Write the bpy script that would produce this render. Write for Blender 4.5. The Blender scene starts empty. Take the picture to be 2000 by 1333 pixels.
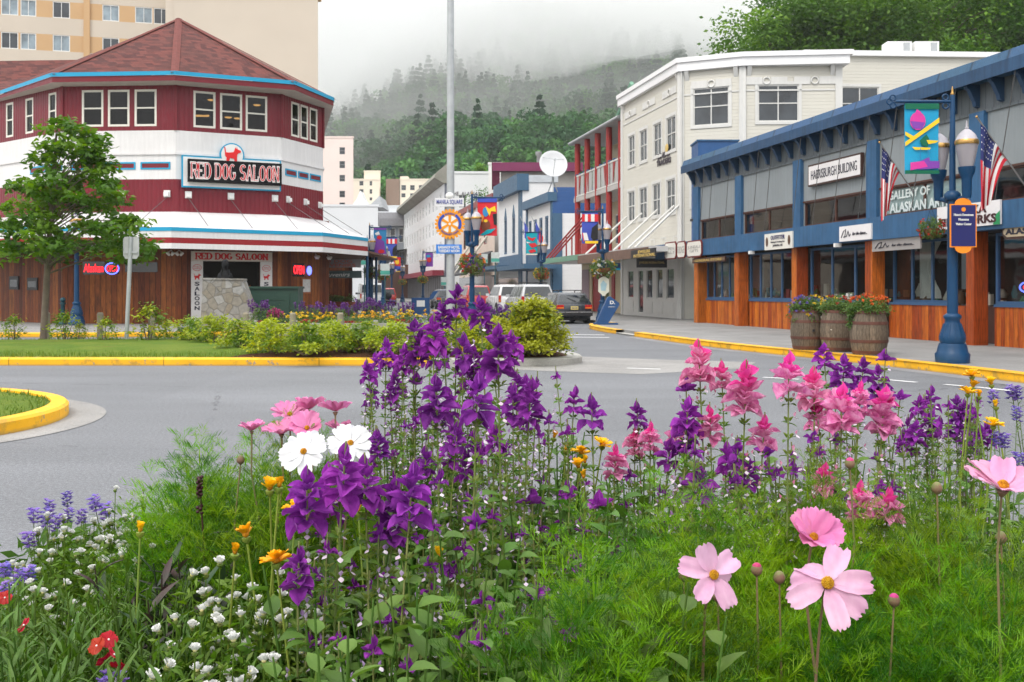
import bpy, math, random
import numpy as np
from math import sin, cos, pi, sqrt, atan2, radians as R
from mathutils import Vector, Matrix
SC = bpy.context.scene
COL = SC.collection
rng = random.Random(7)
# ---------------------------------------------------------------- camera
F, HX, HY, EYE = 1944.0, 1000.0, 568.0, 1.5          # focal length in photo pixels, principal column, horizon row, eye height
cam = bpy.data.objects.new('camera', bpy.data.cameras.new('camera')); COL.objects.link(cam)
cam.location = (0, 0, EYE); cam.rotation_euler = (R(90), 0, 0)
cd = cam.data; cd.sensor_width = 36; cd.lens = 35; cd.shift_y = -98.5/2000
cd.clip_start = 0.05; cd.clip_end = 6000
cd.dof.use_dof = True; cd.dof.focus_distance = 1.55; cd.dof.aperture_fstop = 42
SC.camera = cam
# ---------------------------------------------------------------- world: overcast sky over a weak clear-sky term
SUN_EL, SUN_AZ = R(52), R(215)
w = bpy.data.worlds.new('World'); SC.world = w; w.use_nodes = True
nt = w.node_tree; nt.nodes.clear()
def wn(t, **k):
    n = nt.nodes.new(t)
    for a, b in k.items(): setattr(n, a, b)
    return n
sky = wn('ShaderNodeTexSky', sky_type='NISHITA', sun_disc=False, sun_elevation=SUN_EL, sun_rotation=SUN_AZ, dust_density=4.0)
b1 = wn('ShaderNodeBackground'); b1.inputs[1].default_value = 0.05
nt.links.new(sky.outputs[0], b1.inputs[0])
tc = wn('ShaderNodeTexCoord'); sx = wn('ShaderNodeSeparateXYZ'); nt.links.new(tc.outputs['Generated'], sx.inputs[0])
mr = wn('ShaderNodeMapRange'); nt.links.new(sx.outputs[2], mr.inputs[0])
mr.inputs[1].default_value = 0.0; mr.inputs[2].default_value = 1.0; mr.inputs[3].default_value = 1.06; mr.inputs[4].default_value = 2.7
ns = wn('ShaderNodeTexNoise'); ns.inputs['Scale'].default_value = 2.2; ns.inputs['Detail'].default_value = 4
nt.links.new(tc.outputs['Generated'], ns.inputs['Vector'])
mr2 = wn('ShaderNodeMapRange'); nt.links.new(ns.outputs[0], mr2.inputs[0])
mr2.inputs[1].default_value = .3; mr2.inputs[2].default_value = .7; mr2.inputs[3].default_value = .92; mr2.inputs[4].default_value = 1.08
mm = wn('ShaderNodeMath', operation='MULTIPLY'); nt.links.new(mr.outputs[0], mm.inputs[0]); nt.links.new(mr2.outputs[0], mm.inputs[1])
b2 = wn('ShaderNodeBackground'); b2.inputs[0].default_value = (1.0, 1.0, 1.0, 1)
nt.links.new(mm.outputs[0], b2.inputs[1])
ad = wn('ShaderNodeAddShader'); ou = wn('ShaderNodeOutputWorld')
nt.links.new(b1.outputs[0], ad.inputs[0]); nt.links.new(b2.outputs[0], ad.inputs[1]); nt.links.new(ad.outputs[0], ou.inputs[0])
# ---------------------------------------------------------------- sun behind thin cloud
sl = bpy.data.lights.new('sun', 'SUN'); sl.energy = 1.5; sl.angle = R(14); sl.color = (1.0, 0.965, 0.91)
so = bpy.data.objects.new('sun', sl); COL.objects.link(so)
_sd = Vector((sin(SUN_AZ)*cos(SUN_EL), cos(SUN_AZ)*cos(SUN_EL), sin(SUN_EL)))     # towards the sun
so.rotation_euler = _sd.to_track_quat('Z', 'Y').to_euler()
# ---------------------------------------------------------------- exposure, render settings
vs = SC.view_settings; SC.display_settings.display_device = 'sRGB'
vs.view_transform = 'Standard'; vs.look = 'None'; vs.exposure = -0.14; vs.gamma = 1.0
SC.render.engine = 'CYCLES'
cy = SC.cycles; cy.max_bounces = 12; cy.diffuse_bounces = 3; cy.glossy_bounces = 3; cy.transmission_bounces = 4
cy.transparent_max_bounces = 8; cy.volume_bounces = 8; cy.caustics_reflective = False; cy.caustics_refractive = False
cy.use_denoising = True; cy.use_adaptive_sampling = True; cy.adaptive_threshold = 0.02
# ================================================================ helpers
def at(px, py, Y):                                    # photo pixel -> point at depth Y
    return Vector(((px-HX)/F*Y, Y, EYE+(HY-py)/F*Y))
def gnd(px, py, z=0.0):                               # photo pixel -> point on the level z
    Y = (EYE-z)*F/(py-HY); return Vector(((px-HX)/F*Y, Y, z))

class MB:
    """collects shapes and links them as ONE mesh object"""
    def __init__(s): s.v = []; s.f = []; s.m = []; s.s = []; s.mi = 0; s.smooth = False
    def add(s, vs, fs, smooth=None):
        o = len(s.v); s.v.extend([tuple(p) for p in vs])
        sm = s.smooth if smooth is None else smooth
        for f in fs: s.f.append([i+o for i in f]); s.m.append(s.mi); s.s.append(sm)
        return s
    def box(s, x0, x1, y0, y1, z0, z1):
        return s.add([(x0,y0,z0),(x1,y0,z0),(x1,y1,z0),(x0,y1,z0),(x0,y0,z1),(x1,y0,z1),(x1,y1,z1),(x0,y1,z1)],
            [(0,3,2,1),(4,5,6,7),(0,1,5,4),(1,2,6,5),(2,3,7,6),(3,0,4,7)], False)
    def quad(s, a, b, c, d): return s.add([a,b,c,d], [(0,1,2,3)], False)
    def prism(s, pts, z0, z1):                        # polygon in plan, extruded up
        n = len(pts)
        return s.add([(p[0],p[1],z0) for p in pts]+[(p[0],p[1],z1) for p in pts],
            [list(range(n))[::-1], list(range(n,2*n))]+[(i,(i+1)%n,n+(i+1)%n,n+i) for i in range(n)], False)
    def plate(s, pts, y0, y1):                        # polygon in x,z, extruded in depth (y0 is the front)
        n = len(pts)
        return s.add([(p[0],y0,p[1]) for p in pts]+[(p[0],y1,p[1]) for p in pts],
            [list(range(n)), list(range(n,2*n))[::-1]]+[(i,n+i,n+(i+1)%n,(i+1)%n) for i in range(n)], False)
    def side(s, pts, x0, x1):                         # polygon in y,z, extruded in x
        n = len(pts)
        return s.add([(x0,p[0],p[1]) for p in pts]+[(x1,p[0],p[1]) for p in pts],
            [list(range(n))[::-1], list(range(n,2*n))]+[(i,(i+1)%n,n+(i+1)%n,n+i) for i in range(n)], False)
    def tube(s, path, r, n=8, smooth=True):
        P = [Vector(p) for p in path]; k = len(P)
        rr = r if isinstance(r, (list, tuple)) else [r]*k
        vs = []; up = None
        for i, p in enumerate(P):
            t = (P[min(i+1,k-1)]-P[max(i-1,0)])
            t = t.normalized() if t.length > 1e-9 else Vector((0,0,1))
            if up is None:
                up = Vector((1,0,0)) if abs(t.x) < .8 else Vector((0,1,0))
            a = (up - t*up.dot(t)).normalized(); b = t.cross(a); up = a
            for j in range(n):
                q = 2*pi*j/n; vs.append(p + a*(cos(q)*rr[i]) + b*(sin(q)*rr[i]))
        fs = [(i*n+j, i*n+(j+1)%n, (i+1)*n+(j+1)%n, (i+1)*n+j) for i in range(k-1) for j in range(n)]
        s.add(vs, fs, smooth)
        return s.add([vs[j] for j in range(n)]+[vs[(k-1)*n+j] for j in range(n)], [list(range(n))[::-1], list(range(n,2*n))], False)
    def lathe(s, prof, n=16, c=(0,0,0), smooth=True, M=None):    # prof: (radius, height) from the bottom up
        vs = []; k = len(prof)
        for r, z in prof:
            for j in range(n):
                q = 2*pi*j/n; p = Vector((cos(q)*r, sin(q)*r, z))
                if M is not None: p = M @ p
                vs.append((p[0]+c[0], p[1]+c[1], p[2]+c[2]))
        fs = [(i*n+j, i*n+(j+1)%n, (i+1)*n+(j+1)%n, (i+1)*n+j) for i in range(k-1) for j in range(n)]
        s.add(vs, fs, smooth)
        return s.add(vs[:n]+vs[-n:], [list(range(n))[::-1], list(range(n,2*n))], False)
    def ball(s, c, r, n=10, m=7, jit=0.0):
        rx, ry, rz = (r,r,r) if not isinstance(r, (tuple,list)) else r
        vs = [(c[0],c[1],c[2]-rz)]
        for i in range(1, m):
            a = -pi/2+pi*i/m
            for j in range(n):
                q = 2*pi*j/n; k = 1+rng.uniform(-jit, jit)
                vs.append((c[0]+rx*k*cos(a)*cos(q), c[1]+ry*k*cos(a)*sin(q), c[2]+rz*k*sin(a)))
        vs.append((c[0],c[1],c[2]+rz)); L = len(vs)-1
        fs = [(0,1+(j+1)%n,1+j) for j in range(n)]
        for i in range(m-2):
            o = 1+i*n; fs += [(o+j,o+(j+1)%n,o+n+(j+1)%n,o+n+j) for j in range(n)]
        o = 1+(m-2)*n; fs += [(o+j,o+(j+1)%n,L) for j in range(n)]
        return s.add(vs, fs, True)
    def merge(s, o, M=None):
        off = len(s.v)
        s.v.extend([tuple(M @ Vector(p)) for p in o.v] if M is not None else o.v)
        for f, m, sm in zip(o.f, o.m, o.s): s.f.append([i+off for i in f]); s.m.append(m if s.mi == 0 else s.mi); s.s.append(sm)
        return s
    def mesh(s, name, mats):
        me = bpy.data.meshes.new(name); me.from_pydata(s.v, [], s.f)
        for m in (mats if isinstance(mats, (list,tuple)) else [mats]): me.materials.append(m)
        me.polygons.foreach_set('material_index', s.m); me.polygons.foreach_set('use_smooth', s.s); me.update()
        return me
    def build(s, name, mats, parent=None, loc=None, rz=0.0):
        return link(name, s.mesh(name, mats), parent, loc, rz)

def link(name, me, parent=None, loc=None, rz=0.0):
    o = bpy.data.objects.new(name, me); COL.objects.link(o)
    if parent is not None: o.parent = parent
    if loc is not None: o.location = loc
    if rz: o.rotation_euler = (0, 0, rz)
    return o
def tag(o, label, cat, group=None, kind=None):
    o['label'] = label; o['category'] = cat
    if group: o['group'] = group
    if kind: o['kind'] = kind
    return o
def thing(name, label, cat, loc=(0,0,0), rz=0.0, group=None):
    return tag(link(name, None, None, loc, rz), label, cat, group)
def struct(o, label=None, kind='structure'):
    o['kind'] = kind
    if label: o['label'] = label
    return o
def kids(o): return KIDS.get(o.name, None) or list(o.children)
KIDS = {}
def dup(root, loc=None, rz=None, scale=None, label=None, group=None):
    def cp(o, parent):
        c = o.copy(); COL.objects.link(c); c.parent = parent
        for ch in o.children: cp(ch, c)
        return c
    r = cp(root, None)
    if loc is not None: r.location = loc
    if rz is not None: r.rotation_euler = (0,0,rz) if not isinstance(rz, (tuple,list)) else rz
    if scale is not None: r.scale = (scale,)*3 if not isinstance(scale, (tuple,list)) else scale
    if label: r['label'] = label
    if group: r['group'] = group
    return r

# ---------------------------------------------------------------- materials
def rgb(h):                                            # sRGB 0-255 triple -> linear
    f = lambda c: (c/255/12.92) if c/255 <= .04045 else ((c/255+.055)/1.055)**2.4
    return tuple(f(c) for c in h)
class NT:
    def __init__(s, name):
        s.mat = bpy.data.materials.new(name); s.mat.use_nodes = True; s.t = s.mat.node_tree; s.t.nodes.clear()
        s.out = s.n('ShaderNodeOutputMaterial')
    def n(s, typ, **k):
        x = s.t.nodes.new(typ)
        for a, b in k.items(): setattr(x, a, b)
        return x
    def put(s, sock, v):
        if v is None: return
        if isinstance(v, bpy.types.NodeSocket): s.t.links.new(v, sock)
        elif isinstance(v, tuple) and len(v) == 3 and sock.type == 'RGBA': sock.default_value = (*v, 1)
        else: sock.default_value = v
    def m(s, op, a, b=0.0, c=None):
        x = s.n('ShaderNodeMath', operation=op); s.put(x.inputs[0], a); s.put(x.inputs[1], b)
        if c is not None: s.put(x.inputs[2], c)
        return x.outputs[0]
    def coord(s, k='Object'): return s.n('ShaderNodeTexCoord').outputs[k]
    def xyz(s, v):
        x = s.n('ShaderNodeSeparateXYZ'); s.put(x.inputs[0], v); return x.outputs
    def vec(s, a, b, c):
        x = s.n('ShaderNodeCombineXYZ'); s.put(x.inputs[0], a); s.put(x.inputs[1], b); s.put(x.inputs[2], c); return x.outputs[0]
    def scalev(s, v, k):
        x = s.n('ShaderNodeVectorMath', operation='MULTIPLY'); s.put(x.inputs[0], v); x.inputs[1].default_value = k; return x.outputs[0]
    def noise(s, v, scale, detail=4.0, rough=.55):
        x = s.n('ShaderNodeTexNoise'); s.put(x.inputs['Vector'], v); x.inputs['Scale'].default_value = scale
        x.inputs['Detail'].default_value = detail; x.inputs['Roughness'].default_value = rough; return x.outputs[0]
    def white(s, v):
        x = s.n('ShaderNodeTexWhiteNoise', noise_dimensions='3D'); s.put(x.inputs[0], v); return x.outputs[0]
    def map(s, v, a, b, c, d):
        x = s.n('ShaderNodeMapRange'); s.put(x.inputs[0], v)
        for i, q in enumerate((a,b,c,d)): x.inputs[i+1].default_value = q
        return x.outputs[0]
    def mix(s, f, a, b):
        x = s.n('ShaderNodeMix', data_type='RGBA'); s.put(x.inputs[0], f); s.put(x.inputs[6], a); s.put(x.inputs[7], b); return x.outputs[2]
    def hsv(s, col, h=None, sat=None, v=None):
        x = s.n('ShaderNodeHueSaturation'); s.put(x.inputs['Color'], col)
        s.put(x.inputs['Hue'], h); s.put(x.inputs['Saturation'], sat); s.put(x.inputs['Value'], v); return x.outputs[0]
    def bump(s, h, strength=.5, dist=.01):
        x = s.n('ShaderNodeBump'); x.inputs['Strength'].default_value = strength; x.inputs['Distance'].default_value = dist
        s.put(x.inputs['Height'], h); return x.outputs[0]
    def rnd(s): return s.n('ShaderNodeObjectInfo').outputs['Random']
    def princ(s, col, rough=.6, metal=0., spec=.5, normal=None, **k):
        p = s.n('ShaderNodeBsdfPrincipled'); s.put(p.inputs['Base Color'], col); s.put(p.inputs['Roughness'], rough)
        p.inputs['Metallic'].default_value = metal; p.inputs['Specular IOR Level'].default_value = spec
        if normal is not None: s.t.links.new(normal, p.inputs['Normal'])
        for a, b in k.items(): s.put(p.inputs[a.replace('_', ' ')], b)
        return p.outputs[0]
    def done(s, sh):
        s.t.links.new(sh, s.out.inputs[0]); return s.mat
_mats = {}
def mat(name, col, rough=.6, var=.12, scale=3., bump=0., bscale=60., metal=0., spec=.4, rnd=0., streak=0., **k):
    """painted / plain surface with soft uneven tone"""
    if name in _mats: return _mats[name]
    t = NT(name); co = t.coord()
    v = t.map(t.noise(co, scale, 5), .25, .75, 1-var, 1+var)
    if streak:
        xs_ = t.xyz(co); al = t.m('ADD', xs_[0], t.m('MULTIPLY', xs_[1], .9)); v = t.m('MULTIPLY', v, t.map(t.noise(t.vec(t.m('MULTIPLY', al, 5.0), 0, t.m('MULTIPLY', xs_[2], .35)), 1.6, 6, .7), .35, .7, 1+streak*.3, 1-streak))
    if rnd: v = t.m('MULTIPLY', v, t.map(t.rnd(), 0, 1, 1-rnd, 1+rnd))
    c = t.hsv(col, None, None, v)
    nrm = t.bump(t.noise(co, bscale, 3), bump, .005) if bump else None
    rg = t.map(t.noise(co, scale*2.3, 3), .3, .7, max(.02, rough-.07), min(1, rough+.07))
    _mats[name] = t.done(t.princ(c, rg, metal, spec, nrm, **k)); return _mats[name]
def siding(name, col, pitch=.13, rough=.55, axis=2, strength=.9, var=.06, sharp=False):
    """lapped boards (axis 2) or upright ribs (axis 0)"""
    t = NT(name); co = t.coord(); x = t.xyz(co)
    fr = t.m('FRACT', t.m('DIVIDE', x[axis], pitch))
    h = t.m('SUBTRACT', 1.0, fr) if axis == 2 else t.m('PINGPONG', t.m('DIVIDE', x[axis], pitch), .5)
    if axis == 0: h = t.map(h, .12, .3, 0, 1)
    row = t.m('FLOOR', t.m('DIVIDE', x[axis], pitch))
    v = t.m('MULTIPLY', t.map(t.white(t.vec(row, 0, 0)), 0, 1, 1-var*.5, 1+var*.5), t.map(t.noise(t.scalev(co, (1,1,3) if axis == 2 else (2,2,.4)), 1.7, 5), .25, .75, 1-var, 1+var))
    return t.done(t.princ(t.hsv(col, None, None, v), rough, 0, .4, t.bump(h, strength, .02)))
def planks(name, col, pitch=.15, rough=.6, var=.3, grain=.35, axis=0, weather=None, gw=.06):
    """upright boards, each of its own tone, with long grain and knots"""
    t = NT(name); co = t.coord(); x = t.xyz(co)
    u = t.m('DIVIDE', x[axis], pitch); row = t.m('FLOOR', u); fr = t.m('FRACT', u)
    tone = t.white(t.vec(row, 3.3, 0))
    sh = t.vec(t.m('ADD', x[axis], t.m('MULTIPLY', tone, 7.0)), x[1-axis] if axis < 2 else x[1], t.m('MULTIPLY', x[2], .06))
    g = t.noise(sh, 38, 6, .65)
    kn = t.noise(t.vec(t.m('ADD', x[axis], t.m('MULTIPLY', row, .31)), 0, t.m('MULTIPLY', x[2], .35)), 5, 2)
    v = t.m('MULTIPLY', t.map(tone, 0, 1, 1-var, 1+var), t.map(g, .3, .7, 1-grain, 1+grain))
    v = t.m('MULTIPLY', v, t.map(kn, .28, .42, .6, 1))
    c = t.hsv(col, t.map(tone, 0, 1, .49, .51), None, v)
    if weather: c = t.mix(t.map(t.noise(t.scalev(co, (1,1,.25)), 2.2, 6, .65), .5, .75, 0, .8), c, weather)
    groove = t.map(t.m('PINGPONG', u, .5), .0, gw, 0, 1)
    c = t.hsv(c, None, None, t.map(groove, 0, 1, .35, 1))
    return t.done(t.princ(c, rough, 0, .3, t.bump(t.m('ADD', groove, t.m('MULTIPLY', g, .3)), .7, .008)))
def shingles(name, cols, row=.125, width=.30):
    t = NT(name); co = t.coord(); x = t.xyz(co)
    rz = t.m('DIVIDE', x[2], row); rr = t.m('FLOOR', rz)
    al = t.m('ADD', t.m('ADD', x[0], t.m('MULTIPLY', x[1], .8)), t.m('MULTIPLY', t.white(t.vec(rr, 1, 1)), 3))
    cc = t.m('DIVIDE', al, width); k = t.white(t.vec(t.m('FLOOR', cc), rr, 0))
    c = t.mix(t.map(k, .2, .8, 0, 1), cols[0], cols[1])
    c = t.mix(t.map(t.noise(co, .6, 4), .45, .7, 0, .6), c, cols[2])
    c = t.hsv(c, None, None, t.map(t.noise(co, 30, 4), .25, .75, .75, 1.25))
    h = t.m('SUBTRACT', 1.0, t.m('FRACT', rz))
    return t.done(t.princ(c, .9, 0, .2, t.bump(h, .8, .03)))
def leafmat(name, col, col2=None, trans=.3, rnd=.18, rough=.5, scale=8., hue=.015, spec=.35):
    t = NT(name); co = t.coord()
    n = t.noise(co, scale, 3)
    c = t.mix(t.map(n, .35, .65, 0, 1), col, col2 or tuple(q*.75 for q in col))
    ran = t.rnd()
    c = t.hsv(c, t.map(ran, 0, 1, .5-hue, .5+hue), None, t.map(t.white(t.vec(ran, 1, 2)), 0, 1, 1-rnd, 1+rnd))
    p = t.princ(c, rough, 0, spec)
    tr = t.n('ShaderNodeBsdfTranslucent'); t.put(tr.inputs[0], t.hsv(c, None, 1.1, 1.25))
    mx = t.n('ShaderNodeMixShader'); mx.inputs[0].default_value = trans
    t.t.links.new(p, mx.inputs[1]); t.t.links.new(tr.outputs[0], mx.inputs[2])
    return t.done(mx.outputs[0])
def glow(name, col, strength):
    t = NT(name); e = t.n('ShaderNodeEmission'); t.put(e.inputs[0], col); e.inputs[1].default_value = strength; return t.done(e.outputs[0])
def dark_glass(name, col=(.028,.034,.04), rough=.06):
    t = NT(name); co = t.coord()
    v = t.map(t.noise(co, .9, 3), .3, .7, .5, 1.7)
    return t.done(t.princ(t.hsv(col, None, None, v), rough, 0, .75, t.bump(t.noise(co, 1.3, 2), .06, .05)))
def clear_glass(name, tint=(.86,.9,.9), refl=.9):
    t = NT(name); tr = t.n('ShaderNodeBsdfTransparent'); t.put(tr.inputs[0], tint)
    gl = t.n('ShaderNodeBsdfGlossy'); gl.inputs['Roughness'].default_value = .03; t.put(gl.inputs[0], (refl,)*3)
    t.t.links.new(t.bump(t.noise(t.coord(), 1.1, 2), .05, .05), gl.inputs['Normal'])
    fr = t.n('ShaderNodeFresnel'); fr.inputs[0].default_value = 1.55
    mx = t.n('ShaderNodeMixShader'); geo = t.n('ShaderNodeNewGeometry'); t.t.links.new(t.m('MULTIPLY', t.map(fr.outputs[0], 0, 1, .02, 1.0), t.m('SUBTRACT', 1.0, geo.outputs['Backfacing'])), mx.inputs[0])
    t.t.links.new(tr.outputs[0], mx.inputs[1]); t.t.links.new(gl.outputs[0], mx.inputs[2])
    return t.done(mx.outputs[0])

WHITE = mat('white paint', (.74,.74,.72), .5, .05)
CREAM = mat('cream trim', (.70,.68,.60), .5, .05)
BLACK = mat('black paint', (.014,.014,.016), .45)
TEAL = mat('turquoise paint', rgb((20,150,190)), .45, .06)
LBLUE = mat('lamp post blue enamel', rgb((12,58,94)), .4, .12, 4, spec=.3)
HBLUE = mat('weathered blue paint', rgb((47,90,128)), .6, .16, 1.4, .2, streak=.3)
GALV = mat('galvanised steel', (.40,.42,.43), .5, .12, 6, metal=.35)
YEL = None
GLASS = dark_glass('window glass')
CLEAR = clear_glass('shop glass'); TINTED = clear_glass('tinted upstairs glass', (.34,.34,.34), .42)
NEONR = glow('neon red', (1.0,.02,.03), 4.0); NEONB = glow('neon blue', (.12,.16,1.0), 4.0)
WARM = glow('warm lamp', (1.0,.55,.16), 6.0)
INK = mat('sign ink', (.02,.02,.035), .6)
REDP = mat('red sign paint', rgb((196,22,32)), .45, .06)

# ---------------------------------------------------------------- lettering
def text_mesh(body, w=None, h=None, bold=0.0, depth=.006, shear=0.0, spacing=1.0, line=.9):
    cu = bpy.data.curves.new('lettering', 'FONT'); cu.body = body; cu.align_x = 'CENTER'; cu.align_y = 'CENTER'
    cu.size = 1; cu.extrude = depth; cu.offset = bold; cu.shear = shear; cu.space_character = spacing; cu.space_line = line; cu.resolution_u = 3
    ob = bpy.data.objects.new('lettering', cu); COL.objects.link(ob)
    dg = bpy.context.evaluated_depsgraph_get(); me = bpy.data.meshes.new_from_object(ob.evaluated_get(dg))
    bpy.data.objects.remove(ob); bpy.data.curves.remove(cu)
    n = len(me.vertices); a = np.empty(n*3, np.float32); me.vertices.foreach_get('co', a); a = a.reshape(-1,3)
    lo, hi = a.min(0), a.max(0); a[:,0] -= (lo[0]+hi[0])/2; a[:,1] -= (lo[1]+hi[1])/2
    kx = w/(hi[0]-lo[0]) if w else None; ky = h/(hi[1]-lo[1]) if h else None
    kx = kx or ky; ky = ky or kx
    out = np.empty_like(a); out[:,0] = a[:,0]*kx; out[:,2] = a[:,1]*ky; out[:,1] = -a[:,2]     # stands up, faces -y
    me.vertices.foreach_set('co', out.ravel()); me.materials.clear(); me.update(); return me
def lettering(body, m, parent, loc, w=None, h=None, rz=0.0, roll=0.0, name='lettering', **k):
    me = text_mesh(body, w, h, **k); me.materials.append(m)
    o = link(name, me, parent, loc); o.rotation_euler = (0, roll, rz); return o

# ---------------------------------------------------------------- facades
class Facade:
    """a vertical plane from P to Q (left to right as seen from outside); x runs along it, y into the building"""
    def __init__(s, root, P, Q):
        s.root = root; s.P = Vector((P[0],P[1],0)); s.Q = Vector((Q[0],Q[1],0)); d = s.Q-s.P; s.L = d.length; s.d = d/s.L
        s.rz = atan2(d.y, d.x); s.loc = s.P - Vector((root.location.x, root.location.y, 0)) if root else s.P
        if root: s.loc.z = -root.location.z
    def st(s, px, py):                                 # photo pixel -> (along, height) on the plane
        r = Vector(((px-HX)/F, 1, 0)); det = s.d.x*(-r.y)+r.x*s.d.y
        a = (-s.P.x*(-r.y) - r.x*s.P.y)/det
        t = (s.P.y+a*s.d.y); return a, EYE+(HY-py)/F*t
    def pt(s, a, y=0.0, z=0.0):
        return s.P + s.d*a + Vector((-s.d.y, s.d.x, 0))*y + Vector((0,0,z))
    def rect(s, px0, py0, px1, py1):                   # py0 top, py1 bottom; heights read in the middle
        a0 = s.st(px0, py0)[0]; a1 = s.st(px1, py0)[0]; pm = (px0+px1)/2
        return a0, a1, s.st(pm, py1)[1], s.st(pm, py0)[1]
    def add(s, mb, name, m, parent=None): 
        if parent is not None: return mb.build(name, m, parent)
        return mb.build(name, m, s.root, s.loc, s.rz)
    def wall(s, a0, a1, z0, z1, m, holes=(), y=0.0, deep=.14, name='wall'):
        xs = sorted({a0,a1,*[h[0] for h in holes],*[h[1] for h in holes]}); zs = sorted({z0,z1,*[h[2] for h in holes],*[h[3] for h in holes]})
        xs = [x for x in xs if a0 <= x <= a1]; zs = [z for z in zs if z0 <= z <= z1]
        b = MB()
        for i in range(len(xs)-1):
            for j in range(len(zs)-1):
                cx, cz = (xs[i]+xs[i+1])/2, (zs[j]+zs[j+1])/2
                if any(h[0] < cx < h[1] and h[2] < cz < h[3] for h in holes): continue
                b.quad((xs[i],y,zs[j]),(xs[i+1],y,zs[j]),(xs[i+1],y,zs[j+1]),(xs[i],y,zs[j+1]))
        for h in holes:
            p, q, u, v = h[:4]; e = y+deep
            b.quad((p,y,u),(p,y,v),(p,e,v),(p,e,u)); b.quad((q,y,u),(q,e,u),(q,e,v),(q,y,v))
            b.quad((p,y,u),(p,e,u),(q,e,u),(q,y,u)); b.quad((p,y,v),(q,y,v),(q,e,v),(p,e,v))
        return s.add(b, name, m)
    def window(s, h, fm, gm=None, fw=.09, nx=1, nz=2, y=.05, proud=.03, mull=.04, trim=0.0, name='window'):
        a0, a1, z0, z1 = h[:4]; gm = gm or GLASS; b = MB(); f0 = y-.05-proud if trim else y-.03
        if trim:
            t = trim
            b.box(a0-t,a1+t,-proud-.002,-.001,z1,z1+t*1.2); b.box(a0-t,a1+t,-proud-.012,-.001,z0-t,z0); b.box(a0-t,a0,-proud,-.001,z0,z1); b.box(a1,a1+t,-proud,-.001,z0,z1)
        b.box(a0,a1,y-.03,y+.05,z1-fw,z1); b.box(a0,a1,y-.03,y+.05,z0,z0+fw); b.box(a0,a0+fw,y-.03,y+.05,z0+fw,z1-fw); b.box(a1-fw,a1,y-.03,y+.05,z0+fw,z1-fw)
        for i in range(1, nx):
            x = a0+(a1-a0)*i/nx; b.box(x-mull/2,x+mull/2,y-.02,y+.04,z0+fw,z1-fw)
        for j in range(1, nz):
            z = z0+(z1-z0)*j/nz; b.box(a0+fw,a1-fw,y-.025,y+.045,z-mull/2,z+mull/2)
        o = s.add(b, name, fm)
        g = MB().box(a0+fw*.5,a1-fw*.5,y+.01,y+.022,z0+fw*.5,z1-fw*.5)
        g.build('pane', gm, o); return o
    def text(s, body, m, px0, py0, px1, py1, y=-.05, parent=None, **k):
        a0, a1, z0, z1 = s.rect(px0, py0, px1, py1)
        l = Vector(((a0+a1)/2, y, (z0+z1)/2))
        if parent is not None: return lettering(body, m, parent, l, a1-a0, z1-z0, **k)
        M = Matrix.Rotation(s.rz, 4, 'Z'); return lettering(body, m, s.root, s.loc + M @ l, a1-a0, z1-z0, s.rz, **k)
    def empty(s, name, label, cat, group=None):        # a separate thing in this plane's frame
        return thing(name, label, cat, s.P, s.rz, group)
# ================================================================ ground, roads, pavements
def m_asphalt():
    t = NT('worn asphalt'); co = t.coord()
    big = t.noise(t.scalev(co, (.5,1.4,1)), .35, 5); fine = t.noise(co, 160, 3, .7); mid = t.noise(co, 9, 6, .7)
    v = t.m('MULTIPLY', t.m('MULTIPLY', t.map(big, .3, .7, .88, 1.10), t.map(t.noise(t.scalev(co, (.12,1.1,1)), 1.0, 5, .6), .3, .7, .95, 1.05)), t.m('MULTIPLY', t.map(fine, .3, .7, .55, 1.45), t.m('MULTIPLY', t.map(mid, .3, .7, .88, 1.12), t.m('MULTIPLY', t.map(t.noise(co, 30, 3, .85), .3, .7, .64, 1.36), t.map(t.noise(co, 70, 2, .8), .3, .7, .7, 1.3)))))
    pv = t.n('ShaderNodeTexVoronoi', distance='CHEBYCHEV'); pv.inputs['Scale'].default_value = .13; t.put(pv.inputs['Vector'], co); v = t.m('MULTIPLY', v, t.map(t.white(pv.outputs['Position']), 0, 1, .93, 1.05))
    c = t.hsv((.150,.155,.165), None, None, v)
    vor = t.n('ShaderNodeTexVoronoi', feature='DISTANCE_TO_EDGE'); t.put(vor.inputs['Vector'], t.n('ShaderNodeTexCoord').outputs['Object']); vor.inputs['Scale'].default_value = .16
    warp = t.m('ADD', vor.outputs['Distance'], t.m('MULTIPLY', t.m('SUBTRACT', t.noise(co, 2.4, 6), .5), .05))
    crack = t.m('MULTIPLY', t.map(t.m('ABSOLUTE', warp), 0, .0032, 1, 0), t.map(t.noise(co, .2, 2), .44, .54, 0, 1))
    c = t.mix(t.m('MULTIPLY', crack, .75), c, (.05,.05,.055))
    c = t.mix(t.map(t.noise(co, 55, 2), .66, .74, 0, .6), c, (.36,.37,.39))
    return t.done(t.princ(c, t.map(mid, .3, .7, .62, .85), 0, .35, t.bump(fine, .55, .004)))
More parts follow.
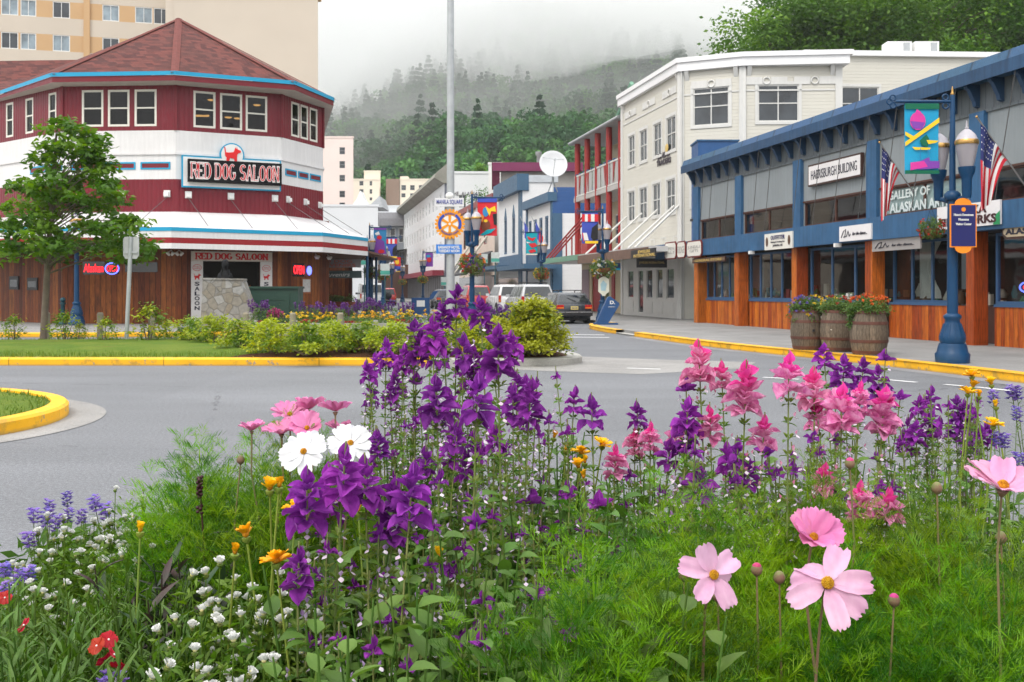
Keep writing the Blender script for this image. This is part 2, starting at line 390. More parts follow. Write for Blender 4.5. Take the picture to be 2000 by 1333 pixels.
def m_concrete(name, col, grid=None, speck=.35):
    t = NT(name); co = t.coord(); x = t.xyz(co)
    v = t.m('MULTIPLY', t.map(t.noise(co, .8, 6), .3, .7, .82, 1.14), t.map(t.noise(co, 120, 2), .3, .7, 1-speck, 1+speck))
    c = t.hsv(col, None, None, v)
    c = t.mix(t.map(t.noise(co, 2.1, 6, .7), .58, .72, 0, .45), c, tuple(q*.45 for q in col))
    h = None
    if grid:
        g = t.m('MINIMUM', t.map(t.m('PINGPONG', t.m('DIVIDE', x[0], grid), .5), 0, .006, 0, 1), t.map(t.m('PINGPONG', t.m('DIVIDE', x[1], grid), .5), 0, .006, 0, 1))
        c = t.hsv(c, None, None, t.map(g, 0, 1, .6, 1))
    return t.done(t.princ(c, .8, 0, .3, t.bump(t.noise(co, 90, 3), .3, .004)))
def m_kerb_paint():
    t = NT('yellow kerb paint'); co = t.coord()
    n = t.noise(co, 3.2, 7, .7); c = t.hsv(rgb((240,178,14)), None, None, t.map(t.noise(co, 1.1, 5), .3, .7, .82, 1.12))
    c = t.mix(t.map(n, .54, .64, 0, .8), c, rgb((176,138,52)))
    c = t.mix(t.map(t.noise(co, 5, 6, .75), .60, .64, 0, .9), c, (.24,.23,.21))
    x = t.xyz(co); j = t.map(t.m('PINGPONG', t.m('DIVIDE', t.m('ADD', x[0], t.m('MULTIPLY', x[1], .35)), 3.1), .5), 0, .006, .35, 1); c = t.hsv(c, None, None, j)
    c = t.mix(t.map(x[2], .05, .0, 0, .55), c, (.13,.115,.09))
    return t.done(t.princ(c, .55, 0, .4, t.bump(n, .3, .01)))
def m_soil(name, col):
    t = NT(name); co = t.coord(); n = t.noise(co, 22, 6, .7)
    return t.done(t.princ(t.hsv(col, None, None, t.map(n, .25, .75, .4, 1.6)), .95, 0, .2, t.bump(n, 1.0, .03)))
def m_lawn():
    t = NT('lawn'); co = t.coord()
    c = t.mix(t.map(t.noise(co, 1.1, 6, .65), .35, .65, 0, 1), (.08,.155,.012), (.15,.20,.022))
    c = t.mix(t.map(t.noise(t.scalev(co, (.5,1.6,1)), 1.5, 6, .7), .60, .68, 0, .8), c, (.16,.075,.03))
    c = t.hsv(c, None, None, t.map(t.noise(co, 70, 3, .7), .3, .7, .55, 1.4))
    return t.done(t.princ(c, .9, 0, .2, t.bump(t.noise(co, 60, 4), 1, .03)))
ASPH = m_asphalt(); PAVE = m_concrete('pavement concrete', (.24,.236,.228), 1.6); KCON = m_concrete('kerb concrete', (.38,.37,.34))
APRON = m_concrete('pale gutter concrete', (.27,.262,.25), None, .5); YEL = m_kerb_paint(); LAWN = m_lawn(); MULCH = m_soil('bark mulch', (.075,.035,.018)); SOIL = m_soil('bed soil', (.05,.03,.018))
PAINT = mat('road marking paint', (.66,.66,.66), .6, .16, 4)

def sheet(name, pts, z, m): 
    return struct(MB().add([(p[0],p[1],z) for p in pts], [list(range(len(pts)))]).build(name, m))
def offset(pts, d, closed=False):                     # shift a plan polyline to its left by d
    P = [Vector((p[0],p[1])) for p in pts]; n = len(P); out = []
    for i in range(n):
        a = P[i-1] if (closed or i > 0) else P[0]; b = P[(i+1) % n] if (closed or i < n-1) else P[-1]
        e1 = (P[i]-a); e2 = (b-P[i])
        e1 = e1.normalized() if e1.length > 1e-6 else e2.normalized(); e2 = e2.normalized() if e2.length > 1e-6 else e1
        n1 = Vector((-e1.y,e1.x)); n2 = Vector((-e2.y,e2.x)); m = (n1+n2); m = m/max(.3, m.dot(n1)) if m.length > 1e-6 else n1
        out.append(P[i]+m*d)
    return out
def smooth(pts, k=3, closed=False):                   # Chaikin corner cutting
    P = [Vector((p[0],p[1])) for p in pts]
    for _ in range(k):
        Q = [] if closed else [P[0]]
        n = len(P)
        for i in range(n if closed else n-1):
            a, b = P[i], P[(i+1) % n]; Q += [a*.75+b*.25, a*.25+b*.75]
        if not closed: Q.append(P[-1])
        P = Q
    return P
def kerb(name, pts, wdt, h, m, closed=False, label=None, bev=.03):   # inner side is on the left of the line
    b = MB(); n = len(pts); o1 = offset(pts, bev, closed); inn = offset(pts, wdt, closed); b.smooth = False
    rings = [[(p[0],p[1],-.02) for p in pts], [(p[0],p[1],h-bev) for p in pts], [(p[0],p[1],h) for p in o1], [(p[0],p[1],h) for p in inn], [(p[0],p[1],-.02) for p in inn]]
    for r0, r1 in zip(rings, rings[1:]):
        for i in range(n if closed else n-1):
            j = (i+1) % n; b.quad(r0[i], r0[j], r1[j], r1[i])
    o = b.build(name, m); o['kind'] = 'structure'
    return o

struct(MB().add([(-3000,-600,-.03),(3000,-600,-.03),(3000,5000,-.03),(-3000,5000,-.03)], [(0,1,2,3)]).build('ground', mat('far ground', (.10,.105,.09), .9, .2, .05)))
sheet('road', [(-70,-25),(40,-25),(40,30),(10,62),(-22,230),(-50,230),(-20,60),(-70,40)], 0, ASPH)

# right-hand pavement with its yellow kerb, the bulb-out and the kerb running up the street
kr = smooth([(10.6,-12),(10.0,2),(9.5,8),(8.33,16.2),(7.3,20.25),(5.3,25.8),(3.98,32.4)], 2)
gap = [(3.98,32.4),(3.60,34.4)]
tipk = smooth([(3.60,34.4),(3.25,36.2),(3.0,39.3),(3.35,41.6),(4.3,42.6)], 2)
far = [(4.3,42.6),(13.2-.206*60,60),(13.2-.206*100,100),(13.2-.206*200,200)]
line = kr + gap[1:] + tipk[1:] + far[1:]
pav = [(p[0],p[1]) for p in offset(line, -.28)]
struct(MB().prism(pav + [(24,200),(60,30),(60,-12)], -.02, .146).build('pavement', PAVE))
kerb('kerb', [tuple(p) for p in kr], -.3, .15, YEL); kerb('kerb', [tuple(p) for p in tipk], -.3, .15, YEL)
kerb('kerb', [tuple(p) for p in gap], -.3, .05, KCON); kerb('kerb', far, -.3, .15, KCON)
gut = [tuple(p) for p in offset(kr, .45)]
struct(MB().add([(p[0],p[1],.004) for p in kr]+[(p[0],p[1],.004) for p in reversed(gut)], [[i,i+1,2*len(kr)-2-i,2*len(kr)-1-i] for i in range(len(kr)-1)]).build('gutter', m_concrete('grey gutter', (.21,.21,.215), None, .3)))

# left-hand pavement round the saloon
kl = smooth([(-60,31.5),(-24,32.2),(-13,31.8),(-8.6,32.9),(-6.2,36.2),(-5.3,41),(-5.6,46),(-6.8,50)], 2) + [Vector((3.5-.206*100,100)), Vector((3.5-.206*200,200))]
struct(MB().prism([(p[0],p[1]) for p in offset(kl, .28)]+[(-90,200),(-90,32)], -.02, .146).build('pavement', PAVE))
ky = [p for p in kl if p.y < 38]
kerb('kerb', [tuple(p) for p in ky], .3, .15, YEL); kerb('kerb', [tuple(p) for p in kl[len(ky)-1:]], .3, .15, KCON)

# the traffic island: yellow kerb along the front, bare concrete round the nose
isl = smooth([(-40,20.05),(-12,19.95),(-3.4,19.85),(-.2,19.75),(.9,19.85),(1.42,20.4),(1.5,21.2),(1.15,22.8),(.4,27),(-.6,32.5),(-2.6,34.6),(-6.6,33.6),(-8.6,30),(-9.2,27.2),(-14,26.4),(-40,26.6)], 3, False)
cut = max(i for i, p in enumerate(isl) if p.x < -1.5 and p.y < 20.3)
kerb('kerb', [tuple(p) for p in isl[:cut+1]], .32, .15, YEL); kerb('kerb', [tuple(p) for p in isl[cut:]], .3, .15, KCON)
ii = offset(isl, .28); c0 = Vector((-3,24.5))
def sheet_mound(name, pts, z0, z1, m, rise=1.4):      # low mound: rim at z0 rising to z1 inside
    b = MB(); P = [Vector((p[0],p[1])) for p in pts]; n = len(P); b.smooth = True
    inn = offset([tuple(p) for p in P], rise, True); mid = offset([tuple(p) for p in P], rise*.4, True)
    vs = [(p[0],p[1],z0) for p in P]+[(p[0],p[1],z0+(z1-z0)*.65) for p in mid]+[(p[0],p[1],z1) for p in inn]
    fs = [(i,(i+1)%n,n+(i+1)%n,n+i) for i in range(n)]+[(n+i,n+(i+1)%n,2*n+(i+1)%n,2*n+i) for i in range(n)]+[list(range(2*n,3*n))]
    return struct(b.add(vs, fs, True).build(name, m))
lawnp = [(-40,20.3),(-12,20.22),(-5.6,20.12),(-4.4,20.6),(-3.6,21.5),(-3.4,26.9),(-9.2,27),(-14,26.2),(-40,26.3)]
sheet_mound('lawn', lawnp, .13, .27, LAWN, 1.5)
mulchp = [(-5.9,20.1),(-3.4,20.05),(.6,20.0),(1.15,20.5),(1.2,21.2),(.9,22.6),(.1,27),(-.9,32),(-2.8,34.2),(-6.4,33.2),(-8.3,30),(-8.8,26.8),(-3.8,26.6),(-3.9,22),(-4.8,20.9)]
sheet_mound('mulch_bed', mulchp, .125, .25, MULCH, .6)
# concrete apron round the nose, faint road markings
struct(MB().add([(p[0],p[1],.004) for p in [(-1.5,19.7),(.5,18.6),(2.3,17.8),(4.5,19.2),(5.1,20.8),(3.4,21.5),(1.6,22.6),(1.2,22)]], [list(range(8))]).build('apron', APRON))
for p, q in [((4.55,20.9),(6.6,18.0)), ((2.8,21.6),(1.9,24.0))]: pass
def stripe(a, b, wd=.12):
    a = Vector(a); b = Vector(b); n = (b-a).normalized(); n = Vector((-n.y,n.x))*wd/2
    sheet('road_marking', [tuple(a-n),tuple(b-n),tuple(b+n),tuple(a+n)], .008, PAINT)
for (x0,y0),(x1,y1) in [((1490,738),(1560,742)),((1640,736),(1700,738)),((1725,742),(1790,748)),((1845,752),(1880,755)),((1905,757),(1990,766)),((1225,720),(1290,722)),((1098,654),(1180,655)),((1098,659),(1190,660))]:
    a = gnd(x0,y0); b = gnd(x1,y1); stripe((a.x,a.y), (b.x,b.y), .12 if y0 > 700 else .3)
# the small left-hand island
sm_ = smooth([(-14,8.1),(-9,8.2),(-6.6,8.75),(-5.45,9.7),(-5.1,10.9),(-5.35,12.2),(-6.1,13.2),(-7.3,13.95),(-9.5,14.5),(-14,14.7)], 3)
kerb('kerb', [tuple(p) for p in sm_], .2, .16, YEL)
ap = offset([tuple(p) for p in sm_], -.42)
struct(MB().add([(p[0],p[1],.006) for p in sm_]+[(p[0],p[1],.006) for p in reversed(ap)], [[i,i+1,2*len(ap)-2-i,2*len(ap)-1-i] for i in range(len(ap)-1)]).build('apron', APRON))
sheet_mound('lawn', [tuple(p) for p in offset([tuple(q) for q in sm_], .18)], .13, .2, LAWN, .8)
def grass_on(name, label, poly, z, n, h, seed):        # short blades, one object nobody would count
    r = random.Random(seed); b = MB(); xs = [p[0] for p in poly]; ys = [p[1] for p in poly]
    def inside(x, y):
        c = False; j = len(poly)-1
        for i in range(len(poly)):
            xi, yi, xj, yj = poly[i][0], poly[i][1], poly[j][0], poly[j][1]
            if (yi > y) != (yj > y) and x < (xj-xi)*(y-yi)/(yj-yi)+xi: c = not c
            j = i
        return c
    k = 0
    while k < n:
        x, y = r.uniform(max(-15,min(xs)), max(xs)), r.uniform(min(ys), max(ys))
        if not inside(x, y): continue
        k += 1; a = r.uniform(0, 6.28); hh = h*r.uniform(.5,1.3); dx, dy = cos(a)*.012, sin(a)*.012; lx, ly = r.uniform(-.03,.03), r.uniform(-.03,.03)
        b.add([(x-dx,y-dy,z),(x+dx,y+dy,z),(x+lx,y+ly,z+hh)], [(0,1,2)])
    return tag(b.build(name, leafmat('grass blades', (.09,.17,.014), (.15,.21,.03), .3)), label, 'grass', kind='stuff')
grass_on('grass', 'short mown grass on the long traffic island', lawnp, .15, 26000, .1, 3)
grass_on('grass', 'mown grass inside the small yellow kerbed island', [tuple(p) for p in offset([tuple(q) for q in sm_], .22)], .14, 9000, .07, 4)

# ================================================================ wooded mountain under low cloud
def hill_z(x, y):
    g = min(1.0, max(0.0, (y-205)/415))
    z = 12 + 175*g*(.55+.45*g)
    s = 1/(1+math.exp(-(x+y*.155)/(y*.075)))           # falls away to the left
    s = .30+.70*s
    n = 9*sin(x*.031+1)*cos(y*.023)+6*sin(x*.07+y*.05)+3*sin(x*.13-y*.11)
    return max(-5, z*s + n*min(1, g*2.5))
b = MB(); gx = [(-300+i*12) for i in range(66)]; gy = [180+j*14 for j in range(42)]
vs = [(x,y,hill_z(x,y)) for y in gy for x in gx]; nx_ = len(gx)
b.add(vs, [(j*nx_+i, j*nx_+i+1, (j+1)*nx_+i+1, (j+1)*nx_+i) for j in range(len(gy)-1) for i in range(nx_-1)], True)
struct(b.build('hill', mat('forest floor', (.03,.055,.02), .95, .3, .06)))

def crown_quads(r, n, shape, size, tilt=.9):           # leaf clumps as (centre, normal-ish frame) -> vertex array n*4*3
    out = np.empty((n,4,3), np.float32)
    for i in range(n):
        p = Vector(shape(r)); a = Vector((r.gauss(0,1),r.gauss(0,1),r.gauss(0,1)+tilt)).normalized()
        u = a.orthogonal().normalized(); u.rotate(Matrix.Rotation(r.uniform(0,6.28), 3, a)); v = a.cross(u); s = size*r.uniform(.6,1.4)
        out[i] = [p-u*s*.5, p+v*s*.32+a*s*.1, p+u*s*.5, p-v*s*.32+a*s*.1]
    return out
def conifer(r):
    t = r.random()**.75; rad = (1-t)*.23*(.75+.5*r.random()); q = r.uniform(0, 6.28)
    lev = round(t*9)/9; return (cos(q)*rad, sin(q)*rad, .06+.94*(lev*.6+t*.4)-rad*.25)
def broad(lobes):
    def f(r):
        c = lobes[r.randrange(len(lobes))]; d = Vector((r.gauss(0,1),r.gauss(0,1),r.gauss(0,1)+.3)).normalized()*c[3]*(r.uniform(.72,1.05))
        return (c[0]+d.x, c[1]+d.y, c[2]+d.z*.8)
    return f
def lobeset(r, k=9, w=.36):
    return [(r.uniform(-w,w)*.75, r.uniform(-w,w)*.75, .34+.5*r.random(), r.uniform(.14,.24)) for _ in range(k)]
rr = random.Random(21)
T_con = [crown_quads(rr, 420, conifer, .075, .2) for _ in range(3)]
T_bro = [crown_quads(rr, 560, broad(lobeset(rr,12)), .082) for _ in range(4)]
def forest(name, label, want, n, x0, x1, y0, y1, mats, seed, hs, cw=1.0):
    r = random.Random(seed); chunks = []; mi = []; cells = set()
    tries = 0
    while len(chunks) < n and tries < 60000:
        tries += 1
        y = y0+(y1-y0)*r.random()**1.15; px = r.uniform(600,1330); x = (px-HX)/F*y
        cell = (int(x/6.0), int(y/7.5))
        if cell in cells: continue
        z = hill_z(x, y)
        if z < 5: continue
        con = r.random() < want(y, x)
        t = (T_con if con else T_bro)[r.randrange(3)]; h = r.uniform(*hs)*(1.25 if con else .9); ww = h*(1.15 if con else 1.0)*cw*r.uniform(.85,1.2)
        q = r.uniform(0,6.28); c_, s_ = cos(q)*ww, sin(q)*ww
        a = t.reshape(-1,3); o = np.empty_like(a); o[:,0] = a[:,0]*c_-a[:,1]*s_+x; o[:,1] = a[:,0]*s_+a[:,1]*c_+y; o[:,2] = a[:,2]*h+z-1
        cells.add(cell); chunks.append(o); mi.append((len(t), 0 if con else 1+r.randrange(len(mats)-1)))
    V = np.concatenate(chunks); nf = len(V)//4
    me = bpy.data.meshes.new(name); me.vertices.add(len(V)); me.vertices.foreach_set('co', V.ravel())
    me.loops.add(nf*4); me.loops.foreach_set('vertex_index', np.arange(nf*4, dtype=np.int32))
    me.polygons.add(nf); me.polygons.foreach_set('loop_start', np.arange(0, nf*4, 4, dtype=np.int32))
    for m in mats: me.materials.append(m)
    me.polygons.foreach_set('material_index', np.repeat([m for _, m in mi], [k for k, _ in mi]).astype(np.int32)); me.update()
    return tag(link(name, me), label, 'forest', kind='stuff')
fm = [leafmat('spruce green', (.028,.09,.034), None, .1, 0, .7, .05), leafmat('mid forest green', (.06,.165,.036), None, .2, 0, .7, .05),
      leafmat('light forest green', (.10,.235,.04), None, .2, 0, .7, .05), leafmat('deep forest green', (.038,.12,.034), None, .2, 0, .7, .05)]
forest('forest', 'misty mixed forest covering the mountain behind the town', lambda y, x: .05 if y < 300 else .6 if y > 420 else .25, 2300, 0,0, 228, 640, fm, 5, (11,18))

# fog bank lying on the upper slope
def fog(name, label, drop, dens, top, y0):
    b = MB(); n, m = 30, 16; x0, x1, y1 = -330, 480, 820
    def bot(x, y): return 92 - drop + 9*sin(x*.021+.7)*cos(y*.013) + 6*sin(x*.05+2+y*.02) - .035*(x-40)
    low = [(x0+(x1-x0)*i/n, y0+(y1-y0)*j/m) for j in range(m+1) for i in range(n+1)]
    vs = [(x,y,bot(x,y)) for x,y in low]+[(x,y,top) for x,y in low]; W = n+1; o = len(low)
    fs = []
    for j in range(m):
        for i in range(n):
            a, c, d, e = j*W+i, j*W+i+1, (j+1)*W+i+1, (j+1)*W+i
            fs += [(a,e,d,c), (o+a,o+c,o+d,o+e)]
    for i in range(n): fs += [(i,i+1,o+i+1,o+i), (m*W+i,o+m*W+i,o+m*W+i+1,m*W+i+1)]
    for j in range(m): fs += [(j*W,o+j*W,o+(j+1)*W,(j+1)*W), (j*W+n,(j+1)*W+n,o+(j+1)*W+n,o+j*W+n)]
    t = NT('low cloud'); v = t.n('ShaderNodeVolumePrincipled'); v.inputs['Color'].default_value = (1,1,1,1); v.inputs["Density"].default_value = dens; v.inputs['Anisotropy'].default_value = .1
    t.t.links.new(v.outputs[0], t.out.inputs[1])
    return tag(b.add(vs, fs, False).build(name, t.mat), label, 'cloud', kind='stuff')
fog('low_cloud', 'white low cloud lying across the top of the wooded mountain', 0, .015, 170, 300)
fog('mist', 'thin mist hanging on the lower wooded slope', 74, .0036, 84, 300)
def haze():
    t = NT('thin haze'); v = t.n('ShaderNodeVolumePrincipled'); v.inputs['Color'].default_value = (.96,.985,1,1); v.inputs['Density'].default_value = .00022
    t.t.links.new(v.outputs[0], t.out.inputs[1])
    o = MB().box(-420,620,-40,860,-1.5,225).build('haze', t.mat); o['label'] = 'pale thin mist over the town'; o['kind'] = 'stuff'
haze()
# ================================================================ the red saloon
MAROON = siding('maroon ribbed siding', rgb((112,17,33)), .19, .45, 0, .9, .1)
MARP = mat('maroon paint', rgb((112,18,32)), .45, .08)
DWOOD = planks('dark stained boards', rgb((118,60,27)), .23, .6, .55, .6, 0, rgb((52,27,15)), .13)
SHING = shingles('red roof shingles', (rgb((104,58,52)), rgb((74,42,40)), rgb((80,52,48))))
WBAND = mat('white stucco', (.70,.69,.68), .6, .05, 1.2, .15, streak=.10)
SOFF = mat('brown soffit', rgb((96,58,34)), .7, .15)
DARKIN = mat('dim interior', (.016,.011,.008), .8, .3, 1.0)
STEELC = mat('steel cable', (.10,.10,.10), .5)

def saloon():
    W = [(-26.6,47.1),(-18.47,40.9),(-13.72,40.6),(-9.84,42.5),(-8.67,45.7),(-11.3,56)]
    EV = [(-27.2,48.1),(-18.6,40.2),(-13.5,39.85),(-9.1,41.75),(-8.1,45.4),(-10.9,57)]
    Cn = [(-29,46),(-19.2,38.6),(-13.1,38.3),(-7.95,41.9),(-6.7,46.4),(-8.7,57)]
    root = thing('saloon_building', 'maroon and white corner saloon with shingled pyramid roof and boarded ground floor', 'saloon', (-14.5,44,0))
    def loc(v): return None if v is None else v
    ra = lambda mb, name, m: mb.build(name, m, root, -Vector(root.location))
    fac = [Facade(root, W[i], W[i+1]) for i in range(5)]
    z0, z1, z2, z3, z4 = 4.7, 6.05, 7.1, 8.04, 10.15
    wins = {0: [(12,207,26,262),(50,197,65,256),(95,184,110,247)],
            1: [(160,178,202,252),(211,178,253,253),(263,177,306,253)],
            2: [(378,180,421,258),(430,186,473,262),(480,190,522,266)],
            3: [(569,203,585,276),(587,208,602,280),(605,214,620,285)], 4: []}
    for i, f in enumerate(fac):
        hs = [f.rect(*w_) for w_ in wins[i]]
        if hs:                                        # same sill and head height on every side
            hs = [(h[0],h[1],8.22,9.72) for h in hs]
        f.wall(0, f.L, z3, z4, MAROON, hs, deep=.1)
        for h in hs: f.window(h, CREAM, TINTED, .085, 1, 2, .03, .03, .06)
        f.wall(0, f.L, z1, z3, WBAND, name='white_band')
        f.add(MB().box(-.03,f.L+.03,-.06,-.003,z2-.05,z2+.05), 'ledge', WBAND)
        f.wall(0, f.L, z0, z1, MAROON, name='lower_wall')
        for x in (.0, f.L):
            f.add(MB().box(x-.07,x+.07,-.035,-.004,z3,z4), 'corner_trim', MARP)
    # turquoise outlined slots in the white band
    slots = {1: [(140,196),(207,265),(275,333)], 3: [(557,579),(582,602),(605,626)], 0: [(60,90),(98,122)]}
    for i, L in slots.items():
        f = fac[i]
        for a, c in L:
            x0 = f.st(a,320)[0]; x1 = f.st(c,320)[0]; b = MB(); zz0, zz1 = 6.45, 6.75
            b.box(x0,x1,-.03,-.004,zz1-.06,zz1); b.box(x0,x1,-.03,-.004,zz0,zz0+.06); b.box(x0,x0+.06,-.03,-.004,zz0+.06,zz1-.06); b.box(x1-.06,x1,-.03,-.004,zz0+.06,zz1-.06)
            o = f.add(b, 'slot_frame', TEAL)
            MB().box(x0+.06,x1-.06,-.016,-.005,zz0+.06,zz1-.06).build('slot_panel', MARP, o)
    # roof: pyramid, eave, fascia, soffit
    ap = (-15.6,46.6,14.2); zr = 10.2; b = MB()
    for i in range(5):
        b.add([(*EV[i],zr),(*EV[i+1],zr),ap], [(0,1,2)])
    ra(b, 'roof', SHING)
    b = MB()
    for i in (1,2,3,4):
        P = [Vector((*EV[i],zr+.02)), Vector(ap)+Vector((0,0,.02))]
        d = Vector((P[0].y-P[1].y, P[1].x-P[0].x, 0)).normalized()*.16
        m = Vector((0,0,.05)); b.add([P[0]-d,P[0]+m,P[0]+d,P[1]-d,P[1]+m,P[1]+d], [(0,1,4,3),(1,2,5,4)])
    ra(b, 'ridge_cap', mat('ridge shingle', rgb((104,54,48)), .9, .2, 6))
    r0, r1 = (-32,54,13.9), (-19.5,52,13.6)
    ra(MB().add([r0,r1,(-17,46.5,11.5),(-26,45.9,10.3),(-36,50,10.3)], [(0,4,3,2,1)]), 'wing_roof', SHING)
    out = offset(EV, .03); b = MB()
    for i in range(5):
        a, c = EV[i], EV[i+1]
        b.mi = 0; b.quad((*a,zr-.06),(*c,zr-.06),(*c,zr+.1),(*a,zr+.1))
        a2, c2 = offset(EV,.04)[i], offset(EV,.04)[i+1]
        b.mi = 1; b.quad((a2[0],a2[1],zr-.28),(c2[0],c2[1],zr-.28),(c2[0],c2[1],zr-.06),(a2[0],a2[1],zr-.06))
    ra(b, 'fascia', [TEAL, MARP])
    b = MB()
    for i in range(5):
        w0, w1 = W[i], W[i+1]; a, c = offset(EV,.05)[i], offset(EV,.05)[i+1]
        b.quad((a[0],a[1],zr-.28),(w0[0],w0[1],zr-.32),(w1[0],w1[1],zr-.32),(c[0],c[1],zr-.28))
    ra(b, 'soffit', mat('grey soffit', (.42,.38,.33), .7, .1))
    # upstairs room seen through the glass
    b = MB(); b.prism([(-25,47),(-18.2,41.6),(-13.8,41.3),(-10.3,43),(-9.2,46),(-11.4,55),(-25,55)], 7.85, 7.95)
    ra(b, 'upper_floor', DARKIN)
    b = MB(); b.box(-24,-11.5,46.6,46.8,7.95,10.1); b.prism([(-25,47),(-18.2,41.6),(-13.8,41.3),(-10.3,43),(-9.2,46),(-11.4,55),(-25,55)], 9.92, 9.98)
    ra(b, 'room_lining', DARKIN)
    for px, py, Y in [(413,193,42.6),(502,203,43.6),(446,227,43.8),(464,229,44.2),(400,224,44.5)]:
        p = at(px, py, Y); o = ra(MB().lathe([(.02,.3),(.02,.02),(.11,0),(.16,-.05)], 10, p), 'ceiling_lamp', BLACK)
        ra(MB().lathe([(.0,-.05),(.17,-.055),(.12,-.09),(0,-.1)], 10, p), 'lamp_bulb', WARM)
    p = at(397,226,44.4); ra(MB().box(p.x-.55,p.x+.25,p.y,p.y+.06,p.z-.05,p.z+.03), 'bar_light', WARM)
    ra(MB().box(-13.4,-11.6,45.6,46.4,7.95,9.0).box(-13.2,-11.7,46.2,46.5,9.0,9.6), 'bar_counter', mat('bar wood', (.22,.10,.03), .4, .3))
    # ground floor
    wf = [Facade(root, W[i], W[i+1] if i != 3 else (-8.45,46.0)) for i in range(5)]
    f2 = wf[2]; d0 = f2.st(396,600)[0]; d1 = f2.st(509,600)[0]
    for i, f in enumerate(wf):
        hs = [(d0,d1,.15,2.75)] if i == 2 else []
        f.wall(0, f.L, .1, z0, DWOOD, hs, deep=.3, name='board_wall')
    fd = f2
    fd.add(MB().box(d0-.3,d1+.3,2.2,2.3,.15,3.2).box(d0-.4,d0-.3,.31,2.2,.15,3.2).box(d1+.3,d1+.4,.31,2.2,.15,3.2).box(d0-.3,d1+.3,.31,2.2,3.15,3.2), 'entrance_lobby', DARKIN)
    sw = fd.add(MB().plate([(d0+.35,.7),(d0+.95,.7),(d0+.95,1.45),(d0+.8,1.6),(d0+.55,1.5),(d0+.35,1.75)], .35, .39), 'swing_door', mat('honey wood door', rgb((150,84,36)), .5, .25, 4))
    fd.add(MB().plate([(d1-.95,.7),(d1-.35,.7),(d1-.35,1.75),(d1-.55,1.5),(d1-.8,1.6),(d1-.95,1.45)], .35, .39), 'swing_door', mat('honey wood door', rgb((150,84,36)), .5, .25, 4))
    # canopy with striped fascia
    b = MB()
    for i in range(5): b.quad((*Cn[i],3.94),(*Cn[i+1],3.94),(*W[i+1],z0+.02),(*W[i],z0+.02))
    ra(b, 'canopy_roof', mat('white canopy sheet', (.68,.67,.67), .5, .05, .8, streak=.12))
    bands = [(3.80,3.95,.0,0),(3.55,3.80,.02,1),(3.33,3.55,.025,2),(3.12,3.33,.02,1)]; b = MB()
    for za, zb, off, mi in bands:
        q = offset(Cn, off); b.mi = mi
        for i in range(5): b.quad((q[i][0],q[i][1],za),(q[i+1][0],q[i+1][1],za),(q[i+1][0],q[i+1][1],zb),(q[i][0],q[i][1],zb))
    ra(b, 'canopy_fascia', [TEAL, WBAND, mat('deep red stripe', rgb((142,20,28)), .5, .06)])
    b = MB(); q = offset(Cn, .03)
    for i in range(5): b.quad((q[i][0],q[i][1],3.13),(W[i][0],W[i][1],3.2),(W[i+1][0],W[i+1][1],3.2),(q[i+1][0],q[i+1][1],3.13))
    ra(b, 'canopy_soffit', SOFF)
    # wall lamps on the ribbed band, stay cables to the canopy
    for px, py, i in [(327,379,1),(368,381,2),(451,384,2),(537,388,2),(562,390,3),(596,395,3),(624,401,3),(240,379,1)]:
        f = fac[i]; a, z = f.st(px, py)
        o = f.add(MB().box(a-.13,a+.13,-.05,-.004,z-.14,z+.14).box(a-.1,a+.1,-.16,-.05,z-.1,z+.06), 'wall_lamp', WHITE)
        n = Vector((-f.d.y, f.d.x, 0)); p = f.pt(a, -.03, z-.14); e = p - n*1.9 + f.d*(.5 if i > 1 else -.5); e.z = 4.02
        ra(MB().tube([p, e], .013, 5), 'stay_cable', STEELC)
    # the big sign: white board outlined in turquoise with a round top
    f = fac[2]; a0, a1, zb, zt = f.rect(354,298,547,356); zb, zt = 5.72, 7.02
    cx = f.st(452,290)[0]; r = .50; cz = zt+.12; t0 = math.asin(.12/r)
    arc = [(cx+r*cos(t), cz+r*sin(t)) for t in [(-t0)+(pi+2*t0)*k/20 for k in range(21)]]
    def outline(g): 
        rr_ = r-g; tt = math.asin(min(.99,max(-.99,(cz-(zt-g))/rr_)))
        A = [(cx+rr_*cos(-tt+(pi+2*tt)*k/20), cz+rr_*sin(-tt+(pi+2*tt)*k/20)) for k in range(21)]
        return [(a0+g,zb+g),(a1-g,zb+g),(a1-g,zt-g)]+A+[(a0+g,zt-g)]
    sg = f.add(MB().plate(outline(0), -.18, -.02), 'roof_sign', TEAL)
    MB().plate(outline(.055), -.19, -.17).build('sign_board', WHITE, sg)
    bx = MB().box(a0+.22,a1-.02,-.42,-.2,zb+.22,zt-.16).build('sign_box', mat('matt sign black', (.008,.008,.009), .85, spec=.15), sg)
    lx = (a0+.22+a1-.02)/2; lz = (zb+.22+zt-.16)/2; lw = a1-a0-.24-.26; lh = (zt-zb-.38)*.66
    SERIF_WORDS = 'RED DOG SALOON'
    for bold, m, y in ((.02, WHITE, -.425), (-.012, REDP, -.434)):
        saloon_text(SERIF_WORDS, m, bx, (lx, y, lz), lw, lh, bold)
    dog(sg, cx-.02, cz+.02, .62, mat('bright red dog', rgb((214,24,28)), .4, .05), -.215)
    # entrance boards
    ent = f2; e0, e1 = ent.st(373,500)[0], ent.st(531,500)[0]
    s = ent.add(MB().box(e0,e1,-.09,-.01,2.72,3.12), 'door_sign', mat('cream sign board', (.62,.56,.50), .6, .08))
    saloon_text('RED DOG SALOON', REDP, s, ((e0+e1)/2,-.095,2.92), (e1-e0)*.88, .24, .02)
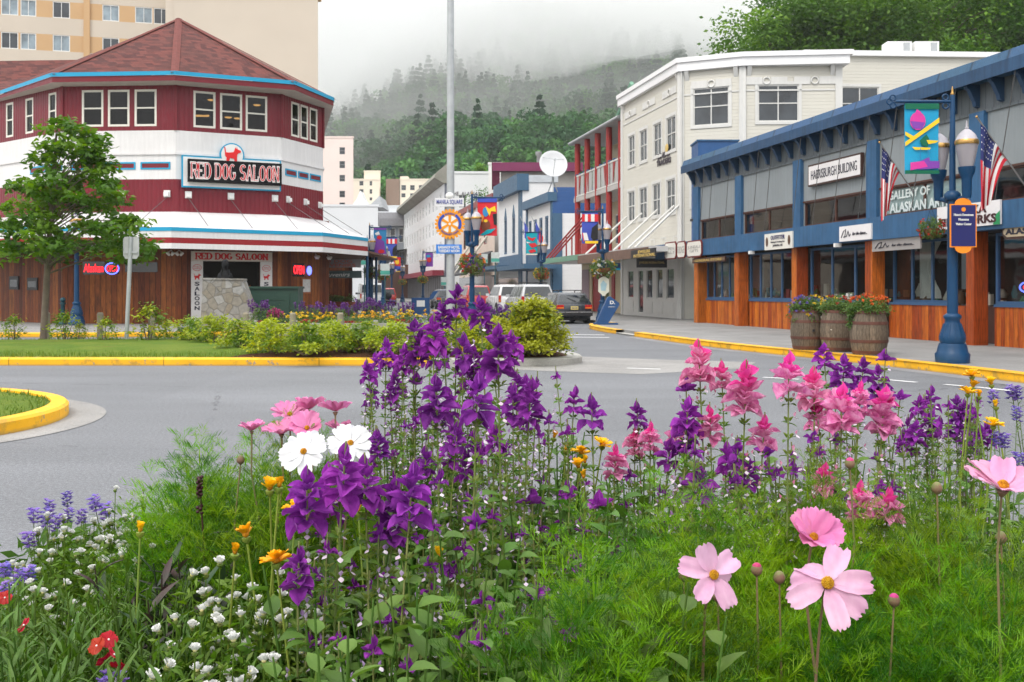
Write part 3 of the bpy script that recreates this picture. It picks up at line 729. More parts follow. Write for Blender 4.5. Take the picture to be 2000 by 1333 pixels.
    for q0, q1 in ((373,396),(508,531)):
        x0, x1 = ent.st(q0,560)[0], ent.st(q1,560)[0]
        s = ent.add(MB().box(x0,x1,-.08,-.01,.25,2.715), 'side_board', mat('white sign board', (.68,.66,.64), .6, .06)); xm = (x0+x1)/2
        for k, ch in enumerate('SALOON'): lettering(ch, INK, s, (xm,-.084,1.9-.2*k-.12), .2, .165, bold=.03)
        ring = MB().tube([(xm+.17*cos(t*pi/8),-.083,2.44+.13*sin(t*pi/8)) for t in range(17)], .01, 5); ring.build('ring', REDP, s)
        lettering('WORLD\nFAMOUS', REDP, s, (xm,-.083,2.44), .24, .12)
        dog(s, xm, 2.08, .26, REDP, -.083)
    # neon beer signs in the boarded wall
    f1 = wf[1]
    def neon(f, rect, word, m):
        x0, x1, zz0, zz1 = f.rect(*rect); o = f.add(MB().box(x0-.05,x1+.05,-.03,-.005,zz0-.1,zz1+.1), 'dark_pane', GLASS)
        lettering(word, m, o, ((x0+x1)/2,-.05,(zz0+zz1)/2), x1-x0, zz1-zz0, bold=.012); return o, x0, x1, zz0, zz1
    neon(f1, (165,516,203,532), 'Alaskan', NEONR)
    o, x0, x1, a_, c_ = neon(f1, (210,519,230,531), 'OPEN', NEONR)
    MB().tube([((x0+x1)/2+(x1-x0)*.66*cos(t*pi/10),-.05,(a_+c_)/2+(c_-a_)*.9*sin(t*pi/10)) for t in range(21)], .022, 6).build('neon_ring', NEONB, o)
    f3 = wf[3]
    o, x0, x1, a_, c_ = neon(f3, (572,519,592,536), 'OPEN', NEONR)
    q = f3.rect(597,520,607,538); MB().ball(((q[0]+q[1])/2,-.06,(q[2]+q[3])/2), ((q[1]-q[0])/2,.02,(q[3]-q[2])/2), 12, 8).build('neon_badge', NEONB, o)
    q = f1.rect(245,513,308,532); f1.add(MB().box(q[0],q[1],-.03,-.005,q[2],q[3]), 'dark_pane', GLASS)
    for rc in [(20,540,38,566),(55,543,75,567)]:
        q = wf[0].rect(*rc) if rc[0] < 122 else f1.rect(*rc); o = wf[0].add(MB().box(q[0],q[1],-.05,-.005,q[2],q[3]), 'notice_frame', BLACK)
        MB().box(q[0]+.1,q[1]-.1,-.056,-.05,q[2]+.12,q[3]-.15).build('notice', GLASS, o)
    q = f3.rect(588,543,606,574); o = f3.add(MB().box(q[0],q[1],-.05,-.005,q[2],q[3]), 'notice_frame', mat('honey wood door', (0,0,0)))
    MB().box(q[0]+.07,q[1]-.07,-.056,-.05,q[2]+.07,q[3]-.07).build('notice', mat('notice paper', (.6,.6,.58), .7, .2, 9), o)
    for f, px in ((f1,337),(f2,349),(f3,612),(f3,636)):
        a, z = f.st(px, 496)
        for k in (-.09,.09): f.add(MB().lathe([(.02,-.1),(.05,-.08),(.075,.06),(.06,.07)], 10, (a+k,-.2,3.0), M=Matrix.Rotation(R(35 if k > 0 else -35), 4, 'Y')).tube([(a+k,-.2,3.06),(a,-.1,3.15)], .015, 5), 'spot_lamp', WHITE)

def saloon_text(body, m, parent, loc, w_, h_, bold=.02):
    """block capitals with slab serifs, each glyph drawn from strokes"""
    G = {'R': [(0,0,0,1,'v'),(0,1,.55,1,'h'),(0,.5,.55,.5,'h'),('arc',.55,.75,.25,-90,90),(.35,.5,.72,0,'d')], 'E': [(0,0,0,1,'v'),(0,1,.62,1,'h'),(0,.5,.45,.5,'h'),(0,0,.62,0,'h'),(.62,.8,.62,1,'s'),(.62,0,.62,.2,'s')],
         'D': [(0,0,0,1,'v'),(0,1,.35,1,'h'),(0,0,.35,0,'h'),('arc',.35,.5,.5,-90,90,.36)], 'O': [('arc',.36,.5,.5,0,360,.36)], 'G': [('arc',.36,.5,.5,50,345,.36),(.45,.42,.8,.42,'h'),(.68,.1,.68,.42,'s')],
         'S': [('arc',.33,.74,.26,20,270,.3),('arc',.33,.26,.26,-160,90,.3)], 'A': [(0,0,.36,1,'d'),(.36,1,.74,0,'d'),(.15,.35,.6,.35,'h')], 'L': [(0,0,0,1,'v'),(0,0,.6,0,'h'),(.6,0,.6,.25,'s')], 'N': [(0,0,0,1,'v'),(0,1,.66,0,'d'),(.66,0,.66,1,'v')]}
    adv = {'R':.98,'E':.9,'D':.98,'O':1.0,'G':1.04,'S':.92,'A':1.02,'L':.88,'N':1.0,' ':.5}
    x = 0; items = []
    for ch in body: items.append((ch, x)); x += adv[ch]
    tot = x-.25; b = MB(); e = bold*2.2
    X = lambda u: loc[0]+(u-tot/2)*w_/tot
    Z = lambda v: loc[2]+(v-.5)*h_
    kx, kz = w_/tot, h_
    k = [0]
    def bar(u0,v0,u1,v1,wd):
        d = Vector((u1-u0, v1-v0)); n = Vector((-d.y,d.x)).normalized()*(wd/2+e); t = d.normalized()*e; y = loc[1]-.0003*k[0]; k[0] += 1
        P = [(u0-t.x-n.x,v0-t.y-n.y),(u1+t.x-n.x,v1+t.y-n.y),(u1+t.x+n.x,v1+t.y+n.y),(u0-t.x+n.x,v0-t.y+n.y)]
        b.add([(X(p),y,Z(q)) for p, q in P], [(0,1,2,3)])
    for ch, ox in items:
        for s in G.get(ch, []):
            if s[0] == 'arc':
                _, cx, cz, rz, t0, t1 = s[:6]; rx = s[6] if len(s) > 6 else rz; n = 14; pp = []
                y = loc[1]-.0003*k[0]; k[0] += 1; vs = []
                for i in range(n+1):
                    t = R(t0+(t1-t0)*i/n); wd = .05+.09*abs(cos(t))+e; c_, s_ = cos(t), sin(t)
                    vs += [(X(ox+cx+(rx+wd)*c_), y, Z(cz+(rz+(wd*.6))*s_)), (X(ox+cx+max(.02,rx-wd)*c_), y, Z(cz+max(.02,rz-wd*.6-.02)*s_))]
                b.add(vs, [(2*i,2*i+1,2*i+3,2*i+2) for i in range(n)])
            else:
                u0,v0,u1,v1,ty = s; bar(ox+u0,v0,ox+u1,v1, {'v':.2,'h':.08,'d':.17,'s':.08}[ty])
                if ty == 'v':
                    for v in (v0,v1): bar(ox+u0-.17,v,ox+u0+.17,v,.07)
                if ty == 'd' and ch in 'RA':
                    u, v = (u1,v1) if v1 == 0 else (u0,v0); bar(ox+u-.15,v,ox+u+.15,v,.07)
    return b.build('lettering', m, parent)
def dog(parent, x, z, s, m, y):                        # red terrier silhouette, facing right
    P = [(-.5,.5),(-.42,.42),(-.38,.12),(-.1,.12),(.12,.16),(.2,.36),(.24,.5),(.3,.36),(.34,.5),(.38,.36),(.6,.28),(.6,.16),(.44,.1),(.36,.0),(.34,-.2),(.36,-.5),(.2,-.5),(.14,-.28),(-.12,-.24),(-.18,-.5),(-.36,-.5),(-.34,-.22),(-.44,-.1),(-.46,.2)]
    return MB().plate([(x+p[0]*s,z+p[1]*s) for p in P], y, y+.03).build('dog_emblem', m, parent)
saloon()

# ================================================================ towers and pale blocks behind
BEIGE = mat('beige render', rgb((200,188,172)), .75, .05, .3, .1); TAN = mat('tan panel', rgb((196,160,118)), .75, .05, .5)
def tower():
    root = thing('apartment_tower', 'tall beige apartment tower with tan window bands behind the saloon', 'tower', (-20,72,0))
    P = at(-260,0,66.3); Q = at(340,0,71); f = Facade(root, P, Q)
    H = 24.4
    rows = []
    zr = [(f.st(120,4)[1], f.st(120,36)[1])]; hgt = zr[0][1]; dz = f.st(120,4)[1]-f.st(120,69)[1]
    bands = [(zr[0][1]-k*dz, zr[0][0]-k*dz) for k in range(-1, 5)]
    cols = [(-150,-115),(-75,-40),(2,36),(40,71),(103,137),(200,233),(264,298),(300,331)]
    holes = []
    for zb, zt in bands:
        for c0, c1 in cols: holes.append((f.st(c0,20)[0], f.st(c1,20)[0], zb, min(zt,H-.2)))
    holes = [h for h in holes if h[2] < H-.6]
    zs = sorted(set([0,H]+[v for b_ in bands for v in b_ if v < H]))
    for i, (u, v) in enumerate(zip(zs, zs[1:])):
        inb = any(abs(u-b_[0]) < .01 for b_ in bands)
        f.wall(0, f.L, u, v, TAN if inb else BEIGE, [h for h in holes if inb and abs(h[2]-u) < .01], name='window_band' if inb else 'spandrel')
    for k, h in enumerate(holes): f.window(h, WHITE, pale_glass if k % 3 else GLASS, .06, 2, 1, .05)
    for px in (170,): 
        a = f.st(px,40)[0]; f.add(MB().box(a-.2,a+.2,-.14,-.003,0,H), 'pier', TAN)
    g = Facade(root, at(340,0,69.2), at(621,0,69.2)); g.wall(0, g.L, 0, 21.85, BEIGE, name='blank_wall')
    g.add(MB().box(-.05,g.L+.05,-.08,1.0,21.85,23.6), 'parapet', TAN)
    b = MB().prism([(P.x,P.y+.4),(Q.x,Q.y+.4),(Q.x-.02,69.3),(g.Q.x,69.22),(-379/F*90-1.5,90),(P.x,90)], 0, H-.8); b.build('body', BEIGE, root, -Vector(root.location))
pale_glass = dark_glass('pale curtain glass', (.20,.25,.28), .15)
tower()
PINKB = mat('pinkish render', rgb((226,208,200)), .8, .05, .3)
CRB = mat('cream render', rgb((226,214,196)), .8, .05, .3)
def block(name, label, cat, px0, px1, ytop, Y, m, wins, group=None, deep=14, side=None, fm=None, nz=2):
    root = thing(name, label, cat, (at((px0+px1)/2,568,Y).x, Y, 0), 0, group)
    P, Q = at(px0,0,Y), at(px1,0,Y); f = Facade(root, P, Q); H = EYE+(HY-ytop)/F*Y
    hs = [f.rect(*w_) for w_ in wins]
    f.wall(0, f.L, 0, H, m, hs)
    for h in hs: f.window(h, fm or GLASSF, GLASS, .06, 1, nz)
    MB().prism([(P.x,Y+.16),(Q.x,Y+.16),((px1-HX)/F*(Y+deep)-1 if px1 < 1000 else Q.x,Y+deep),(P.x,Y+deep)], 0, H-.02).build('body', m, root, -Vector(root.location))
    f.add(MB().box(-.06,f.L+.06,-.07,.4,H,H+.25), 'parapet', m)
    return root, f, H
GLASSF = mat('grey window frame', (.25,.25,.25), .5)
block('pink_tower', 'tall pinkish building with one column of small windows beside the saloon', 'tower', 560, 690, 270, 150, PINKB, [(663,288,674,302),(663,315,674,329),(663,342,674,355),(663,373,674,386),(663,396,674,408)])
block('cream_block', 'small cream block with six tiny windows below the wooded hill', 'building', 690, 741, 352, 198, CRB, [(702,354,710,363),(722,354,727,363),(702,370,710,379),(722,370,727,379),(702,386,707,392),(722,386,727,392)])
r_, f_, h_ = block('cream_house', 'cream hillside building with brown end wall and a stair tower', 'building', 781, 846, 352, 202, CRB, [(784,362,793,372),(801,362,810,372),(818,362,826,372),(784,378,792,386),(801,378,809,386)])
f_.add(MB().box(-2.8,-.05,-.3,8,0,h_+.2), 'brown_wall', mat('brown cladding', rgb((132,112,98)), .8, .06)); f_.add(MB().box(0,1.6,.5,3,h_,h_+.8), 'stair_tower', CRB)
block('cream_annex', 'narrow cream tower stepping above the little cream block', 'building', 711, 743, 336, 206, CRB, [])
r_, f_, h_ = block('white_warehouse', 'wide blank white building behind the saloon canopy', 'building', 600, 738, 404, 112, mat('white steel cladding', rgb((222,226,230)), .5, .04, .3), [])
block('white_store', 'white building with one dark window beyond the slate house', 'building', 728, 800, 404, 193, mat('white steel cladding', (0,0,0)), [(753,428,764,448)])
f_.add(MB().tube([(7.3,6,0),(7.3,6,10.6)], .02, 5), 'mast', GALV)
f_.add(MB().plate([(4.4,h_+.2),(6.6,h_+.2),(5.9,h_+1.1),(5.5,h_+2.1),(5.1,h_+1.1)], 3, 6), 'roof_peak', WHITE)
f_.add(MB().plate([(6.2,h_+.25),(8.0,h_+.25),(7.6,h_+1.6)], 4, 10), 'grey_gable', mat('grey roof sheet', (.42,.44,.46), .5, .1))
# ================================================================ right-hand side of the street
def on(X0, Y): return (X0-.206*Y, Y)                  # a point on a line running up the street
OWOOD = planks('orange cedar boards', rgb((166,82,26)), .15, .45, .32, .62, 0)
GREYB = mat('grey fibre board', rgb((134,141,144)), .65, .07, .9, .1, streak=.12)
GREYC = planks('grey cornice boards', rgb((94,101,105)), .3, .6, .1, .15, 0)
BLUEF = planks('blue fascia boards', rgb((40,80,114)), 1.3, .5, .12, .22, 0)
BFR = mat('blue window frame', rgb((52,84,118)), .5, .1)
CREAMS = mat('cream sign face', (.68,.66,.60), .6, .05); DFRAME = mat('dark sign frame', rgb((62,40,34)), .5, .1)
BROWN = mat('brown timber frame', rgb((78,48,38)), .6, .2)
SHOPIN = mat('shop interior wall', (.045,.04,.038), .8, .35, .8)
def shop_goods(mb, x0, x1, y, z, n, r):
    for i in range(n):
        x = x0+(x1-x0)*(i+r.uniform(.1,.9))/n; h = r.uniform(.1,.45); wd = r.uniform(.06,.16); mb.mi = r.randrange(5)
        if r.random() < .5: mb.lathe([(wd*.7,z),(wd,z+h*.4),(wd*.5,z+h*.8),(wd*.3,z+h)], 8, (x,y+r.uniform(-.1,.1),0))
        else: mb.box(x-wd,x+wd,y-.05,y+.05,z,z+h)
GOODS = [mat('goods cream', (.5,.46,.38), .6), mat('goods red', (.35,.05,.04), .5), mat('goods teal', (.05,.22,.25), .5), mat('goods brown', (.16,.08,.04), .6), mat('goods green', (.06,.2,.06), .6)]

def harrisburgh():
    root = thing('harrisburgh_building', 'long low grey shop row with blue fascia and orange cedar posts', 'shop building', (*on(16.5,30),0))
    f = Facade(root, on(16.5,43.3), on(16.5,12)); S = lambda px: f.st(px, 500)[0]; r = random.Random(9)
    L = f.L; piers = [(1357,1370),(1440,1453),(1553,1571),(1700,1717),(1902,1928)]
    pc = [(S(a)+S(b))/2 for a, b in piers]; sp = 4.45; pc += [pc[-1]+sp, pc[-1]+2*sp]; pw = .27
    # upper wall
    f.wall(.85, L, 5.85, 6.55, GREYC, name='cornice_wall')
    cl = []
    for i in range(len(pc)-1):
        a, c = pc[i]+pw, pc[i+1]-pw
        if c > L: break
        cl.append((a+.05,c-.05,3.62,4.40))
    f.wall(.85, L, 3.0, 5.85, GREYB, cl, deep=.12, name='panel_wall')
    for h in cl:
        f.window(h, BROWN, CLEAR, .05, 2, 1, .05, .03, .07, name='clerestory_window')
        f.add(MB().box(h[0]-.05,h[1]+.05,-.03,-.003,4.40,4.45), 'trim', BROWN)
    f.add(MB().box(.85,L,-.05,-.003,5.82,5.9), 'trim', GREYC)
    for p in pc: f.add(MB().box(p-pw,p+pw,-.12,-.003,3.0,5.86), 'pilaster', HBLUE)
    f.add(MB().box(.8,L,-.26,-.004,2.95,3.6), 'beam', HBLUE)
    # roof edge: sloped blue skirt and brackets
    b = MB(); b.side([(-.42,6.56),(-.42,6.82),(-.34,7.05),(.6,7.30),(.6,6.56)], .55, L); f.add(b, 'roof_edge', BLUEF)
    f.add(MB().box(.53,L,-.46,-.42,6.50,6.81), 'fascia', mat('blue fascia paint', rgb((34,70,104)), .55, .2, 1.2, .15, streak=.35))
    k = 0
    x = .9
    while x < L-.3:
        f.add(MB().side([(-.002,6.54),(-.36,6.54),(-.36,6.46),(-.28,6.40),(-.19,6.22),(-.14,6.14),(-.11,6.02),(-.002,5.98)], x, x+.13), 'bracket', mat('blue bracket paint', rgb((34,64,94)), .5, .1)); x += .87
    MB().box(8.22,10.0,44,45.6,3,8.1).build('side_block', mat('blue roof box', rgb((36,80,130)), .5, .1), root, -Vector(root.location)); MB().box(8.17,10.05,43.95,45.65,8.1,8.17).build('side_block_cap', HBLUE, root, -Vector(root.location))
    MB().prism([tuple(f.pt(0,.16)[:2]),tuple(f.pt(L,.16)[:2]),tuple(f.pt(L,20)[:2]),tuple(f.pt(0,20)[:2])][::1], 3.0, 6.9).build('body', GREYB, root, -Vector(root.location)) if False else None
    # upper hollow lined dark so the clerestory glass has depth, roof deck
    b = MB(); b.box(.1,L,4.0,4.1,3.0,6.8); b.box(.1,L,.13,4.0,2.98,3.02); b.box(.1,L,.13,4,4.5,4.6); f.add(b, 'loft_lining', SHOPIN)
    f.add(MB().box(.86,L,.6,18,6.85,6.92), 'roof', mat('grey roof felt', (.2,.2,.21), .9, .1)); f.add(MB().box(.86,.98,.02,18,.1,6.85), 'end_wall', GREYB)
    # ground floor bays set back under the beam
    post = [(1358,1375),(1437,1454),(1549,1571),(1693,1722),(1891,1921)]
    for i, p in enumerate(pc):
        a, c = (S(post[i][0]), S(post[i][1])) if i < len(post) else (p-.3, p+.3)
        c = a+(c-a)*.5; f.add(MB().box(a,c,-.06,.34,.1,2.96), 'post', OWOOD)
    rec = .34
    for i in range(len(pc)-1):
        a, c = pc[i]+.12, pc[i+1]-.28
        if a > L-1: break
        c = min(c, L); d = rec + (.35 if i == 3 else 0)
        if i == 3:                                    # bay with a splayed entrance
            e = c-1.5
            f.add(MB().box(a,e,d-.3,d-.02,.1,1.1), 'dado', OWOOD); f.add(MB().prism([(e,d-.3),(c,d+.9),(c,d+1.0),(e,d-.02)], .1, 1.1), 'dado', OWOOD)
            f.add(MB().box(a,e,d-.33,d,1.1,1.17), 'sill', BFR)
            q = (a,e,1.17,2.9)
        else:
            f.add(MB().box(a,c,d-.04,d+.2,.1,1.1), 'dado', OWOOD); f.add(MB().box(a,c,d-.07,d+.16,1.1,1.17), 'sill', BFR); q = (a,c,1.17,2.9)
        f.window(q, BFR, CLEAR, .07, 5 if i < 2 else 3, 1, d+.02 if i != 3 else d-.15, .03, .08, name='shop_window')
        b = MB(); b.box(a,c,d+2.6,d+2.7,.1,2.96).box(a,c,d+.25,d+2.6,.12,.16).box(a,c,d+.25,d+2.6,2.92,2.96)
        f.add(b, 'shop_interior', SHOPIN)
        g = MB(); shop_goods(g, a+.15, c-.2, d+.5, 1.12, 9, r); shop_goods(g, a+.3, c-.3, d+1.6, 1.3, 8, r); o = f.add(g, 'display_goods', GOODS); o['kind'] = 'stuff'
        f.add(MB().box(a+.1,c-.1,d+.3,d+.75,.16,1.1), 'display_bench', BROWN)
        if i == 3:
            cu = MB(); n = 14
            vs = []; 
            for j in range(9):
                t = j/8
                for k in range(n+1): vs.append((a+.5+.95*(k/n)*(1-.55*sin(pi*min(1,t*1.1))*.8), d+.35+.04*sin(k*1.9), 2.88-1.6*t))
            cu.add(vs, [(j*(n+1)+k,j*(n+1)+k+1,(j+1)*(n+1)+k+1,(j+1)*(n+1)+k) for j in range(8) for k in range(n)], True)
            f.add(cu, 'curtain', mat('net curtain', (.55,.52,.47), .9))
    # neon oval in the last shop
    q = f.rect(1941,553,1971,570); o = f.add(MB().box(q[0],q[1],.75,.78,q[2]-.02,q[3]+.02), 'neon_board', BLACK)
    xm, zm = (q[0]+q[1])/2, (q[2]+q[3])/2; wd, hh = (q[1]-q[0])*.55, (q[3]-q[2])*.62
    MB().tube([(xm+wd*cos(t*pi/12),.73,zm+hh*sin(t*pi/12)) for t in range(25)], .018, 6).build('neon_ring', NEONB, o); lettering('OPEN', NEONR, o, (xm,.73,zm), wd*1.2, hh*.8, bold=.01)
    # stay cables from beam to roof edge
    for px in (1376,1393,1425,1480,1505,1560,1600,1640,1690,1740,1795,1850,1960):
        a = S(px); f.add(MB().tube([(a,-.24,3.6),(a+.9,-.40,6.5)], .012, 5), 'stay_cable', STEELC)
    for px in (1480,1650): 
        a = S(px); f.add(MB().box(a-.06,a+.06,-.35,-.15,2.83,2.95), 'soffit_lamp', WHITE)
    # signs
    def board(label, name, rect, words, m=CREAMS, frame=None, yb=-.31, th=.05, ink=INK, inset=.12, bold=.0, shear=0, ww=.82, hh=.62, lines=None, cut=False):
        q = Facade(None, f.pt(0,yb), f.pt(L,yb)).rect(*rect); t = f.empty(name, label, 'sign'); 
        t.location = f.pt((q[0]+q[1])/2, yb, (q[2]+q[3])/2); wd, hg = (q[1]-q[0])/2, (q[3]-q[2])/2
        P = [(-wd,-hg),(wd,-hg),(wd,hg),(-wd,hg)]
        if cut: c = .12; P = [(-wd+c,-hg),(wd-c,-hg),(wd,-hg+c),(wd,hg-c),(wd-c,hg),(-wd+c,hg),(-wd,hg-c),(-wd,-hg+c)]
        fr = MB().plate(P, 0, th).build('board', frame or m, t)
        if frame: MB().plate([(p[0]*(1-.05/wd*1.1),p[1]*(1-.05/hg*1.1)) for p in P], -.008, .0).build('face', m, t)
        if lines:
            for tx, zz, w_, h_, ik in lines: lettering(tx, ik, t, (0,-.012,zz*hg), wd*2*w_, hg*2*h_, bold=bold, shear=shear)
        elif words: lettering(words, ink, t, (0,-.012,0), wd*2*ww, hg*2*hh, bold=bold, shear=shear)
        return t, wd, hg
    board('long white sign in a dark frame reading Harrisburgh Building', 'wall_sign', (1578,311,1682,355), 'HARRISBURGH BUILDING', mat('white sign face', (.72,.70,.70), .5, .05), DFRAME, -.14, .1, INK, bold=.0, ww=.86, hh=.42)
    t, wd, hg = board('cream sign with two brown oval emblems on the blue beam', 'shop_sign', (1493,455,1547,487), None, CREAMS, None, lines=[('OUTFITTER', .45, .5, .26, mat('navy ink', (.03,.03,.12), .6)),('Fishing & Trading Co.', -.12, .5, .12, INK),('JUNEAU, AK', -.55, .36, .15, INK)])
    for k in (-1,1): MB().ball((k*wd*.8,-.012,0), (wd*.09,.012,hg*.6), 10, 8).build('oval_emblem', mat('brown emblem', (.10,.05,.03), .6), t)
    def script(label, rect, m, yb):
        t, wd, hg = board(label, 'shop_sign', rect, None, m, None, yb)
        pts = [(-.85,-.5),(-.7,.35),(-.55,.55),(-.6,-.2),(-.7,-.45),(-.5,-.35),(-.4,.35),(-.33,-.4),(-.25,-.1)]
        MB().tube([(p[0]*wd,-.012,p[1]*hg) for p in pts], .012, 5).build('flourish', INK, t); lettering('for the dance...', INK, t, (wd*.32,-.012,-hg*.1), wd*.9, hg*.42, shear=.35)
    script('bright white script sign on the blue beam', (1639,440,1701,470), mat('white sign face', (0,0,0)), -.31)
    script('dull grey script sign hanging below the blue beam', (1703,466,1797,489), mat('grey sign face', (.30,.28,.27), .6, .1), -.2)
    t, wd, hg = board('white hand lettered sign on the beam beside the second flag', 'shop_sign', (1830,398,1953,444), 'ALASKA\nFIREWORKS', mat('white sign face', (0,0,0)), None, -.33, ink=mat('dark red ink', (.05,.012,.015), .6), bold=.03, ww=.9, hh=.8)
    MB().plate([(wd*.8,-hg),(wd,-hg),(wd,hg*.1),(wd*.88,-hg*.2)], -.01, -.002).build('green_corner', mat('sign green', (.02,.25,.09), .5), t)
    board('dark shaped sign hanging below the beam at far right', 'shop_sign', (1957,436,2040,466), 'ALASKA', mat('sand sign face', (.45,.36,.24), .6), DFRAME, -.2, bold=.04, hh=.4, cut=True)
    for i, (a, c, lb) in enumerate([(1298,1320,'first of three small red edged signs on the beam end, furthest from the flower barrels'),(1322,1338,'narrowest of three small red edged signs on the blue beam end'),(1341,1370,'widest of three small red edged signs on the blue beam end')]):
        q0 = f.st(a,480)[0]; 
        t, wd, hg = board(lb, 'shop_sign', (a,473-i*1.5,c,507-i*2), ['OPEN\nDAILY','FUDGE','JUNEAU\nGIFTS'][i], CREAMS, mat('oxblood frame', rgb((110,36,34)), .5), -.33, ink=mat('grey ink', (.35,.34,.32), .6), hh=.4, cut=True)
    f.add(MB().box(S(1290),.8,-.26,-.1,2.95,3.6), 'beam', HBLUE)
    board('brown hanging sign under the beam beside the first cedar post', 'shop_sign', (1352,503,1416,513), 'GENERAL STORE', mat('sign brown', (.16,.10,.06), .6), DFRAME, -.25, ink=mat('gold ink', (.5,.36,.1), .5), hh=.5)
    q = f.rect(1735,372,1860,425)
    lettering('GALLERY OF', mat('white window lettering', (.6,.66,.64), .5), root, f.loc+Matrix.Rotation(f.rz,4,'Z') @ Vector((cl[3][0]+1.3,.03,4.18)), 1.9, .24, f.rz, bold=.02)
    lettering('ALASKAN ARTISTS', mat('white window lettering', (0,0,0)), root, f.loc+Matrix.Rotation(f.rz,4,'Z') @ Vector(((cl[3][0]+cl[3][1])/2,.03,3.82)), 3.2, .28, f.rz, bold=.03)
    f.add(MB().box(cl[3][0],cl[3][1],.085,.1,3.62,4.4), 'window_backing', mat('frosted backing', (.50,.58,.57), .5, .1))
    return f
HF = harrisburgh()

SIDING = siding('cream lap siding', rgb((196,193,182)), .16, .5, 2, .9, .03); TRIM = mat('off white trim', (.64,.635,.605), .5, .04, streak=.08)
YSID = siding('sand lap siding', rgb((196,182,150)), .16, .55, 2, .9, .04)
def white_building():
    root = thing('white_building', 'tall cream clapboard building with angled corner bay and white cornice', 'building', (11,50,0))
    A, B, Cc, D = on(17.8,56.2), (8.04,47.4), (10.7,46.2), (15.1,46.0); H = 11.9
    fs = [Facade(root, A, B), Facade(root, B, Cc), Facade(root, Cc, D)]
    f0, f1, f2 = fs
    up = [(1228,233,1240,294),(1250,221,1264,282),(1277,206,1292,270),(1302,187,1320,258)]; lo = [(1227,355,1240,418),(1249,346,1264,412),(1275,338,1290,405),(1302,328,1319,400)]
    def norm(f, L, a, c): return [(f.st(p[0],300)[0],f.st(p[2],300)[0],a,c) for p in L]
    h0 = norm(f0, up, 8.35, 10.0)+norm(f0, lo, 5.3, 6.95); tr = [(1288+k,472,1296+k,487) for k in ()]
    h1 = [f1.rect(1354,171,1424,245), f1.rect(1352,338,1420,402)]; h2 = [f2.rect(1480,166,1560,238)]
    for f, hs in ((f0,h0),(f1,h1),(f2,h2)):
        f.wall(0, f.L, 3.2, H, SIDING, hs, deep=.1)
        for h in hs: f.window(h, TRIM, GLASS, .06, 2, 2, .04, .03, .05, .13)
        for x in (0, f.L): f.add(MB().box(x-.16,x+.16,-.05,-.004,.15,H), 'corner_board', TRIM)
        f.add(MB().box(.16,f.L-.16,-.03,-.003,10.75,10.82), 'frieze_line', TRIM)
        n = max(1, round(f.L/2.6))
        for k in range(n):
            xm = f.L*(k+.5)/n; o = f.add(MB().box(xm-.95,xm-.2,-.04,-.003,11.05,11.4).box(xm+.2,xm+.95,-.04,-.003,11.05,11.4), 'frieze_panel', TRIM)
            MB().tube([(xm+.16*cos(t*pi/8),-.03,11.22+.16*sin(t*pi/8)) for t in range(17)], .04, 6).build('rosette', TRIM, o)
        for x in (.3, f.L-.3): f.add(MB().side([(-.003,11.45),(-.2,11.9),(-.003,11.9)], x-.1, x+.1), 'bracket', TRIM)
    pts = [on(17.8,56.4), B, Cc, D]; e = offset(pts, -.22) ; b = MB(); q = [tuple(p) for p in e]
    q[-1] = (15.45,45.5); b.prism(q+[(15.45,60),(8,60)], H, 12.3); b.prism([(p[0],p[1]) for p in offset(pts,-.30)[:-1]]+[(15.6,45.4),(15.6,60),(8,60)], 12.3, 12.52)
    b.build('cornice', mat('bright white cornice', (.78,.78,.78), .5, .03), root, -Vector(root.location))
    # set-back wing with the roof units
    fw = Facade(root, (15.1,49.0), (27,49.6)); hs = [fw.rect(1642,176,1716,215)]; hs = [(hs[0][0],hs[0][1],9.9,11.55)]
    fw.wall(0, fw.L, 3, 13.05, SIDING, hs); fw.window(hs[0], TRIM, GLASS, .06, 2, 2, .04, .03, .05, .12); fw.add(MB().box(-.8,fw.L,-.2,3,13.05,13.3), 'parapet', mat('bright white cornice', (0,0,0)))
    MB().prism([(15.1,46.1),(15.1,60),(15.0,60),(15.0,46.1)][::-1], 3, H).build('return_wall', SIDING, root, -Vector(root.location))
    # shop front
    f0.wall(0, f0.L, 2.72, 3.2, TRIM, name='transom_wall'); f1.wall(0, f1.L, .1, 3.2, SIDING, name='wall')
    xs = [(1226,1237),(1246,1256),(1262,1274),(1282,1294),(1301,1316)]; hs = []
    for i, (a, c) in enumerate(xs): hs.append((f0.st(a,560)[0], f0.st(c,560)[0], (.3 if i == 1 else 1.1), 2.6))
    f0.wall(0, f0.L, .1, 2.72, TRIM, hs, deep=.12, name='shop_front')
    for h in hs: f0.window(h, TRIM, GLASS, .05, 1, 1, .06, name='shop_window')
    for h in hs: 
        if h[2] > 1: f0.add(MB().box(h[0]-.05,h[1]+.05,-.03,-.003,.35,.95).box(h[0]+.05,h[1]-.05,-.045,-.03,.45,.85), 'dado_panel', TRIM)
    a, c = f1.L*.35, f1.L*.78; f1.add(MB().box(a,c,-.05,-.003,.15,2.4), 'door', GALV); f1.add(MB().box(a-.12,a,-.06,-.003,.15,2.55).box(c,c+.12,-.06,-.003,.15,2.55).box(a,c,-.06,-.003,2.4,2.55), 'door_frame', TRIM)
    for k in range(5):
        x = 1.2+k*1.7; f0.window((x,x+.7,3.75,4.15), TRIM, GLASS, .05, 2, 1, .02, name='transom')
    # canopy with tie rods
    b = MB(); b.box(-.2,f0.L+2.6,-2.5,0,3.25,3.5); f0.add(b, 'canopy', mat('pale canopy', (.52,.52,.52), .5, .1)); f0.add(MB().box(-.2,f0.L+2.5,-2.56,-2.5,3.0,3.45), 'canopy_fascia', mat('brown canopy fascia', rgb((112,88,76)), .6, .15))
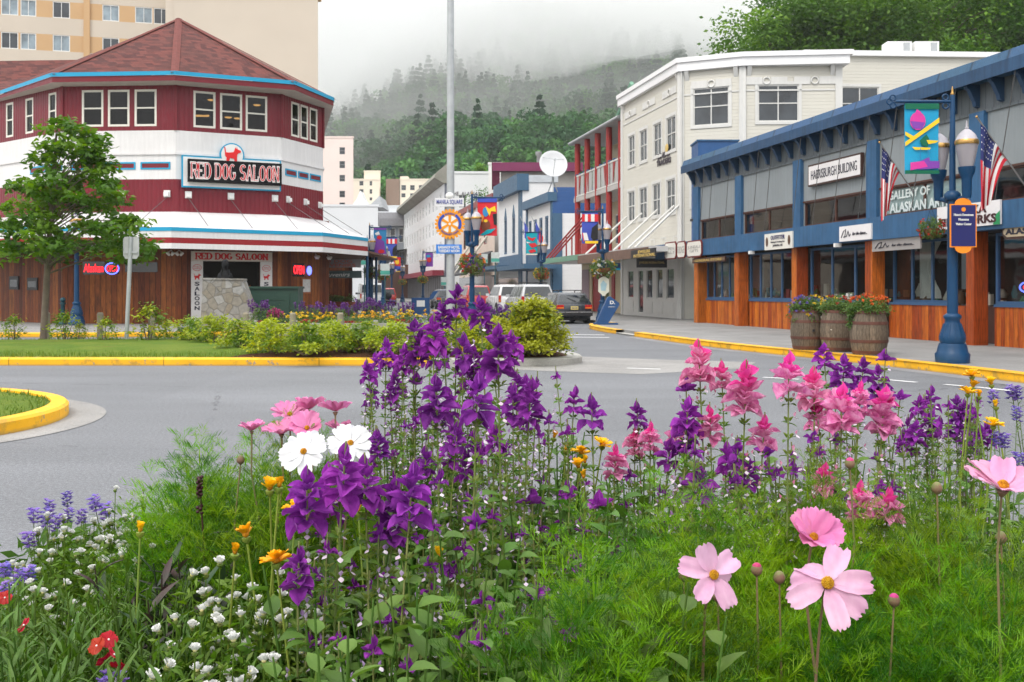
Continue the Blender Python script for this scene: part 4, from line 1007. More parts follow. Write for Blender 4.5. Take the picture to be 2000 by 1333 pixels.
    for px, py, dx in [(1225,432,0),(1255,425,0),(1286,418,0),(1318,405,0),(1329,400,.3)]:
        a = min(f0.st(px,400)[0], f0.L); f0.add(MB().tube([(a,-.04,5.6),(a+.2+dx,-2.45,3.5)], .055, 6), 'tie_rod', TRIM)
    t = f0.empty('shop_sign', 'black sign with gold letters on the clapboard building canopy', 'sign'); q = f0.st(1254,495)[0]
    Fc = Facade(None, f0.pt(0,-2.57), f0.pt(f0.L+3,-2.57)); rct = Fc.rect(1233,487,1282,504); t.location = Fc.pt((rct[0]+rct[1])/2, -.03, (rct[2]+rct[3])/2); wd, hg = (rct[1]-rct[0])/2, (rct[3]-rct[2])/2
    MB().box(-wd,wd,0,.03,-hg,hg).build('board', BLACK, t); lettering('JEWELERS\nINTERNATIONAL', mat('gold letter', (.60,.42,.12), .4), t, (.1*wd,-.006,0), wd*1.7, hg*1.6, bold=.02)
    t = f0.empty('shop_sign', 'black sign hanging under the canopy beside the cream shop windows', 'sign'); t.location = at(1273,514,47)
    MB().box(-.72,.72,0,.05,-.22,.22).build('board', BLACK, t); lettering('JEWELERS INTERNATIONAL', mat('gold letter', (0,0,0)), t, (0,-.006,0), 1.2, .14); t.rotation_euler = (0,0,0)
    lettering('JUNEAU\nTRADERS', mat('dark sign letter', (.05,.04,.05), .5), root, f0.loc+Matrix.Rotation(f0.rz,4,'Z') @ Vector((f0.st(1297,306)[0],-.03,f0.st(1297,306)[1]-.1)), 2.0, .62, f0.rz, bold=.05)
    MB().ball((0,0,0), (.25,.02,.22), 10, 6).build('emblem', mat('gold letter', (0,0,0)), root, f0.loc+Matrix.Rotation(f0.rz,4,'Z') @ Vector((f0.st(1303,290)[0],-.03,f0.st(1303,290)[1])), f0.rz)
    for i, (px, lb) in enumerate([(1751,'grey box air conditioner on the white roof, nearer the tree gap'),(1804,'wider grey box air conditioner on the white roof beside its twin')]):
        p = at(px, 92, 50); t = thing('roof_unit', lb, 'air conditioner', (p.x,50,13.3), 0, 'rooftop air conditioners')
        MB().box(-.6,.6,-.4,.4,.05,.62).build('housing', WHITE, t); MB().box(.18,.5,-.42,-.4,.12,.55).build('grille', GALV, t); MB().box(-.5,-.4,-.3,.3,0,.05).box(.4,.5,-.3,.3,0,.05).build('feet', GALV, t)
white_building()

RPOST = mat('red porch paint', rgb((150,40,38)), .5, .08)
def porch_building():
    root = thing('porch_building', 'cream building with red posts and a railed upper veranda', 'building', (*on(18.1,62),0))
    f = Facade(root, on(18.6,67.4), on(18.6,57.6)); L = f.L
    f.wall(0, L, .1, 11.3, YSID, [(1.2,2.1,8,10),(4,4.9,8,10),(7,8,8,10.1),(1.2,2.2,4.6,6.6),(4.2,5.2,4.6,6.6),(7.2,8.2,4.6,6.8)], y=2.0, deep=.1)
    for h in [(1.2,2.1,8,10),(4,4.9,8,10),(7,8,8,10.1),(1.2,2.2,4.6,6.6),(4.2,5.2,4.6,6.6),(7.2,8.2,4.6,6.8)]: f.window(h, TRIM, GLASS, .08, 1, 2, 2.05)
    f.add(MB().side([(-.7,11.35),(-.7,11.55),(2.1,12.1),(2.1,11.35)], -.4, L+.5), 'porch_roof', mat('grey porch roof', (.36,.36,.36), .6, .1))
    f.add(MB().tube([(-.4,-.76,11.45),(L+.5,-.76,11.45)], .1, 8), 'gutter', GALV)
    for k in range(5):
        x = .25+(L-.5)*k/4; f.add(MB().lathe([(.19,3.6),(.19,11.35)], 10, (x,-.35,0)), 'porch_post', RPOST)
    f.add(MB().box(-.2,L+.1,-.5,2,7.45,7.75), 'veranda_floor', mat('grey deck', (.42,.40,.38), .7, .1))
    o = f.add(MB().box(-.1,L,-.48,-.4,7.78,7.86).box(-.1,L,-.48,-.36,9.12,9.22), 'rail', TRIM)
    n = 10
    for k in range(n):
        x0 = .3+(L-.6)*k/n; x1 = .3+(L-.6)*(k+1)/n
        MB().box(x0+.1,x1-.1,-.45,-.42,7.88,9.1).build('panel', mat('grey rail panel', (.40,.40,.39), .6, .1), o)
        if k % 2: MB().plate([(x0-.22,7.9),(x0+.22,9.1),(x0-.22,9.1)] if k % 4 == 1 else [(x0+.1,7.9),(x0+.22,9.1),(x0-.22,9.1)], -.49, -.46).build('pennant', RPOST, o)
        MB().box(x0-.14,x0+.14,-.52,-.34,9.22,9.3).build('cap', HBLUE, o)
    f.add(MB().box(-1,L+.2,-2.6,2,3.3,3.6), 'canopy', mat('pale canopy', (0,0,0))); f.add(MB().box(-1,L+.2,-2.66,-2.6,3.3,3.62), 'canopy_edge', mat('green edge', rgb((110,150,128)), .6, .15))
    for k in range(3):
        f.add(MB().tube([(-.6+k*1.0,-2.3,3.7),(3.2+k*1.0,-.5,6.6)], .06, 6), 'stair_rail', RPOST)
    for x in (2.0,3.4,5.4): f.add(MB().tube([(x,-1.6,3.6),(x,-1.6,5.0)], .05, 6), 'stair_rail', RPOST)
    f.add(MB().box(5.6,7.0,-1.6,-.6,3.6,4.6), 'red_box', RPOST); f.add(MB().box(5.5,7.1,-1.65,-.55,4.6,4.7), 'box_lid', mat('green edge', (0,0,0)))
    fr = mat('red door', rgb((150,26,30)), .45, .1)
    f.wall(0, L, .1, 3.3, YSID, [(2.4,4.6,.15,2.7),(5.4,6.2,.15,2.6)], y=0, name='shop_wall')
    f.add(MB().box(2.4,4.6,.1,.14,.15,2.7), 'red_door', fr); f.add(MB().box(5.4,6.2,.1,.14,.15,2.6), 'green_door', mat('olive door', rgb((70,90,50)), .5, .1)); f.add(MB().box(.2,1.9,-.04,-.002,.15,2.9), 'grey_panel', mat('mauve panel', rgb((150,130,138)), .6, .05))
    f.add(MB().box(6.9,7.5,-.06,-.002,.15,2.9), 'red_pilaster', fr)
    f.add(MB().plate([(L-2.2,12.0),(L+.2,12.0),(L+.2,13.3)], .2, 1.2), 'gable', mat('yellow gable', rgb((170,164,130)), .6, .1)); f.add(MB().tube([(L-2.4,.1,11.95),(L+.3,.1,13.45)], .14, 6), 'gable_trim', mat('green edge', (0,0,0)))
    t = f.empty('shop_sign', 'dark blue sign hanging under the porch canopy by the lamp post', 'sign'); t.location = at(1207,521,57); t.rotation_euler = (0,0,0)
    MB().box(-.62,.62,0,.05,-.2,.2).build('board', mat('navy board', rgb((20,50,84)), .5), t); MB().box(-.62,.62,-.01,.0,-.2,-.1).build('stripe', TEAL, t)
porch_building()

BTRIM = mat('slate blue trim', rgb((64,98,126)), .55, .08); WSID = siding('white lap siding', rgb((226,226,226)), .2, .55, 2, .5, .03); NAVY = siding('navy lap siding', rgb((44,84,140)), .3, .5, 2, .7, .06)
def blue_buildings():
    root = thing('blue_trim_building', 'smaller white building with slate blue cornice under the satellite dish', 'building', (*on(18.1,77),0))
    f = Facade(root, on(18.1,82), on(18.1,73.3)); H = 8.1; hs = [(1.0+1.9*k,1.7+1.9*k,5.0,7.0) for k in range(4)]
    f.wall(0, f.L, .1, H, WSID, hs)
    for h in hs: f.window(h, BTRIM, GLASS, .07, 1, 2, .05, trim=.1)
    f.add(MB().box(-.1,f.L+.1,-.4,.3,H,8.75), 'cornice', BTRIM); f.add(MB().box(0,f.L,-.05,-.002,3.6,4.6), 'blue_band', BTRIM)
    for k in range(7): f.window((.6+1.15*k,1.4+1.15*k,3.75,4.4), WHITE, GLASS, .06, 2, 1, .0, name='transom')
    f.add(MB().box(0,f.L,-.05,-.003,.1,3.0), 'shop_front', GLASS)
    for x in (0,f.L-.5): f.add(MB().box(x,x+.5,-.08,-.004,.1,H), 'corner_board', BTRIM)
    s = Facade(root, on(18.1,73.3), Vector(on(18.1,73.3))+Vector((9,.6)))
    s.wall(0, s.L, .1, 7.2, WSID, name='side_wall'); s.wall(0, s.L, 7.2, 8.75, NAVY, name='side_band'); s.add(MB().box(.0,.7,-.06,-.003,.1,7.2), 'corner_board', BTRIM)
    f.add(MB().box(-.5,f.L+1,-2.4,0,3.1,3.45), 'marquee', BTRIM); f.add(MB().box(1,f.L,3,8,8.6,8.72), 'roof', GALV)
    root2 = thing('blue_gable_building', 'taller white building with two arched blue windows and blue cornice', 'building', (*on(18.1,89),0))
    f = Facade(root2, on(18.1,94), on(18.1,83.6)); H = 9.9; hs = [(3.0,3.9,4.9,7.9),(6.6,7.5,4.9,7.9)]
    f.wall(0, f.L, .1, H, WSID, hs)
    for h in hs:
        f.window(h, BTRIM, GLASS, .1, 1, 2, .05, trim=.08); xm = (h[0]+h[1])/2; f.add(MB().plate([(h[0]-.1,8.0),(h[1]+.1,8.0),(xm,9.0)], -.05, -.003), 'arch', BTRIM)
    f.add(MB().box(-.1,f.L+.2,-.5,.5,H,11.3), 'cornice', BTRIM); f.add(MB().box(-.05,f.L+.05,-.08,-.003,3.5,4.6), 'blue_band', BTRIM); f.add(MB().box(f.L-1.3,f.L+.02,-.09,-.004,.1,H), 'corner_board', BTRIM)
    for k in range(5): f.window((.8+1.6*k,2.0+1.6*k,2.75,3.3), WHITE, GLASS, .08, 3, 1, .0, name='transom')
    f.add(MB().box(.3,f.L-1.4,-.05,-.003,.1,2.6), 'shop_front', GLASS)
    s = Facade(root2, on(18.1,83.6), Vector(on(18.1,83.6))+Vector((12,.6))); s.wall(0, 2.6, .1, 10.6, WSID, name='side_wall'); s.add(MB().box(2.6,8,0,.2,6,10.2), 'blue_gable', NAVY); s.add(MB().box(0,3,-.1,.4,10.6,11.2), 'side_cornice', mat('pale cornice', (.5,.53,.56), .5))
    f.add(MB().box(-1,f.L+1,-2.4,0,3.3,3.6), 'marquee', BTRIM)
    # maroon-edged hall behind
    r3, f3, h3 = block('maroon_hall', 'grey hall with a deep maroon parapet behind the satellite dish', 'building', 978, 1130, 336, 101, mat('grey hall wall', (.42,.40,.38), .7, .06), [])
    f3.add(MB().box(-.8,f3.L+.4,-.8,.3,h3,h3+.85), 'maroon_parapet', mat('plum paint', rgb((122,40,84)), .5, .06))
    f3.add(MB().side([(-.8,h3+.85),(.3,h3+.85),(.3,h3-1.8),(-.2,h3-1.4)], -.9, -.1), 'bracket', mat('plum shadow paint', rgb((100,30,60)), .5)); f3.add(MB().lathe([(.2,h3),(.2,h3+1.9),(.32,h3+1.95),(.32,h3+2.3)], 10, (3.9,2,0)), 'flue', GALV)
    block('white_cabin', 'small white roof cabin left of the maroon parapet', 'building', 954, 980, 322, 108, WHITE, [])
    p = at(1080,345,76.5); t = thing('satellite_dish', 'large white satellite dish on a tripod above the blue cornice', 'satellite dish', (p.x,76.5,8.72))
    M = Matrix.Translation((0,0,2.45)) @ Matrix.Rotation(R(72),4,'X') @ Matrix.Rotation(R(8),4,'Y')
    prof = [(.02,0)]+[(r_,r_*r_*.16) for r_ in (.3,.6,.85,1.08)]+[(1.10,.2),(1.08,.205)]+[(r_,r_*r_*.16+.012) for r_ in (.85,.6,.3)]+[(.02,.02)]
    MB().lathe(prof, 28, M=M).build('reflector', mat('dish white', (.62,.63,.64), .4, .04), t)
    b = MB(); 
    for q in range(3): b.tube([M @ Vector((.95*cos(q*2.09+.5),.95*sin(q*2.09+.5),.15)), M @ Vector((0,0,.95))], .02, 5)
    b.lathe([(.06,.85),(.08,1.0)], 8, M=M); b.build('feed_arm', GALV, t)
    b = MB(); b.tube([(0,.2,2.3),(0,.15,1.2)], .09, 8)
    for q in range(3): b.tube([(0,.15,1.3),(.6*cos(q*2.09-1.57),.6*sin(q*2.09-1.57)+.15,0)], .045, 6)
    b.build('tripod', GALV, t)
blue_buildings()

def far_blocks():
    root = thing('grey_hotel', 'long three storey grey building with rows of white windows and heavy cornice', 'building', (*on(18.1,150),0))
    GW = mat('pale grey render', rgb((214,215,216)), .7, .05, .2); f = Facade(root, on(18.1,186), on(18.1,131)); H = 16.0; hs = []
    for k in range(13):
        for zb, zt in ((6.0,8.0),(9.2,11.3),(12.6,14.6)): hs.append((2+k*4.1,3.9+k*4.1,zb,zt))
    f.wall(0, f.L, 3.8, H, GW, hs, deep=.25); 
    for h in hs: f.window(h, WHITE, pale_glass, .18, 2, 2, .1, .03, .12)
    f.wall(0, f.L, .1, 3.8, mat('dark shop front', (.07,.065,.07), .5, .4, .5), name='shop_front')
    for k in range(26): f.add(MB().box(k*2.1,k*2.1+.25,-.08,-.003,.1,3.4), 'pier', mat('grey pier', (.25,.25,.26), .6))
    b = MB().side([(-1.4,H+.3),(-1.2,H+.9),(.3,H+2.2),(.3,H-.4),(-.2,H-.4)], -.5, f.L+.4); f.add(b, 'cornice', mat('mossy cornice', rgb((136,134,124)), .8, .2, .6))
    f.add(MB().box(0,f.L,-1.6,-.1,3.5,4.2), 'awning', mat('maroon awning', rgb((130,30,50)), .6, .1))
    s = Facade(root, on(18.1,131), Vector(on(18.1,131))+Vector((13,.4))); wn_ = [s.rect(895,380,911,407)]
    s.wall(0, s.L, .1, 16.9, GW, wn_, name='side_wall'); s.window(wn_[0], WHITE, GLASS, .1, 2, 2, .05); s.add(MB().box(0,.8,-.06,-.003,.1,16), 'corner_board', mat('slate quoin', (.12,.13,.16), .6)); s.add(MB().box(0,s.L,-.1,.4,16.9,17.2), 'coping', GW)
    s.text('THE  ALASKAN', mat('dark sign letter', (0,0,0)), 880, 375, 940, 383)
    r2, f2, h2 = block('slate_house', 'dark slate Victorian house front with white bay windows down the street', 'building', 741, 794, 440, 186, mat('slate siding', (.22,.24,.27), .7, .08), [(747,450,756,474),(762,446,772,474),(779,446,788,474),(762,492,771,516),(780,492,790,516)], fm=WHITE)
    f2.add(MB().side([(-1,h2-.2),(-.6,h2+1.2),(.4,h2+2.4),(.4,h2-.2)], -.3, f2.L+.3), 'mansard_roof', mat('slate roof', (.16,.16,.17), .8, .15))
    f2.wall(-.1, f2.L+.1, .1, 5.2, mat('brick shop front', rgb((118,74,58)), .7, .3, .6), y=-.06, name='shop_front'); 
    r4, f4, h4 = block('pale_shop', 'pale shop building at the far left of the street beyond the van', 'building', 690, 745, 470, 190, mat('pale grey render', (0,0,0)), [(700,482,707,500),(716,482,724,500),(730,482,738,500)], fm=WHITE)
    f4.wall(-.1, f4.L+.1, .1, 4.2, mat('dark shop front', (0,0,0)), y=-.06, name='shop_front')
    r5, f5, h5 = block('brown_inn', 'brown timber fronted inn closing the far end of the street', 'building', 736, 800, 520, 178, mat('brown inn timber', rgb((86,54,40)), .7, .3, .4), [(750,530,760,545),(782,530,792,545)])
    # awninged shop between the hotel and the arched windows
    r6 = thing('awning_shop', 'pink and cream shop front with dark sloped awning beside the arched windows', 'building', (*on(18.1,104),0)); f = Facade(r6, on(18.1,118), on(18.1,96)); 
    hs = [(3+4.5*k,4.6+4.5*k,6.2,8.4) for k in range(4)]; f.wall(0, f.L, .1, 10.3, mat('pink plaster', rgb((214,196,182)), .7, .1), hs)
    for h in hs: f.window(h, mat('rose frame', rgb((130,60,60)), .5), GLASS, .12, 1, 2, .05)
    f.add(MB().box(-.1,f.L,-.3,.2,10.3,10.9), 'cornice', mat('rose frame', (0,0,0))); f.add(MB().side([(-2.6,3.2),(-.02,5.4),(-.02,5.1),(-2.6,3.0)], 8, f.L-1), 'awning', mat('black awning', (.03,.03,.035), .6)); f.add(MB().box(0,f.L,-.05,-.003,.1,3.0), 'shop_front', GLASS)
    for k in range(3): f.add(MB().tube([(9+k*4,-2.5,3.3),(10.5+k*4,-.02,7.0)], .12, 6), 'awning_stay', CREAM)
far_blocks()
# ================================================================ foliage builders
def mesh_quads(name, arr, mats, mi=None):             # arr: n*4*3 array of separate leaf quads
    arr = np.asarray(arr, np.float32); n = len(arr); me = bpy.data.meshes.new(name)
    me.vertices.add(n*4); me.vertices.foreach_set('co', arr.ravel()); me.loops.add(n*4); me.loops.foreach_set('vertex_index', np.arange(n*4, dtype=np.int32))
    me.polygons.add(n); me.polygons.foreach_set('loop_start', np.arange(0, n*4, 4, dtype=np.int32))
    for m in (mats if isinstance(mats, (list,tuple)) else [mats]): me.materials.append(m)
    if mi is not None: me.polygons.foreach_set('material_index', np.asarray(mi, np.int32))
    me.update(); return me
def leaves_at(r, pts, per, spread, size, flat=.6, up=.8, aspect=.5):
    """clusters of leaf quads: every leaf a kite with its tip drooping outwards"""
    n = len(pts)*per; g = np.random.default_rng(r.randrange(10**6)); P = np.repeat(np.array(pts, np.float32), per, 0)
    off = g.normal(0, 1, (n,3))*np.array([spread, spread, spread*flat]); C_ = P+off
    a = g.normal(0, .55, (n,3)); a[:,2] += up; a /= np.linalg.norm(a, axis=1)[:,None]
    t = off+g.normal(0, .35*spread, (n,3)); t[:,2] -= .25*spread; t -= a*(t*a).sum(1)[:,None]; t /= (np.linalg.norm(t, axis=1)[:,None]+1e-9)
    s = np.cross(a, t); k = size*g.uniform(.6, 1.35, (n,1))
    q = np.empty((n,4,3), np.float32); q[:,0] = C_-t*k*.5; q[:,1] = C_-t*k*.05+s*k*aspect*.5+a*k*.06; q[:,2] = C_+t*k*.5-a*k*.12; q[:,3] = C_-t*k*.05-s*k*aspect*.5+a*k*.06
    return q
def branchy(mb, r, base, top, rad, tips, n=7):
    mb.tube([base, base.lerp(top,.35)+Vector((r.uniform(-.03,.03),0,0)), base.lerp(top,.7), top], [rad, rad*.8, rad*.5, rad*.15], n)
    for t in tips:
        t = Vector(t); k = min(.85, max(.28, (t.z-base.z)/(top.z-base.z)*.8)); s = base.lerp(top, k); m = s.lerp(t, .5)+Vector((0,0,.12*(t-s).length))
        mb.tube([s, m, t], [rad*.34*(1-k*.6), rad*.2*(1-k*.5), rad*.06], 5)
BARK = mat('grey bark', rgb((112,100,88)), .85, .25, 5, .6, 40)
TLEAF = [leafmat('street tree leaf', (.07,.155,.012), (.10,.20,.016), .4, .1, .5, 1.5), leafmat('young street tree leaf', (.17,.29,.025), None, .45, .1, .5, 1.5)]
DLEAF = [leafmat('hill tree leaf', (.045,.135,.010), (.075,.19,.015), .3, .15, .6, .3), leafmat('light hill tree leaf', (.12,.27,.018), None, .3, .15, .6, .3)]

def street_tree():
    r = random.Random(12); t = thing('street_tree', 'young broadleaf tree with tiered green crown on the island lawn', 'tree', (gnd(85,662,.22).x, gnd(85,662,.22).y, .2))
    tiers = [(5.75,.3,2),(5.5,.65,7),(5.2,.95,10),(4.85,1.15,12),(4.4,1.3,13),(4.0,1.7,18),(3.7,2.0,22),(3.15,2.35,26),(2.7,2.5,26),(2.4,2.2,16)]
    pts = []
    for z, rad, n in tiers:
        for _ in range(n):
            q = r.uniform(0,6.28); d = .86*rad*sqrt(r.uniform(.12,1)); pts.append((.75*(1-z/9)+d*cos(q)+.35, d*sin(q), z+r.uniform(-.2,.2)-.10*d))
    b = MB(); branchy(b, r, Vector((0,0,0)), Vector((.35,0,5.7)), .095, pts[::2], 10); b.build('trunk', BARK, t)
    A = leaves_at(r, pts, 46, .17, .19, .5, .8, .62); mi = [1 if random.Random(i//46).random() < .42 else 0 for i in range(len(A))]
    link('crown', mesh_quads('crown', A, TLEAF, mi), t)
street_tree()

def big_crown(r, R_, H_, k, per, size, spread):
    pts = []
    lob = [(r.uniform(-.6,.6)*R_, r.uniform(-.6,.6)*R_, H_*r.uniform(.3,.85), R_*r.uniform(.30,.52)) for _ in range(13)]
    while len(pts) < k:
        c = lob[r.randrange(len(lob))]; d = Vector((r.gauss(0,1),r.gauss(0,1),r.gauss(0,1))).normalized()*c[3]*r.uniform(.7,1.05); pts.append((c[0]+d.x, c[1]+d.y, c[2]+d.z*.8))
    return pts, leaves_at(r, pts, per, spread, size, .6, .6, .6)
def backdrop_trees():
    struct(MB().add([(14,61,0),(120,61,0),(150,120,26),(8,120,16)], [(0,1,2,3)]).build('hillside', mat('hillside grass', (.05,.09,.03), .95, .3, .1)))
    protos = []
    for s in (31,32,33):
        r = random.Random(s); pts, A = big_crown(r, 7.2, 18, 560, 62, .34, .75)
        t = thing('hill_tree', 'tall dense green tree', 'tree', (0,0,0)); b = MB(); branchy(b, r, Vector((0,0,0)), Vector((0,0,13)), .35, pts[:40], 8); b.build('trunk', BARK, t)
        mi = [1 if random.Random(i//62+s).random() < .35 else 0 for i in range(len(A))]; link('crown', mesh_quads('crown', A, DLEAF, mi), t); protos.append(t)
    spots = [(1525,82,8,.95,'leftmost tall green tree rising behind the clapboard building roof'),(1600,88,10,1.1,'second tall tree from the left above the white roof, darker and set back'),(1640,80,10,1.0,'bright green tree directly behind the clapboard building parapet'),(1730,88,11,1.15,'tall tree standing behind the pair of roof units'),
             (1830,79,11,1.05,'green tree right of the roof units above the white parapet'),(1925,86,12,1.1,'tall tree at upper right behind the blue roof edge'),(2030,80,11,1.05,'rightmost green tree cut by the photo edge above the blue roof'),(1590,96,9,1.1,'dim tree filling the gap between the two leftmost roofline trees'),(1690,97,11,1.2,'far tree filling the gap behind the white parapet trees'),(1880,97,11,1.2,'far tree filling the gap at upper right behind the nearer trees'),
             (1046,128,2.5,1.0,'round dark green tree behind the maroon hall'),(1130,118,5,.92,'green tree behind the red veranda and the satellite dish'),(1095,136,2,1.0,'shaded tree between the two round ones above the maroon hall')]
    for i, (px, Y, z, s, lb) in enumerate(spots):
        o = protos[i] if i < 3 else dup(protos[i % 3]); x = (px-HX)/F*Y
        o.location = (x, Y, z); o.rotation_euler = (0,0,i*1.3); o.scale = (s,s,s*(.95 if i < 10 else .72)); o['label'] = lb; o['group'] = 'trees behind the buildings'
    r = random.Random(5); t = thing('cone_tree', 'pale green cone shaped tree above the white side wall', 'tree', ((938-HX)/F*140,140,6))
    pts = [((1-k)*2.2*cos(q), (1-k)*2.2*sin(q), 4+9*k) for k, q in [(r.random()**1.2, r.uniform(0,6.28)) for _ in range(200)]]
    link('crown', mesh_quads('crown', leaves_at(r, pts, 14, .35, .45), DLEAF[1:]), t); MB().tube([(0,0,0),(0,0,12)], [.3,.05], 6).build('trunk', BARK, t)
backdrop_trees()

# ================================================================ shrubs and island planting
SHLEAF = [leafmat('golden shrub leaf', (.31,.37,.02), (.38,.42,.035), .4, .12, .5, 3), leafmat('green shrub leaf', (.11,.20,.018), (.16,.25,.025), .35, .12, .5, 3)]
def shrub_proto(seed, R_, H_, n, per, green):
    r = random.Random(seed); t = thing('shrub', '', 'shrub'); pts = []
    for _ in range(n):
        q = r.uniform(0,6.28); k = r.random(); d = R_*sqrt(r.random())*(1-.55*k*k); pts.append((d*cos(q), d*sin(q), .1+H_*k*(1-.25*d/R_)))
    A = leaves_at(r, pts, per, .07, .075, .7, .9, .55); mi = [1 if random.Random(i//per*7+seed).random() < green else 0 for i in range(len(A))]
    link('foliage', mesh_quads('foliage', A, SHLEAF, mi), t)
    b = MB()
    for p in pts[::4]: b.tube([(p[0]*.2,p[1]*.2,0),(p[0]*.6,p[1]*.6,p[2]*.6),p], [.012,.008,.003], 4)
    b.build('stem', BARK, t); return t
shp = [shrub_proto(3,.58,.62,64,30,.25), shrub_proto(4,.52,.55,50,28,.4), shrub_proto(5,.32,.66,24,22,.5), shrub_proto(6,.60,.98,200,36,.12)]
SH = [(1042,691,3,1.05,'large rounded golden green shrub on the island nose'),(968,690,0,1.0,'golden shrub half hidden by purple flowers beside the grey pole'),(905,688,0,.9,'golden shrub behind the tall purple salvia heads'),(830,690,1,.95,'golden green shrub left of the grey pole behind purple flowers'),(765,692,0,.9,'leafy shrub left of the purple flowers on the mulch'),
      (710,688,1,1.0,'leafy golden shrub in the middle of the mulch bed row'),(655,688,0,.9,'golden shrub beside the low grey wall and yellow kerb'),(600,692,1,1.0,'dense golden green shrub at the front of the mulch bed'),(535,688,0,.95,'golden green shrub right of the stone pedestal'),(478,682,1,1.0,'green shrub in front of the stone pedestal'),
      (420,672,0,.95,'yellow green shrub left of the stone pedestal'),(372,668,1,.95,'yellow green shrub near the saloon door board'),(290,668,2,1.25,'tall thin shrub beside the leaning sign post'),(205,668,2,.8,'sparse little shrub between two wooden posts'),(128,666,2,1.0,'sparse shrub right of the street tree trunk'),(28,664,2,.85,'sparse shrub left of the street tree trunk'),(330,664,2,.7,'small thin shrub right of the leaning sign post'),(155,664,2,.6,'smallest sparse shrub by the wooden fence posts')]
used = set()
for px, py, k, s, lb in SH:
    p = gnd(px, py, .22); o = shp[k] if k not in used else dup(shp[k]); used.add(k)
    o.location = (p.x, p.y, .2); o.scale = (s*1.15,s*1.15,s); o.rotation_euler = (0,0,px*.37); o['label'] = lb; o['group'] = 'shrubs on the traffic island'
def bed_plant(name, kind, cols, H_, R_, seed, n=26, fl=.035, spike=False):
    r = random.Random(seed); t = thing(name, '', 'plant'); pts = [(R_*sqrt(r.random())*cos(q), R_*sqrt(r.random())*sin(q), H_*r.uniform(.15,.8)) for q in [r.uniform(0,6.28) for _ in range(50)]]
    link('foliage', mesh_quads('foliage', leaves_at(r, pts, 12, .06, .07, .8, .8, .4), leafmat('bed leaf '+kind, (.07,.14,.03), (.11,.19,.04), .3)), t)
    q = []
    for _ in range(n):
        a = r.uniform(0,6.28); d = R_*sqrt(r.random()); c = (d*cos(a), d*sin(a), H_*r.uniform(.75,1.1))
        for j in range(5 if spike else 1): q.append((c[0], c[1], c[2]-j*fl*1.1))
    link('blossom', mesh_quads('blossom', leaves_at(r, q, 9, fl*.45, fl*1.3, .6, .9, .8), leafmat('bed blossom '+kind, cols, None, .3, .1)), t); return t
BP = {'purple': bed_plant('salvia_clump','purple',(.17,.055,.26),.72,.4,1,17,.036,True), 'yellow': bed_plant('marigold_clump','yellow',(.80,.50,.02),.5,.35,2,11,.055), 'red': bed_plant('begonia_clump','red',(.36,.02,.02),.28,.3,3,40,.035), 'pink': bed_plant('pink_salvia_clump','pink',(.55,.07,.22),.6,.25,4,16,.04,True)}
_u = set(); _r = random.Random(77)
BED = [('purple',510,30.5),('pink',538,30),('yellow',565,29.6),('purple',600,31.5),('yellow',585,29.3),('purple',630,31),('yellow',625,29.2),('purple',655,31.5),('purple',680,30.6),('red',505,28.2),('red',575,28.3),('red',600,28),('yellow',652,29),('yellow',700,29.3),('yellow',728,28.4),('yellow',770,28.8),('purple',715,31),('purple',745,31.5),('red',690,28.2),('yellow',745,29.5),('yellow',802,29.3),('purple',790,31),('yellow',850,28.5),('yellow',905,28),('purple',930,27.5),('purple',962,27),('red',780,28.2),('yellow',950,26),('purple',985,26.2),('purple',1005,26)]
WORDS = {'purple': 'clump of purple salvia', 'yellow': 'clump of yellow marigolds', 'red': 'low clump of dark red begonias', 'pink': 'clump of pink salvia'}
for k, px, Y in BED:
    o = BP[k] if k not in _u else dup(BP[k]); _u.add(k); o.location = ((px-HX)/F*Y, Y, .36 if px < 900 else .24); s = _r.uniform(.85,1.2); o.scale = (s,s,s); o.rotation_euler = (0,0,_r.uniform(0,6))
    o['label'] = WORDS[k]+' in the island bed behind the low grey wall'; o['group'] = {'purple':'purple salvia in the island bed','yellow':'marigolds in the island bed','red':'begonias in the island bed','pink':'pink salvia in the island bed'}[k]
sheet_mound('planting_bed', [(-7.2,27.7),(-.2,27.7),(-1.2,31.6),(-3,33.4),(-6.3,32.6)], .24, .42, MULCH, .3)
t = thing('bed_wall', 'low grey timber wall edging the island flower bed', 'wall', (-3.6,27.5,.1)); 
MB().box(-3.7,3.3,-.06,.06,.05,.26).build('lower_board', mat('silvered timber', rgb((150,150,142)), .8, .15, 3), t); MB().box(-3.7,3.3,-.08,.05,.3,.5).build('upper_board', mat('silvered timber', (0,0,0)), t)
for k in range(7): MB().box(-3.6+k*1.12,-3.48+k*1.12,.06,.18,0,.58).build('post', mat('silvered timber', (0,0,0)), t)
PW = mat('weathered post wood', rgb((138,130,112)), .85, .2, 6, .4)
_p = None
for i, (px, lb) in enumerate([(92,'weathered wooden post close beside the street tree trunk'),(196,'weathered wooden post between the tree and the leaning sign post'),(297,'weathered wooden post just right of the leaning sign post'),(480,'weathered wooden post before the stone pedestal'),(572,'weathered wooden post right of the stone pedestal'),(665,'weathered wooden post among shrubs by the grey wall')]):
    Y = 26.9 if px < 400 else 26.6; q = thing('fence_post', lb, 'post', ((px-HX)/F*Y, Y, .15), 0, 'wooden posts on the island')
    MB().lathe([(.085,0),(.085,.72),(.06,.76)], 9, smooth=False).build('shaft', PW, q); MB().lathe([(.009,.5),(.009,.52)], 6, (0,-.085,0)).build('eye_bolt', GALV, q)

